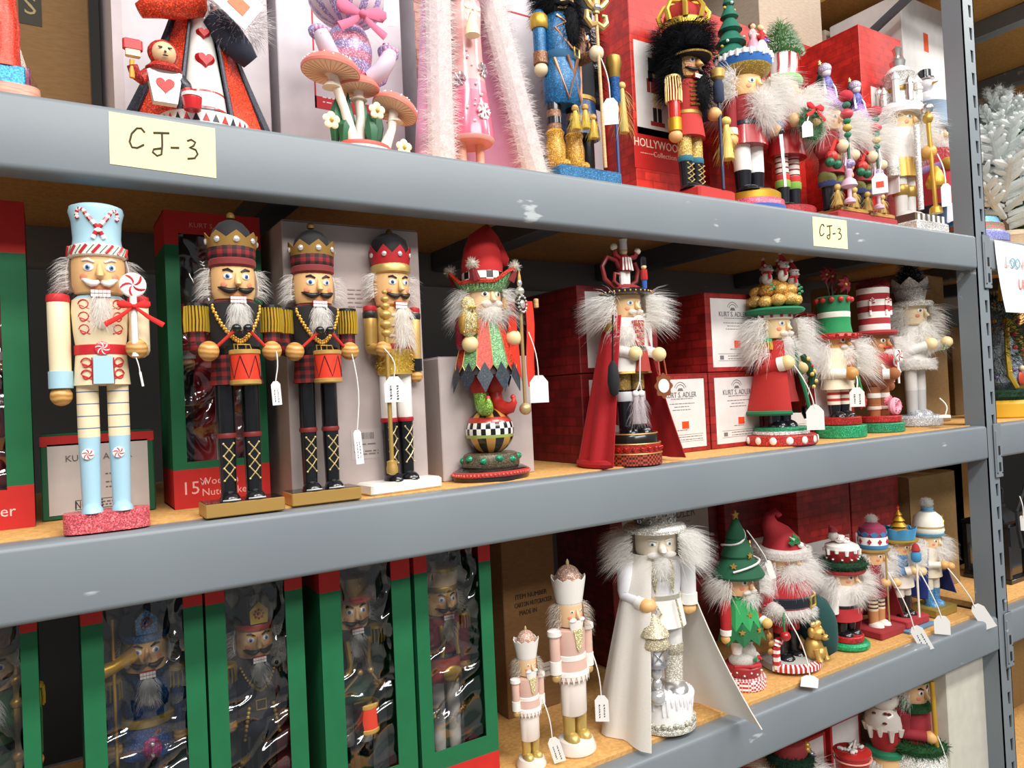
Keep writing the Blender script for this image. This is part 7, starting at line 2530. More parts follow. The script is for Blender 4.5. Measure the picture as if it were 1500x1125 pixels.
# its little page carrying brush and bucket
k = Fig('figurine', 'little page figurine with heart card body holding red brush and bucket', 'figurine', F.world((-58, -44, 24)), 0, None, F.S)
b = B('gloss:#f5f2ef').prism([(-22, 42), (22, 42), (15, 0), (-15, 0)], -8, 6)
b.xf(Matrix.Identity(4))
CB = k.p('card_body', b)
b = B('gloss:#f5f2ef').prism([(-22, 42), (-14, 46), (0, 44), (14, 46), (22, 42)], -8, 6)
k.p('card_top', b, CB)
k.p('painted_heart', B('paint:#cf2420').prism(heart(12, 0, 0, (0, 24)), -9.2, -8), CB)
k.p('collar', B('glit:#b8342c').lathe([(21, 44), (24, 47), (14, 56)], (0, -2, 0), 14, 1, .7))
H = k.p('head', B('paint:#e6c094').ball((0, -5, 68), (16, 14, 16), 14, 10))
k.p('hood', B('glit:#b8342c').ball((0, 1, 70), (20, 15, 19), 14, 10), H)
k.p('face_paint', B('gloss:#2a2020').ball((-6, -19, 71), (3, 1, 1.4), 6, 4).ball((6, -19, 71), (3, 1, 1.4), 6, 4).ball((0, -20, 65), (1.6, 1, 2), 6, 4).ball((0, -19.4, 60), (4, 1, 1), 6, 4), H)
k.p('arm', B('glit:#b02f2a').tube([(-20, 0, 40), (-30, -4, 28), (-36, -8, 30), (-40, -10, 42)], [7, 8, 7.5, 7], 9), sharp=80)
k.p('arm', B('glit:#3a3c46').tube([(20, 0, 40), (27, -4, 28), (29, -8, 18)], [7, 8, 6], 9).use('glit:#b02f2a').tube([(28, -7, 22), (30, -10, 10)], [8, 8], 9), sharp=80)
br = k.p('brush', B('paint:#e0a23a').tube([(-41, -13, 24), (-40, -13, 48)], 3.4, 7).use('paint:#ecd9b0').box((-39, -13, 52), (18, 8, 10), 1).use('paint:#d02a30').box((-39, -13, 60), (24, 9, 16), 2))
k.p('bucket', B('gloss:#c8252a').lathe([(11, -22), (13, -8), (13, -6)], (32, -16, 14), 16).use('gloss:#f2eae6').lathe([(13, -5), (13.4, -4), (13.2, 0)], (32, -16, 14), 16))
t = empty('price_tag', F.world((34, -62, 186)), .1, 'white diagonal price card with an orange sticker on the card gown figurine', 'price tag', 'hanging price tags')
b = B('card:#f0eff2').box((0, 0, -26), (72, 1, 52))
b.xf(Matrix.Rotation(.62, 4, 'Y'))
cd = obj(b, 'card', t, F.S)
b = B('paint:#e8672c').box((10, -.9, -12), (26, 1, 20))
b.xf(Matrix.Rotation(.62, 4, 'Y'))
obj(b, 'sticker', cd, F.S)
obj(B('matte:#e9e6e4').tube([(-18, 0, 24), (-24, 14, 40), (-30, 30, 60)], .8, 4), 'string', t, F.S)

# striped cat on mushrooms
F = up('figurine', 'pink and lilac striped cat figurine sitting on three red capped mushrooms', 'figurine', .394, .085)
b = B('gloss:#e8e2de').lathe([(44, 0), (46, 2), (46, 14), (44, 16, 'paint:#c9584c'), (42, 22), (38, 24)], (6, 0, 0), 28, 1, .8)
F.p('base', b)


def mushroom(c, r, h, base, tilt, rz, nd):
    b = B('paint:#efe4d6').tube([base, (lerp(base[0], c[0], .5) + 3, lerp(base[1], c[1], .5), lerp(base[2], c[2], .5)), (c[0], c[1], c[2] + h * .2)], [9, 6.5, 7.5], 10)
    b.tube([(c[0], c[1], c[2] - r * .5), (c[0], c[1], c[2] - r * .32)], [13, 7], 12)
    S_ = F.p('mushroom_stem', b)
    R2 = Matrix.Translation(c) @ Matrix.Rotation(rz, 4, 'Z') @ Matrix.Rotation(tilt, 4, 'Y')
    b = B('paint:#dd7e70').lathe([(r, 0), (r * 1.02, h * .16), (r * .9, h * .5), (r * .62, h * .82), (r * .28, h * .97), (1, h)], (0, 0, 0), 26)
    b.xf(R2)
    Cp = F.p('mushroom_cap', b, S_)
    b = B('paint:#f0d0b4').lathe([(6, -h * .1), (r * .96, -h * .02), (r, 1)], (0, 0, 0), 26)
    b.use('paint:#d8b090')
    for i in range(30):
        a = 2 * PI * i / 30
        b.tube([(8 * math.cos(a), 8 * math.sin(a), -h * .11), (r * .94 * math.cos(a), r * .94 * math.sin(a), -h * .035)], .7, 3)
    b.xf(R2, 0)
    F.p('gills', b, S_)
    g = random.Random(nd)
    b = B('gloss:#f7ece6')
    for i in range(34):
        a, q = g.uniform(0, 2 * PI), g.uniform(.15, .98)
        z = h * math.sqrt(max(0, 1 - q ** 2)) * .98 + h * .05
        b.ball((r * q * math.cos(a), r * q * math.sin(a), z), g.uniform(1.2, 2.3), 6, 4)
    b.xf(R2, 0)
    F.p('cap_dots', b, Cp)


mushroom((-44, -16, 116), 41, 24, (-14, -16, 22), .12, 0, 1)
mushroom((4, 4, 108), 31, 20, (0, 0, 22), 0, 0, 2)
mushroom((56, -6, 82), 35, 22, (34, -14, 20), .42, 0, 3)
b = B('paint:#2f6a48')
for x, y, z, l_, rz in ((-36, 0, 20, 80, .2), (-10, 14, 20, 84, 0), (16, 12, 20, 80, -.1), (30, 6, 20, 74, .1), (-28, -12, 20, 46, .5), (16, -14, 20, 48, -.3)):
    b.tube([(x, y, z), (x + l_ * .12 * rz, y - 2, z + l_ * .5), (x + l_ * .5 * rz, y - 4, z + l_)], [5, 11, 1], 6)
F.p('leaves', b)
for (x, y, z) in ((-50, -28, 44), (18, -30, 68), (58, -30, 20)):
    b = B('paint:#f0e6c0')
    for i in range(5):
        a = 2 * PI * i / 5 + .3
        b.ball((x + 7 * math.cos(a), y, z + 7 * math.sin(a)), (6, 2.4, 6), 8, 6)
    b.use('paint:#d8b04a').ball((x, y - 3, z), 3, 6, 5)
    F.p('flower', b)
PK, LI = 'glit:#d98fa6', 'glit:#b3a3cf'
b = B()
pr = []
for j in range(15):
    t = j / 14
    z = lerp(116, 204, t)
    r = 42 * math.sin(PI * (.12 + .80 * (1 - t) ** .8)) ** .7 * (1 - .35 * t)
    pr.append((max(r, 10), z, (PK, LI)[(j // 2) % 2]))
b.lathe(pr, (-8, 4, 0), 22)
BD = F.p('cat_body', b, sharp=80)
for s, x, z in ((-1, -52, 148), (1, 44, 140)):
    b = B('paint:#d9c9d8').tube([(x * .55 - 4, -8, z - 16), (x * .8 - 4, -22, z - 8), (x - 4, -28, z + 8), (x - 4 + s * 3, -26, z + 18)], [13, 13, 12, 11], 10)
    b.use('glit:#a89bc4').ball((x + s * 3 - 4, -22, z + 20), (17, 10, 12), 12, 8)
    f_ = F.p('foot', b, sharp=80)
    b = B('paint:#d59bb8').ball((x + s * 1 - 4, -34, z + 12), (8, 4, 6), 8, 6)
    for q in (-9, -3, 3, 9):
        b.ball((x + s * 3 - 4 + q, -32, z + 24 - abs(q) * .3), (3, 3, 3.6), 6, 5)
    F.p('paw_pads', b, f_)
b = B()
n_ = 26
for i in range(n_):
    a0, a1 = 2 * PI * i / n_, 2 * PI * (i + 1) / n_
    b.use((LI, 'paint:#e3cfdb')[i % 2])
    rows = []
    for j in range(8):
        t = -PI / 2 + PI * j / 7 * .75
        rr, z = math.cos(t) ** .9 if j else 0.02, math.sin(t)
        rows.append([(-10 + 56 * rr * math.cos(q), 48 * rr * math.sin(q), 238 + 42 * z) for q in (a1, a0)])
    b.sheet(rows)
HD = F.p('cat_head', b, sharp=80)
F.p('cat_face', B('paint:#e6d3de').ball((-8, -34, 252), (34, 20, 20), 14, 8), HD)
bow(F, (-4, -44, 196), 34, 'velvet:#d8708e', 1.0, HD, 'neck_bow')
F.p('cat_tail', B(LI).tube([(24, 20, 124), (50, 24, 140), (62, 22, 170)], [9, 9, 8], 9).use(PK).tube([(62, 22, 170), (58, 20, 196)], [8, 5], 9), sharp=80)
price_tag(F.world((36, -40, 260)), F.world((40, -44, 232)), 'pale narrow tag hanging beside the striped cat\'s chin', (10, 42), F.S, turn=.8, writing=False, card='paint:#d8cfda')

# pink gown figure with feather trimmed cape
F = up('figurine', 'tall pink gown figurine with snowflakes in a white feather trimmed pink cape', 'figurine', .589, .10)
for s in (-1, 1):
    F.p('leg', B('paint:#e8a893').lathe([(6, 0), (6.5, 30), (7, 64)], (s * 15, 0, 0), 12))
b = B('paint:#e39a94').lathe([(8, 54), (32, 52), (35, 56), (35, 58, 'gloss:#d9607c'), (34, 74), (30, 110), (28, 124, 'gloss:#dc7f92'), (26, 140, 'gloss:#e0a09e'), (23, 180), (22, 215, 'gloss:#e2b4ae'), (24, 250), (22, 280), (12, 300)], (0, 0, 0), 28)
G = F.p('gown', b, sharp=50)


def flake(c, r, a, mt, par):
    b = B(mt)
    for i in range(6):
        q = PI * i / 3
        b.tube([(0, 0, 0), (r * math.cos(q), 0, r * math.sin(q))], r * .13, 5)
        for e in (-.5, .5):
            b.tube([(r * .55 * math.cos(q), 0, r * .55 * math.sin(q)), (r * .9 * math.cos(q + e * .7), 0, r * .9 * math.sin(q + e * .7))], r * .11, 5)
    b.xf(Matrix.Translation(c) @ Matrix.Rotation(a, 4, 'Z'), 0)
    return F.p('snowflake', b, par)


f = drum(33, 1)
flake(f(.15, 92, 1), 13, .3, 'gloss:#f3f0f2', G)
flake(drum(27, 1)(-1.0, 140, 1), 11, -.9, 'metal:#cfcad0', G)
flake(drum(26, 1)(.5, 156, 1), 11, .5, 'metal:#d6d0d4', G)
b = B('gem:#f6eef2')
for i, (a, z) in enumerate(((-.3, 200), (-.5, 182), (-.5, 172), (-.25, 160), (-.1, 132), (.15, 116), (-.2, 108), (-.25, 100), (-.6, 96), (-.8, 80), (-.1, 84), (-.3, 76))):
    b.ball(drum(lerp(33, 23, (z - 80) / 110), 1)(a, z, .6), 1.6 + (i % 3) * .5, 6, 5)
F.p('gown_beads', b, G)
PKC = 'velvet:#dba0c0'
rows = []
for j in range(9):
    t = j / 8
    z = lerp(300, 2, t)
    rows.append([(lerp(43 if u > .5 else 60, 104 if u > .5 else 92, t) * math.cos(lerp(1.22 * PI, -.16 * PI, u)) * (1 + .05 * t * math.sin(14 * u)) + 8 * t, 8 + (lerp(22, 56, t)) * math.sin(lerp(1.22 * PI, -.16 * PI, u)) * .8 * (1 + .05 * t * math.sin(14 * u)), z) for u in [i / 22 for i in range(23)]])
C_ = F.p('cape', B(PKC).sheet([list(reversed(r)) for r in rows], 1.6), sharp=70)
for e, w in ((0, 1.0), (-1, 1.0)):
    path = [Vector(r[e]) for r in rows]
    b = B('fur:#fbf8f6:#efe9e8')
    b.tube([p + Vector((0, -4, 0)) for p in path], 18, 9)
    b.fur(lambda g: (lambda t, a: ((lambda q: ((q.x + 16 * math.cos(a), q.y - 4 + 16 * math.sin(a), q.z), (math.cos(a), math.sin(a), g.uniform(-.4, .4))))(path[int(t)].lerp(path[min(8, int(t) + 1)], t - int(t)))))(g.uniform(0, 7.999), g.uniform(0, 2 * PI)), 1900, 17, 1.0, .2, .5, 170 + e)
    F.p('feather_trim', b, C_)
rod(F, 'pink_wand', [(-40, -20, 4), (-44, -20, 300)], 2.6, 'gloss:#ecc3cc')
b = B('paint:#efe2b8').lathe([(11, 196), (10, 204), (4, 224), (3, 228)], (-10, -36, 0), 12)
T_ = F.p('cream_tassel', b)
bow(F, (-10, -40, 232), 12, 'velvet:#efe2c8', .9, T_, 'tassel_bow')
F.p('neck_fluff', B('fur:#f0dfe8:#d8bccb').ball((-2, -14, 270), (34, 14, 14), 12, 8).fur(ball_spots((-2, -14, 270), (34, 14, 14)), 300, 10, 1, .2, .5, 175))

# blue king with gold sceptre
F = up('nutcracker', 'black bearded nutcracker in blue glitter coat and gold boots on blue base', 'nutcracker', .795, .085)
F.p('base', B('glit:#2f6f9e').box((0, 0, 0), (112, 62, 27), 3))
cx = -24
RT = empty('tmp', (0, 0, 0))
BG = 'glit:#1d6090'
for s in (-1, 1):
    x = cx + s * 17
    L_ = F.p('leg', B().lathe([(10.5, 78, 'glit:#8a6248'), (10.5, 92), (10.8, 92, BK), (10.8, 102), (10.5, 102, 'glit:#8a6248'), (10.5, 112), (10.8, 112, BK), (10.8, 122)], (x, 0, 0), 14))
    F.p('boot', B('glit:#c8943a').lathe([(11, 27), (14, 40), (14.5, 60), (12, 74), (14, 80), (11, 84)], (x, 0, 0), 14).ball((x, -12, 30), (12, 18, 9), 10, 7), L_)
b = B(BG).lathe([(24, 120), (28, 126), (30, 156), (26, 186), (25, 190)], (cx, 0, 0), 22, 1, .85)
SK = F.p('coat_skirt', b)
f = drum(29, .85, 0, cx)
b = B('gold:#b07c5c')
b.tube([f(-.9, 182, .6), f(-.25, 124, 1.2), f(.45, 184, .6)], 2.4, 5).tube([f(-.2, 186, .4), f(.6, 124, 1.2), f(1.1, 180, .4)], 2.4, 5)
F.p('copper_braid', b, SK)
T = F.p('torso', B(BG).lathe([(25, 190), (27, 214), (28, 240), (20, 254)], (cx, 0, 0), 22, 1, .85))
f = drum(27, .85, 0, cx)
F.p('copper_braid', B('gold:#b07c5c').tube([f(-.7, 244, .8), f(-.2, 234, .8), f(-.8, 226, .8), f(.2, 196, .8)], 2.2, 5), T)
BLT = F.p('belt', B('velvet:#22567a').lathe([(26, 184), (27, 186), (27, 194), (26, 196)], (cx, 0, 0), 22, 1, .86))
b = B('gold:#d8b45c').tube([(-6, 0, -6), (6, 0, -6), (6, 0, 6), (-6, 0, 6)], 1.5, 5, True)
b.xf(Matrix.Translation((cx + 10, -25, 192)) @ Matrix.Rotation(.35, 4, 'Z'))
F.p('buckle', b, BLT)
A = arm_down(F, -1, 36 - cx, 252, 176, 9.5, BG, 'glit:#8a5a38', 16, 'paint:#e3cda6', 10)
F.p('epaulette', B('gold:#c8a040').lathe([(11, 226), (13, 229), (13, 243), (10, 247)], (0, 0, 0), 14), A)
arm_bent(F, 1, cx + 36, 246, 196, 9, 'glit:#8a5a38', (18, -30, 196), 11, None, 'paint:#ead9b4')
BF = 'fur:#16181f:#0c0d12'
H = F.p('head', B('paint:#e0b678').lathe([(14, 250), (21, 256), (23, 270), (23, 290), (20, 300)], (cx, 0, 0), 18))
for s in (-1, 1):
    b = B('gloss:#f0ece6').ball((cx + s * 9, -22, 276), (5, 2, 3.6), 8, 6).use('gloss:#5a3a22').ball((cx + s * 9 + 1, -23.6, 276), (2.4, 1, 2.6), 8, 6)
    F.p('eye', b, H)
    F.p('eyebrow', B('paint:#1a1618').tube([(cx + s * 3, -23, 283), (cx + s * 10, -23, 286), (cx + s * 16, -19, 283)], [1, 2, 1], 5), H)
F.p('nose', B('paint:#e6c08a').ball((cx + 1, -27, 268), (4, 6, 6), 8, 6), H)
F.p('moustache', B(BF).tube([(cx - 18, -15, 262), (cx - 9, -24, 259), (cx, -26, 263), (cx + 9, -24, 259), (cx + 18, -15, 262)], [1, 4, 3, 4, 1], 7), H)
b = B(BF).ball((cx + 6, -20, 232), (14, 10, 30), 12, 9)
b.fur(ball_spots((cx + 6, -20, 232), (13, 9, 29), -1, 1, .5), 420, 13, .9, 1, .4, 181)
F.p('beard', b)
b = B(BF).lathe([(24, 250), (28, 262), (28, 296), (20, 310)], (cx, 6, 0), 16)
b.fur(ring_spots((cx, 4, 0), 26, -.28 * PI, 1.28 * PI, 250, 304, -.3), 1300, 20, .9, .6, .5, 182)
F.p('hair', b)
F.p('hat', B('velvet:#1c2436').lathe([(24, 300), (26, 304), (28, 340), (24, 344)], (cx, 0, 0), 20))
ST = rod(F, 'sceptre_rod', [(18, -38, 27), (16, -36, 260)], 2.6, 'wood:#e0bd8c:#c79c66')
GD = 'gold:#c8ac6c'
b = B(GD)
for s in (-1, 1):
    b.tube([(16, -36, 236), (16 + s * 10, -36, 232), (16 + s * 18, -36, 240), (16 + s * 17, -36, 250), (16 + s * 10, -36, 250)], [4, 5, 5, 4, 2.5], 7)
    b.tube([(16, -36, 256), (16 + s * 11, -36, 262), (16 + s * 20, -36, 272), (16 + s * 16, -36, 282)], [4, 5, 5, 3], 7)
b.tube([(16, -36, 250), (16, -36, 284), (16, -36, 306)], [5, 8, 4], 8)
b.use('metal:#d8d8d4').ball((16, -38, 258), (8, 7, 6), 8, 6)
F.p('sceptre_scroll', b, ST)
for x, z in ((cx - 2, 112), (cx + 16, 116), (cx + 30, 104)):
    tassel(F, (x, -30, z), 34, 'paint:#d9bc4a', 6, 'knob:#d8ae68:#b9803c')
price_tag(F.world((18, -40, 184)), F.world((26, -46, 126)), 'square white price tag on the blue coated nutcracker\'s sceptre', (21, 38), F.S, turn=.5, writing=False)
bpy.data.objects.remove(RT)

# dark robed one behind it
F = up('nutcracker', 'black robed nutcracker with navy staff standing behind the gold sceptre', 'nutcracker', .865, .17, sc=(1.0, .97))
plinth(F, 90, 54, 16, 'velvet:#1c2636')
L = legs(F, 16, 60, 112, 11, 28, 'gloss:#15161a', 'gloss:#15161a', 'gloss:#15161a')
coat(F, 104, 160, 224, 34, 28, 30, 'glit:#1d3c66', 'velvet:#15171f', 'gold:#a8843c', 8)
arm_bent(F, -1, 36, 216, 172, 10, 'velvet:#15171f', (-24, -28, 176), 10, 'gold:#a88a4a', 'paint:#e3b888')
arm_bent(F, 1, 36, 216, 166, 10, 'velvet:#15171f', (40, -30, 144), 11, None, 'paint:#e3b48c')
head(F, 222, 266, 24, 'paint:#c99a70', mouth=False)
b = B(BF).lathe([(24, 200), (29, 220), (29, 266), (20, 280)], (0, 6, 0), 16)
b.fur(ring_spots((0, 4, 0), 28, -.3 * PI, 1.3 * PI, 180, 276, -.3), 1300, 26, .9, .6, .5, 183)
F.p('hair', b)
F.p('hat', B('velvet:#15171f').lathe([(24, 268), (27, 272), (30, 330), (26, 336)], (0, 0, 0), 18))
ST = rod(F, 'staff', [(42, -36, 14), (42, -36, 150)], 2.8, 'paint:#3b3f72')
F.p('staff_top', B('glit:#2a5ea0').lathe([(5, 150), (8, 156), (7, 186), (9, 190, 'gold:#a8843c'), (9, 200), (12, 210), (11, 222), (5, 226)], (42, -36, 0), 12), ST)
tassel(F, (56, -36, 186), 76, 'paint:#dcc070', 7, None, ST)

# busby nutcracker
F = up('nutcracker', 'nutcracker with tall black busby, gold and red crown and red coat on red base', 'nutcracker', 1.075, .09, .08, sc=(1.0, .91))
F.p('base', B('velvet:#b8302c').box((22, 0, 0), (84, 58, 28), 3))
L = legs(F, 28, 74, 116, 10.5, 24, BK, 'glit:#cfae62', BK, shoe_h=10)
for k_, s in enumerate((-1, 1)):
    laces(F, L[k_], s * 12, 0, 10.4, 34, 68, 'gold:#d8c48a', 4)
    F.p('boot_band', B('velvet:#2a6a80').lathe([(10.6, 72), (11.4, 74), (11.4, 79), (10.6, 81)], (s * 12, 0, 0), 14), L[k_])
T = coat(F, 112, 150, 204, 26, 21, 23, 'velvet:#b8302c', 'velvet:#a3241f', 'gold:#a8843c', 7)
b = B('gold:#b07c3c')
f = drum(22, .82)
for z in range(160, 200, 7):
    b.tube([f(-.6, z, .6), f(0, z + 2, 1), f(.6, z, .6)], 1.8, 5)
F.p('gold_frogging', b, T)
A = arm_down(F, -1, 31, 202, 118, 9, 'gloss:#c8281c', 'gold:#c8941c', 20, 'paint:#e6b074', 10)
fringe(F, A, 0, 0, 164, 204, 9.5, 'gold:#d8bc7c', n=18)
A = arm_bent(F, 1, 30, 202, 152, 9, 'velvet:#2a2c44', (34, -20, 152), 11, None, 'paint:#e6b074')
H = head(F, 204, 244, 22, 'paint:#dfa868', mouth=True, tache='paint:#15131a', eye='#3a4a6a', nose=1.5)
b = B(BF).ball((10, -18, 184), (14, 11, 28), 10, 8)
b.fur(ball_spots((10, -18, 184), (13, 10, 27), -1, 1, .6), 420, 12, .9, 1, .4, 190)
F.p('beard', b)
b = B(BF).lathe([(24, 196), (30, 214), (30, 240), (35, 250), (37, 268), (30, 290)], (0, 3, 0), 18)
b.v = [(v[0], v[1] if v[2] > 246 or v[1] > -8 else -8 + (v[1] + 8) * .1, v[2]) for v in b.v]
b.fur(ring_spots((0, 3, 0), 34, 0, 2 * PI, 246, 290, .1), 1700, 22, .9, .3, .5, 191)
b.fur(ring_spots((0, 3, 0), 29, -.25 * PI, 1.25 * PI, 186, 250, -.2), 1300, 22, .9, .6, .5, 192)
F.p('busby', b)
F.p('peak', B('velvet:#15151c').lathe([(24, 236), (30, 236), (30, 240), (24, 243)], (0, -8, 0), 16).use('glit:#a8843c').tube([(30 * math.cos(a), -8 + 30 * math.sin(a), 238) for a in [PI + PI * i / 12 for i in range(13)]], 2, 5))
HT = F.p('crown_band', B('gold:#c8a43c').lathe([(29, 284), (32, 287), (32, 296), (29, 299)], (0, 0, 0), 20))
b = B('velvet:#a3241c').ball((0, 0, 304), (30, 29, 28), 16, 10)
F.p('crown_cap', b, HT)
b = B('gold:#d0ac44')
for i in range(8):
    a = 2 * PI * i / 8
    b.tube([(32 * math.cos(a), 31 * math.sin(a), 296), (37 * math.cos(a), 36 * math.sin(a), 312), (28 * math.cos(a), 27 * math.sin(a), 328), (6 * math.cos(a), 6 * math.sin(a), 334)], [4.5, 4, 3.5, 3], 7)
F.p('crown_arch', b, HT)
ST = rod(F, 'staff', [(36, -28, 28), (36, -28, 190)], 2.6, 'paint:#2c3050')
F.p('staff_top', B('velvet:#27304a').lathe([(5, 168), (8, 172), (8, 196), (6, 204, 'gold:#c8a45c'), (10, 208), (11, 220), (6, 224)], (36, -28, 0), 12), ST)
tassel(F, (50, -28, 146), 68, 'paint:#e0c668', 9, None, ST)

# fir tree hat nutcracker
F = up('nutcracker', 'white bearded nutcracker with fir tree and dancers on blue brimmed hat', 'nutcracker', 1.238, .085, sc=(1.0, .93))
b = B('velvet:#3f5fa8').lathe([(46, 0), (47, 2), (47, 10), (46, 11, 'glit:#c8506a'), (45, 20), (40, 22, 'gold:#d0a030'), (40, 32), (34, 36)], (12, 0, 0), 30, 1, .8)
F.p('base', b)
L = legs(F, 34, 66, 112, 12.5, 28, 'gloss:#17181f', 'paint:#f3f1ee', 'gloss:#17181f', shoe_h=10)
T = coat(F, 106, 140, 184, 33, 27, 28, 'gloss:#a3232a', 'velvet:#8f2026', 'gloss:#1d2034', 8)
A = arm_down(F, -1, 35, 182, 120, 9, 'velvet:#8f2026', 'paint:#e9dfd6', 10, 'paint:#e6b676', 10)
A = arm_bent(F, 1, 34, 180, 136, 9, 'velvet:#8f2026', (32, -24, 132), 10, None, 'paint:#e6b676')
rod(F, 'sword', [(36, -30, 130), (38, -32, 40)], [3.4, 2.6], 'metal:#d5d8de', 4)
F.p('sword_hilt', B('gloss:#1c1a20').ball((36, -30, 128), 6, 8, 6).use('paint:#2f5f9e').lathe([(4, 132), (5, 136), (4, 146)], (36, -30, 0), 8).use('paint:#d8a070').ball((36, -30, 150), 4, 8, 6))
head(F, 182, 218, 24, 'paint:#e6ba7c', mouth=False, brow=None, eye='#5a7a98', ez=.6)
beard_blob(F, (12, -22, 164), (24, 16, 28), HAIRW, 1000, 15, seed=201, droop=.6)
hair_drum(F, 176, 216, 27, HAIRW, 1500, 28, seed=202, jit=.5, cr=1.3, droop=.6)
HT = F.p('hat_brim', B('glit:#a88a3a').lathe([(22, 214), (36, 222), (39, 228, 'velvet:#2360a8'), (40, 240), (39, 241, 'gloss:#f0eef0'), (38, 248), (30, 250)], (0, 0, 0), 28))
b = B('gloss:#f3f2f4')
for i in range(26):
    a = 2 * PI * i / 26
    b.tube([(39 * math.cos(a), 39 * math.sin(a), 247), (40.4 * math.cos(a), 40.4 * math.sin(a), 240 - 3 * (i % 2))], [3.4, 2], 5)
F.p('snow_icing', b, HT)
tiers(F, (-14, 10, 248), 108, 27, 'paint:#2c6f5c', 5, HT, star='gold:#d0b050', balls=('paint:#d8e0e0', 16, 'paint:#c8b45a'))
for x, y, skirt, top_, hair in ((-2, -20, 'paint:#d893a8', 'paint:#e8b8b8', 'paint:#7c4a2a'), (14, -22, 'paint:#f0ece8', 'paint:#b8282c', 'paint:#e0c080'), (28, -14, 'glit:#6a4a9c', 'glit:#7a5ab0', 'paint:#9a8ac0')):
    b = B(skirt).lathe([(10, 250), (8, 262), (4, 270)], (x, y, 0), 12).use(top_).lathe([(4, 268), (6, 280), (3, 285)], (x, y, 0), 10).tube([(x - 5, y, 280), (x - 9, y - 4, 272)], 2, 5).tube([(x + 5, y, 280), (x + 9, y - 4, 276)], 2, 5)
    b.use('paint:#eac6a4').ball((x, y - 1, 289), 4.4, 8, 6).use(hair).ball((x, y + 1, 291), 4.8, 8, 6)
    F.p('dancer_figurine', b, HT)

# peppermint hat nutcracker
F = up('nutcracker', 'nutcracker with green bottle brush tree on a striped peppermint hat, holding a wreath', 'nutcracker', 1.382, .10, sc=(1.0, .945))
BS = disc(F, 42, 20, 'glit:#a82a34', sy=.8)
L = legs(F, 20, 58, 104, 9.5, 25, 'gloss:#1d2026', 'paint:#efe0d6', 'gloss:#1d2026', stripes=[('paint:#f0e2d8', 6), ('paint:#7c2a2e', 2.4)] * 4, shoe_h=9)
for k_, s in enumerate((-1, 1)):
    F.p('boot_band', B('velvet:#7fae4a').lathe([(10, 52), (11, 54), (11, 62), (10, 63, 'velvet:#c0302c'), (10.6, 70), (9.8, 72)], (s * 12.5, 0, 0), 14), L[k_])
coat(F, 100, 134, 180, 32, 26, 27, 'gloss:#b3242a', 'velvet:#b02a30', None)
arm_bent(F, -1, 33, 176, 136, 9, 'velvet:#b02a30', (-20, -30, 146), 10, None, 'paint:#e6b880')
arm_bent(F, 1, 33, 176, 136, 9, 'velvet:#b02a30', (16, -38, 146), 10, None, 'paint:#e6b880')
WC = (0, -42, 138)
b = B('fur:#4f7a52:#35553a').tube([(WC[0] + 18 * math.cos(a), WC[1], WC[2] + 18 * math.sin(a)) for a in [2 * PI * i / 20 for i in range(20)]], 5, 6, True)
b.use('fur:#8fae8c:#5f8a62').fur(lambda g: (lambda a, t: ((WC[0] + (18 + 5 * math.cos(t)) * math.cos(a), WC[1] + 5 * math.sin(t), WC[2] + (18 + 5 * math.cos(t)) * math.sin(a)), (math.cos(t) * math.cos(a), math.sin(t), math.cos(t) * math.sin(a))))(g.uniform(0, 2 * PI), g.uniform(0, 2 * PI)), 700, 8, 1.1, 0, .5, 205)
W_ = F.p('wreath', b)
bow(F, (2, -50, 160), 17, 'velvet:#d8202a', 1.2, W_, 'wreath_bow')
beard_blob(F, (8, -18, 166), (22, 14, 26), HAIRW, 900, 15, seed=206, droop=.6)
head(F, 178, 216, 22, 'paint:#edb878', mouth=False, brow=None, eye='#5a6a78', ez=.6)
hair_drum(F, 160, 208, 25, HAIRW, 1400, 26, seed=207, jit=.5, cr=1.25, droop=.6)
HT = hat_ring(F, 'velvet:#7fb46a', [(18, 214), (27, 213), (29, 218), (27, 223), (18, 225)], name='hat_brim')
b = B('gloss:#f3eeea').lathe([(21, 224), (21, 238), (23, 256), (20, 260)], (0, 0, 0), 24)
HC = F.p('hat_crown', b, HT)
b = B('gloss:#b3282c')
for i in range(9):
    a = 2 * PI * i / 9
    b.tube([(21.2 * math.cos(a), 21.2 * math.sin(a), 224), (21.6 * math.cos(a + .1), 21.6 * math.sin(a + .1), 240), (23 * math.cos(a + .1), 23 * math.sin(a + .1), 257)], 2, 5)
F.p('hat_stripes', b, HC)
bottle_tree(F, (0, 0, 258), 56, 31, 'fur:#7fae72:#568a52', 'fur:#dfe8dc:#bfd0bc', n=1000, parent=HT, seed=208)
g = (lambda: None)
k2 = F.world((24, -44, 150))
price_tag(F.world((-10, -46, 152)), F.world((-22, -52, 136)), 'small white price tag dangling beside the peppermint hat\'s wreath', (14, 22), F.S, turn=.5, writing=False)


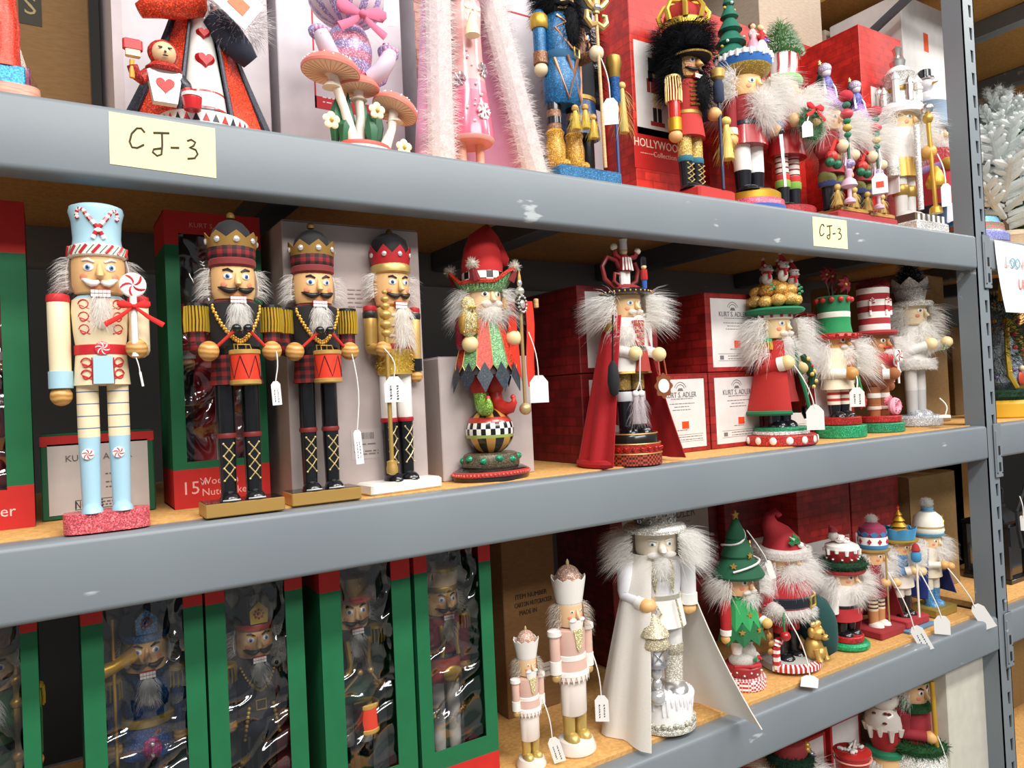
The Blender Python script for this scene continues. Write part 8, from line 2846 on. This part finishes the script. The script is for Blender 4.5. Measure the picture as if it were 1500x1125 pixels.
# two lavender hat nutcrackers
def lavender(x, y, label, S):
    F = Fig('nutcracker', label, 'nutcracker', (x, y, DU), 0, 'lavender hat nutcrackers', S)
    F.p('base', B('velvet:#a8343a').box((8, 0, 0), (80, 60, 14), 2).use('wood:#c99a5a:#a87a3c').box((14, -4, 14), (66, 46, 8), 2))
    L = legs(F, 22, 52, 64, 9, 22, 'gloss:#23252c', 'gloss:#23252c', 'gloss:#23252c')
    for s in (-1, 1):
        b = B('velvet:#8a8a4a').ball((s * 12, 0, 68), (14, 13, 14), 12, 8).use('velvet:#3f4a86').lathe([(12, 56), (13, 58), (13, 63), (12, 65)], (s * 12, 0, 0), 12)
        F.p('puffed_breeches', b)
        tassel(F, (s * 20 - 4, -24, 52), 30, 'paint:#cfae62', 6)
    T = coat(F, 76, 92, 138, 22, 19, 21, 'velvet:#a3343a', 'velvet:#a3343a', None)
    b = B('paint:#e0ae7c')
    for q in ((16, -20, 84), (14, -20, 72), (-14, -20, 96)):
        b.ball(q, 6, 8, 6)
    F.p('gold_balls', b, T)
    arm_bent(F, -1, 26, 134, 104, 8, 'velvet:#a3343a', (-14, -30, 108), 10, None, 'paint:#ecd2ac')
    arm_bent(F, 1, 26, 134, 104, 8, 'velvet:#a3343a', (22, -24, 102), 8, None, 'paint:#ecd2ac')
    ST = rod(F, 'bead_staff', [(-14, -38, 50), (-14, -38, 180)], 2, 'paint:#3a5a4a')
    b = B()
    for z, r, m_ in ((80, 8, 'glit:#a89ac4'), (122, 5, 'velvet:#2f7a5a'), (132, 6.5, 'paint:#cfae5a'), (142, 5.5, 'velvet:#2f7a5a'), (152, 9, 'paint:#c8404a'), (165, 6, 'velvet:#2f6a54'), (178, 10, 'velvet:#c02a3c')):
        b.use(m_).ball((-14, -38, z), (r, r, r * .85), 12, 8)
    F.p('staff_beads', b, ST)
    beard_blob(F, (8, -16, 122), (10, 8, 22), HAIRW, 420, 11, seed=211, point=True)
    head(F, 138, 172, 18, 'paint:#ecc79a', mouth=False, brow=None, eye='#6a7a80', ez=.6)
    hair_drum(F, 126, 166, 20, HAIRW, 1300, 28, seed=212, jit=.5, cr=1.2, droop=.5)
    HT = hat_ring(F, 'glit:#a888c4', [(16, 170), (22, 171), (24, 178), (23, 186), (18, 188)], name='hat')
    b = B('glit:#8a5ab0').lathe([(13, 188), (11, 200), (6, 206)], (0, 0, 0), 14).use('glit:#5a58a8').lathe([(6, 204), (9, 214), (6, 222)], (0, 0, 0), 12)
    b.use('metal:#d8d4e0').tube([(-7, 0, 220), (-13, -4, 208), (-13, -6, 194)], 2, 6).tube([(7, 0, 220), (13, -4, 208), (13, -6, 194)], 2, 6).use('paint:#dcd2d8').ball((0, 0, 230), 7, 10, 8)
    b.use('glit:#b8aec4').ball((0, 2, 236), (10, 10, 9), 10, 8)
    F.p('fairy_figurine', b, HT)
    tiers(F, (12, 18, 186), 66, 16, 'paint:#23564a', 5, HT, star='paint:#e0cc90', balls=('paint:#b8423c', 14, 'paint:#d8d0b0'))
    b = B('paint:#dcb4c8').lathe([(8, 24), (8, 28), (3, 32), (3, 44), (12, 48), (9, 56), (4, 60), (6, 70), (3, 74)], (-14, -36, 0), 12).ball((-14, -36, 79), 4.5, 8, 6)
    b.tube([(-18, -36, 70), (-24, -38, 76), (-20, -37, 88)], 1.6, 5)
    F.p('ballerina_figurine', b)
    b = B('paint:#c23a34').ball((-34, -24, 92), 9, 8, 6).use('paint:#23694a').ball((-42, -26, 82), 7, 8, 6).ball((-28, -28, 80), 7, 8, 6)
    b.use('velvet:#c8302a').tube([(-34, -24, 100), (-26, -26, 116), (-16, -30, 108)], 3, 6)
    F.p('bauble_cluster', b)
    return F


la = lavender(1.510, .08, 'lavender hat nutcracker with fairy figurine, nearer the peppermint hat one', 1.627 / FPX)
r4 = copy_tree(la.root)
r4.location = (1.622, .08, DU)
r4.scale = (.95, .95, .95)
r4['label'] = 'lavender hat nutcracker with fairy figurine, bearing the orange stickered price tag'
w4 = lambda u: Vector((1.622, .08, DU)) + Vector(u) * la.S * .95
price_tag(w4((-22, -46, 112)), w4((-42, -56, 72)), 'white price tag with an orange square on a lavender hat nutcracker', (21, 30), None, turn=.6, dot=True)

# silver castle hat nutcracker
F = up('nutcracker', 'white and gold nutcracker wearing a silver castle hat on a striped silver base', 'nutcracker', 1.812, .085)
b = B('glit:#d8d6d2').box((14, 0, 0), (84, 64, 16), 2)
BS = F.p('base', b)
b = B()
for i in range(12):
    b.use(('metal:#b9b5ac', 'paint:#ecebe8')[i % 2]).box((-22 + i * 6.5, 0, 16), (6.5, 54, 11))
F.p('base_stripes', b, BS)
L = legs(F, 27, 66, 106, 9.5, 22, 'paint:#dedcd8', 'paint:#e6e4e0', 'paint:#dedcd8')
for k_, s in enumerate((-1, 1)):
    F.p('boot_cuff', B('gold:#b8944c').lathe([(10, 58), (12, 61), (12, 70), (10, 73)], (s * 11, 0, 0), 14), L[k_])
T = coat(F, 84, 112, 158, 24, 21, 23, 'gold:#c9a14e', 'paint:#ece8e4', None)
b = B('velvet:#e6dfe0')
b.sheet(drape(60, 156, 27, 22, .5 * PI, 1.1 * PI, 0, 0, 14, 6, 3, .05, .95), 2)
F.p('robe', b)
arm_down(F, -1, 28, 154, 84, 9, 'paint:#e9e7e6', 'glit:#cfcac4', 14, None)
arm_bent(F, 1, 28, 154, 116, 9, 'paint:#e9e7e6', (4, -36, 114), 10, 'gold:#c8a45a', 'paint:#e0a95a')
F.p('pouch', B('gold:#cfa23e').lathe([(12, 66), (14, 72), (8, 88), (3, 96)], (22, -34, 0), 12))
ST = rod(F, 'staff', [(2, -42, 30), (-2, -40, 156)], 3, 'gold:#c99a3c')
F.p('staff_top', B('gold:#c8a04c').ball((-2, -40, 160), (7, 7, 8), 10, 8).use('metal:#dcdad8').ball((-2, -40, 174), 8, 10, 8).use('gold:#c99a3c').lathe([(9, 24), (8, 32), (3, 36)], (2, -42, 0), 10), ST)
rod(F, 'beaded_staff', [(-18, -32, 30), (-18, -32, 150)], 4, 'glit:#dcdad6', 8)
head(F, 152, 184, 20, 'paint:#ecca90', mouth=False, brow=None, eye='#8a9098', ez=.55)
beard_blob(F, (8, -16, 138), (16, 11, 22), HAIRW, 600, 12, seed=221)
hair_drum(F, 144, 178, 22, HAIRW, 1100, 20, seed=222, jit=.5, cr=1.2, droop=.6)
HT = hat_ring(F, 'gloss:#eceaea', [(18, 178), (32, 176), (34, 182), (30, 190), (26, 192)], name='hat_brim')
SLV = 'metal:#dedcd8'
b = B('glit:#d6d4ce').lathe([(24, 190), (24, 212), (22, 216)], (0, 0, 0), 18).use('gold:#c9a050').lathe([(18, 214), (20, 218), (20, 226), (18, 228)], (0, 0, 0), 16).use('glit:#d6d4ce').lathe([(19, 228), (20, 254), (22, 258), (20, 262)], (0, 0, 0), 16).use('gloss:#eeeeee').lathe([(20, 260), (14, 272), (10, 276)], (0, 0, 0), 14).use(SLV).lathe([(9, 274), (11, 288), (8, 296), (4, 300), (5, 308), (7, 316), (3, 322)], (0, 0, 0), 12)
b.v = [(v[0], v[1], 190 + (v[2] - 190) * .68) for v in b.v]
CS = F.p('castle', b, HT)
for i in range(9):
    a = 2 * PI * i / 9
    h = (24, 16, 32)[i % 3]
    b = B(('metal:#dedcd8', 'glit:#dedcd6', 'gloss:#e9e8e6')[i % 3]).lathe([(5, 190), (5, 190 + h), (6, 191 + h), (6, 194 + h), (.6, 203 + h)], (26 * math.cos(a), 26 * math.sin(a), 0), 8)
    F.p('turret', b, CS)
price_tag(F.world((6, -46, 108)), F.world((0, -58, 62)), 'narrow white price tag on the silver castle hat nutcracker', (12, 32), F.S, turn=.6, writing=False)

# blue one half hidden by the post
F = up('nutcracker', 'blue hatted nutcracker half hidden behind the slotted post', 'nutcracker', 2.14, .19, sc=(1.0, .84))
b = B('glit:#8a8fc8').lathe([(46, 0), (52, 6), (52, 18), (46, 24, 'check:#c23a34:#1f7a5a:120'), (44, 36), (40, 38, 'glit:#4f9cc0'), (36, 48)], (30, -40, 0), 28, 1, .8)
F.p('base', b)
L = legs(F, 40, 80, 104, 12, 28, 'velvet:#5a6a88', 'velvet:#5a6a88', 'velvet:#5a6a88')
coat(F, 96, 130, 176, 44, 34, 32, 'velvet:#8f93ad', 'velvet:#a8323a', None)
cape(F, 'velvet:#b02a34', drape(70, 172, 60, 34, .4 * PI, 1.5 * PI, 0, 0, 18, 7, 4, .06, .95), 1.4)
arm_bent(F, 1, 42, 170, 130, 10, 'velvet:#c0302c', (34, -30, 136), 11, None, 'paint:#e6b888')
arm_bent(F, -1, 42, 170, 130, 10, 'velvet:#a58ac0', (-24, -36, 140), 11, None, 'paint:#c8a03c')
F.p('paddle', B('paint:#e0aaa0').prism([(24, 44), (50, 54), (44, 110), (30, 118), (22, 104)], -46, -43))
beard_blob(F, (4, -18, 166), (24, 14, 26), HAIRW, 600, 14, seed=231)
head(F, 176, 216, 24, 'paint:#ecca9c', mouth=False, brow=None)
hair_drum(F, 160, 210, 26, HAIRW, 1100, 22, seed=232, jit=.5, cr=1.25, droop=.6)
HT = hat_ring(F, 'velvet:#8fa3b8', [(20, 212), (32, 212), (34, 218), (28, 222), (26, 236), (30, 256), (22, 260)], name='hat')
F.p('hat_snowman', B('gloss:#f0eef0').ball((0, 0, 270), 14, 10, 8).ball((-4, -2, 292), 11, 10, 8).use('gloss:#23242c').lathe([(12, 302), (12, 304), (8, 305), (8, 318)], (-4, -2, 0), 10).use('paint:#e09a2c').tube([(-4, -12, 292), (-8, -22, 290)], [2.4, .4], 6), HT)

# ---------------------------------------------------------------- bottom shelf tops
p = on_y(1345, 1060, .1)
F = Fig('nutcracker', 'red coated nutcracker riding a round snowy drum with green garland', 'nutcracker', (p.x, .11, DB), 0, None, 1.793 / FPX)
top = (p.z - DB) / F.S
z0 = top - 24
disc(F, 34, 20, 'velvet:#2f6a3c')
F.p('snow_drum', B('glit:#ece9e2').lathe([(26, 18), (38, 40), (42, z0 - 50), (40, z0 - 16), (30, z0 - 2)], (0, 0, 0), 26))
for zz in (z0 - 76, z0 - 4):
    b = B('fur:#2f6a38:#1d4526').tube([(34 * math.cos(a), 34 * math.sin(a), zz) for a in [2 * PI * i / 20 for i in range(20)]], 8, 7, True)
    b.fur(lambda g: (lambda a, t: (((34 + 8 * math.cos(t)) * math.cos(a), (34 + 8 * math.cos(t)) * math.sin(a), zz + 8 * math.sin(t)), (math.cos(t) * math.cos(a), math.cos(t) * math.sin(a), math.sin(t))))(g.uniform(0, 2 * PI), g.uniform(0, 2 * PI)), 700, 9, 1.6, .2, .5, 241)
    F.p('garland', b)
F.p('torso', B('velvet:#8f1f2a').lathe([(24, z0), (25, z0 + 20), (24, z0 + 44), (16, z0 + 54)], (0, 0, 0), 18, 1, .85))
F.p('belt', B('paint:#b3202a').lathe([(25, z0 + 2), (26, z0 + 4), (26, z0 + 10), (25, z0 + 12)], (0, 0, 0), 18, 1, .86))
arm_down(F, 1, 28, z0 + 52, z0 + 10, 8, 'paint:#f0ebe6', None, 8, None)
arm_bent(F, -1, 28, z0 + 50, z0 + 16, 9, 'velvet:#8f1f2a', (-8, -28, z0 + 14), 9, None, 'paint:#e0ac6c')
head(F, z0 + 52, z0 + 88, 20, 'paint:#e6b888', mouth=False, eye='#2a2a2a', ez=.6)
hair_drum(F, z0 + 54, z0 + 86, 21, HAIRW, 500, 14, seed=242)
F.p('green_scarf', B('fur:#2f6a38:#1d4526').lathe([(20, z0 + 44), (28, z0 + 48), (26, z0 + 56), (18, z0 + 58)], (-4, 2, 0), 16))
hat_ring(F, 'velvet:#2f7a44', [(20, z0 + 86), (25, z0 + 88), (24, z0 + 94), (20, z0 + 100), (18, z0 + 120)])
rod(F, 'golden_staff', [(-4, -34, z0 - 20), (-8, -34, z0 + 96)], 3.4, 'gold:#d8ac3c')
price_tag(F.world((-6, -36, z0 + 20)), F.world((2, -44, z0 - 34)), 'string tag hanging down the round snowy drum', (3, 14), F.S, turn=.5, writing=False)

p = on_y(1308, 1068, .13)
F = Fig('nutcracker', 'santa nutcracker with frosted gingerbread hat and fluffy white hair on bottom shelf', 'nutcracker', (p.x, .15, DB), 0, None, 1.77 / FPX)
z1 = (p.z - DB) / F.S - 30
disc(F, 38, 18, 'glit:#b02a2c')
L = legs(F, 18, 50, z1 * .4, 11, 26, BK, 'velvet:#b3242a', BK)
coat(F, z1 * .38, z1 * .55, z1 - 44, 38, 34, 34, 'velvet:#b3242a', 'velvet:#b3242a', BK, 8)
for s in (-1, 1):
    arm_down(F, s, 38, z1 - 48, z1 * .45, 10, 'velvet:#b3242a', HAIRW, 10, 'paint:#e6b888', 9)
head(F, z1 - 44, z1 - 8, 24, 'paint:#e9bc86', mouth=False, brow=None, ez=.5)
beard_blob(F, (0, -18, z1 - 52), (22, 13, 28), HAIRW, 500, 14, seed=251)
hair_drum(F, z1 - 60, z1 - 10, 28, HAIRW, 1500, 30, seed=252, jit=.5, cr=1.3, droop=.6)
HT = hat_ring(F, 'velvet:#1f7a55', [(18, z1 - 10), (28, z1 - 8), (29, z1 - 2), (18, z1)], name='hat_brim')
F.p('hat_cup', B('velvet:#b3242a').lathe([(18, z1), (20, z1 + 6), (26, z1 + 34), (22, z1 + 38)], (0, 0, 0), 20), HT)
b = B('gloss:#efe6dc').lathe([(27, z1 + 32), (28, z1 + 40), (26, z1 + 52), (18, z1 + 60)], (0, 0, 0), 20)
for i in range(11):
    a = 2 * PI * i / 11
    b.tube([(27 * math.cos(a), 27 * math.sin(a), z1 + 36), (26 * math.cos(a), 26 * math.sin(a), z1 + 24 - 6 * (i % 2))], [5, 2.4], 6)
b.ball((0, 0, z1 + 72), (22, 22, 18), 14, 9).ball((4, -4, z1 + 94), (18, 18, 15), 14, 9)
IC = F.p('frosting', b, HT)
b = B('gloss:#7a2a22')
g = random.Random(6)
for i in range(26):
    a, z = g.uniform(0, 2 * PI), g.uniform(40, 98)
    r = 27.5 if z < 54 else (22.5 if z < 84 else 18)
    b.ball((r * math.cos(a), r * math.sin(a), z1 + z), (3.4, 3.4, 1.8), 7, 5)
F.p('berries', b, IC)
F.p('ribbon', B('paint:#3f9a5a').tube([(8, -26, z1 + 78), (16, -26, z1 + 66), (14, -26, z1 + 50)], 2, 5).tube([(8, -26, z1 + 78), (4, -28, z1 + 64)], 2, 5), IC)

p = on_y(1254, 1102, .09)
F = Fig('nutcracker', 'nutcracker with flat red drum hat topped by white sweets on the bottom shelf', 'nutcracker', (p.x, .10, DB), 0, None, 1.66 / FPX)
z1 = (p.z - DB) / F.S
disc(F, 34, 16, 'glit:#2f7a4a')
legs(F, 16, 40, z1 - 150, 10, 24, BK, 'paint:#efe8e0', BK)
coat(F, z1 - 156, z1 - 120, z1 - 74, 30, 25, 26, 'velvet:#b3242a', 'velvet:#b3242a', BK, 7)
for s in (-1, 1):
    arm_down(F, s, 31, z1 - 78, z1 - 134, 8, 'velvet:#b3242a', HAIRW, 9, 'paint:#e6b888', 8)
head(F, z1 - 74, z1 - 36, 22, 'paint:#e9bc86', mouth=False, ez=.6)
hair_drum(F, z1 - 84, z1 - 40, 24, HAIRW, 800, 22, seed=261, jit=.5, cr=1.2, droop=.6)
HT = hat_ring(F, 'gloss:#b32a2a', [(22, z1 - 38), (23, z1 - 36), (25, z1 - 4), (27, z1 - 3), (27, z1), (24, z1 + 1)])
F.p('hat_rim', B('paint:#e0a090').tube([(26.8 * math.cos(a), 25.7 * math.sin(a), z1 - 9) for a in [2 * PI * i / 24 for i in range(24)]], 1.2, 5, True), HT)
b = B('gloss:#f1eeea')
g = random.Random(2)
for i in range(9):
    a, r = g.uniform(0, 2 * PI), g.uniform(2, 17)
    b.box((r * math.cos(a), r * math.sin(a), z1 + 1), (9, 6, 4), 1, g.uniform(0, 3))
b.tube([(0, -2, z1 + 2), (4, -4, z1 + 16)], 1.6, 5).tube([(-8, 2, z1 + 2), (6, 0, z1 + 12)], 1.6, 5)
F.p('white_sweets', b, HT)

p = on_y(1166, 1108, .10)
F = Fig('nutcracker', 'nutcracker with holly wreath hat and fluffy white hair at the bottom beam', 'nutcracker', (p.x, .115, DB), 0, None, 1.55 / FPX)
z1 = (p.z - DB) / F.S
disc(F, 36, 16, 'glit:#b02a2c')
legs(F, 16, 50, 120, 11, 26, BK, 'paint:#efe8e0', BK)
coat(F, 116, 160, z1 - 60, 32, 27, 28, 'velvet:#b3242a', 'velvet:#b3242a', BK, 8)
for s in (-1, 1):
    arm_down(F, s, 34, z1 - 64, z1 - 136, 9, 'velvet:#b3242a', HAIRW, 10, 'paint:#e6b888', 9)
head(F, z1 - 60, z1 - 18, 25, 'paint:#e9bc86', mouth=False, ez=.6)
beard_blob(F, (0, -18, z1 - 76), (20, 12, 30), HAIRW, 360, 12, seed=262)
hair_drum(F, z1 - 66, z1 - 16, 28, HAIRW, 1500, 30, seed=263, jit=.5, cr=1.25, droop=.3)
b = B('fur:#22503a:#15352a').tube([(27 * math.cos(a), 27 * math.sin(a), z1 - 4) for a in [2 * PI * i / 20 for i in range(20)]], 7, 8, True)
b.fur(lambda g: (lambda a, t: (((27 + 7 * math.cos(t)) * math.cos(a), (27 + 7 * math.cos(t)) * math.sin(a), z1 - 4 + 7 * math.sin(t)), (math.cos(t) * math.cos(a), math.cos(t) * math.sin(a), math.sin(t))))(g.uniform(0, 2 * PI), g.uniform(0, 2 * PI)), 600, 5, 1.6, .2, .5, 264)
HT = F.p('wreath_brim', b)
F.p('hat_crown', B('velvet:#8f2a2c').lathe([(24, z1 - 2), (25, z1 + 4), (20, z1 + 18), (6, z1 + 24)], (0, 0, 0), 20), HT)
F.p('bells', B('gold:#d8b04c').ball((16, -18, z1 + 8), 5, 8, 6).ball((24, -12, z1 + 10), 5, 8, 6).use('gem:#b8b4d0').ball((20, -22, z1 + 2), 4, 8, 6), HT)

# ---------------------------------------------------------------- things in the next bay
def finger_tree(c, h, r, n, m_, tip, seed, label, pot):
    t = empty('potted_tree', c, 0, label, 'tree')
    g = random.Random(seed)
    q = obj(B(pot).lathe([(.055, 0), (.075, .10), (.08, .105), (.08, .12), (.07, .122)], (0, 0, 0), 18), 'pot', t)
    obj(B('fibre:#5a4632').tube([(0, 0, .1), (0, 0, h * .95)], [.012, .004], 7), 'trunk', t)
    b = B(m_)
    for i in range(n):
        k = i / n
        a = i * 2.399
        z = lerp(.14, h, k ** .9)
        L = r * (1.02 - k) * g.uniform(.75, 1.1) + .03
        d = Vector((math.cos(a), math.sin(a), .35 + .5 * k)).normalized()
        p0 = Vector((0, 0, z))
        ps = [p0, p0 + d * L * .5 + Vector((0, 0, -.01)), p0 + d * L]
        b.use(m_).tube(ps, [.009, .013, .007], 6)
        for s in range(3):
            f0 = ps[1].lerp(ps[2], s / 3)
            for e in (-1, 1):
                sd = (d + Vector((-d.y, d.x, .25)) * e * .9).normalized()
                b.tube([f0, f0 + sd * L * .16, f0 + sd * L * .28], [.008, .011, .005], 5)
        b.use(tip).fur(lambda gg: (lambda u: ((tuple(ps[0].lerp(ps[2], u))), (d.x + gg.gauss(0, .8), d.y + gg.gauss(0, .8), d.z + gg.gauss(0, .8))))(gg.random()), 60, .024, .004, 0, .4, seed + i)
    obj(b, 'branches', t)
    return t


p = on_y(1482, 330, .26)
finger_tree((p.x, .28, DU), .60, .26, 70, 'fur:#f6f8f8:#dfe6e4', 'fur:#f4f7f6:#b4c2bc', 301, 'flocked white tree in a beige pot past the post', 'fibre:#cfc3ac')
p = on_y(1497, 200, .34)
finger_tree((p.x + .14, .36, DU), .56, .2, 50, 'fur:#4f7f42:#35602f', 'fur:#5f9450:#3f7036', 302, 'green tree standing behind the flocked white tree', 'matte:#3a342e')
p = on_y(1482, 606, .10)
t = empty('wreathed_ornament', (p.x, .12, DM), 0, 'ornament with gold framed picture, green wreath and yellow base past the post', 'ornament')
obj(B('paint:#d8a82c').lathe([(.075, 0), (.08, .004), (.08, .04), (.072, .05)], (0, 0, 0), 26), 'base', t)
b = B('fur:#2f5a40:#1d3a2a').lathe([(.07, .05), (.078, .06), (.07, .075), (.055, .08)], (0, 0, 0), 22)
b.fur(ring_spots((0, 0, 0), .072, 0, 2 * PI, .052, .078, .1), 500, .014, .002, .2, .5, 311)
obj(b, 'greenery', t)
b = B('glit:#8f9aa6').lathe([(.035, .08), (.055, .10), (.052, .16), (.032, .22), (.012, .26)], (0, 0, 0), 16)
gl = obj(b, 'picture_bell', t)
b = B('gold:#c8a83c').tube([(-.03, -.05, .085), (-.055, -.045, .12), (-.05, -.04, .18), (-.025, -.03, .25), (0, -.025, .275), (.025, -.03, .25), (.05, -.04, .18), (.055, -.045, .12), (.03, -.05, .085)], .007, 6)
obj(b, 'gold_frame', gl)
obj(B('paint:#b8432c').ball((-.012, -.055, .11), (.016, .006, .02), 8, 6).use('paint:#e0c8a0').ball((-.012, -.058, .138), .008, 8, 6).use('paint:#c89a3c').ball((.012, -.056, .108), (.012, .006, .014), 8, 6), 'painted_scene', gl)
b = B('fur:#2c4a34:#1a2e22')
b.fur(ball_spots((-.02, 0, .22), (.06, .05, .12)), 900, .035, .003, .2, .6, 312)
b.use('gold:#c89a3c')
g = random.Random(14)
for i in range(40):
    a, z = g.uniform(0, 2 * PI), g.uniform(.09, .36)
    b.ball((-.02 + .05 * math.cos(a), .05 * math.sin(a) - .01, z), g.uniform(.004, .008), 6, 5)
    if i % 3 == 0:
        b.use(('paint:#a82a2c', 'gold:#c89a3c', 'glit:#5a4a7c')[(i // 3) % 3])
b.use('gold:#c8b04c').prism([(-.045, .33), (-.01, .335), (-.028, .40)], -.03, -.02)
obj(b, 'flowers', t)
b = B('gold:#c9924a')
for i in range(14):
    a = PI * (.1 + .8 * i / 13)
    b.tube([(.045, -.03, .26), (.045 + .05 * math.cos(a), -.035, .26 + .06 * math.sin(a))], [.003, .001], 4)
obj(b, 'gold_spray', t)
p = on_y(1488, 808, .10)
t = empty('lantern', (p.x + .02, .16, DL), 0, 'black lantern with a tag tied to its handle in the next bay', 'lantern')
b = B('gloss:#17181b')
for x in (-.055, .055):
    for y in (-.055, .055):
        b.box((x, y, .012), (.012, .012, .15))
b.box((0, 0, 0), (.13, .13, .014), .002).box((0, 0, .158), (.13, .13, .012), .002)
b.lathe([(.07, .17), (.03, .205), (.03, .215), (.012, .22)], (0, 0, 0), 4)
obj(b, 'frame', t)
obj(B('gloss:#17181b').tube([(-.04, 0, .19), (-.05, 0, .25), (0, 0, .28), (.05, 0, .25), (.04, 0, .19)], .005, 6), 'handle', t)
for y in (-.052, .052):
    obj(B('film:#ffffff').box((0, y, .014), (.1, .001, .144)), 'glass_pane', t)
obj(B('paint:#e6dcc8').lathe([(.028, .014), (.028, .09)], (0, 0, 0), 16), 'candle', t)
rb = B('velvet:#15161a').tube([(-.02, -.068, .20), (-.03, -.074, .15), (-.02, -.076, .10)], .006, 5).tube([(-.02, -.068, .20), (-.005, -.076, .14), (.01, -.076, .09)], .006, 5).tube([(-.02, -.068, .2), (.02, -.07, .25), (.05, -.07, .29)], .004, 5)
obj(rb, 'ribbon', t)
lw = Vector((p.x + .02, .16, DL))
price_tag(lw + Vector((-.02, -.078, .245)), lw + Vector((-.015, -.082, .19)), 'white tag tied to the black lantern', (14, 22), None, turn=.5, writing=False)
c = kraft('kraft carton behind the black lantern', 2.26, 2.62, .30, DL, DL + .33, .25, 'fibre:#a5814c')
c.front(.16, .72, .28, .82, 'card:#d8d2c6', 'address_label')
kraft('dark carton on the middle shelf of the next bay', 2.42, 2.9, .3, DM, DM + .28, .25, 'fibre:#7a5f3c')
kraft('white carton standing just past the post on the bottom shelf', 2.08, 2.24, .14, DB, DB + .36, .3, 'card:#d8d2c4')
kraft('kraft carton farther along the bottom shelf', 2.36, 2.8, .25, DB, DB + .3, .3, 'fibre:#9b7c4e')
kraft('pale carton on the upper shelf of the next bay', 3.42, 3.8, .2, DU, DU + .3, .3, 'fibre:#a98f6a')
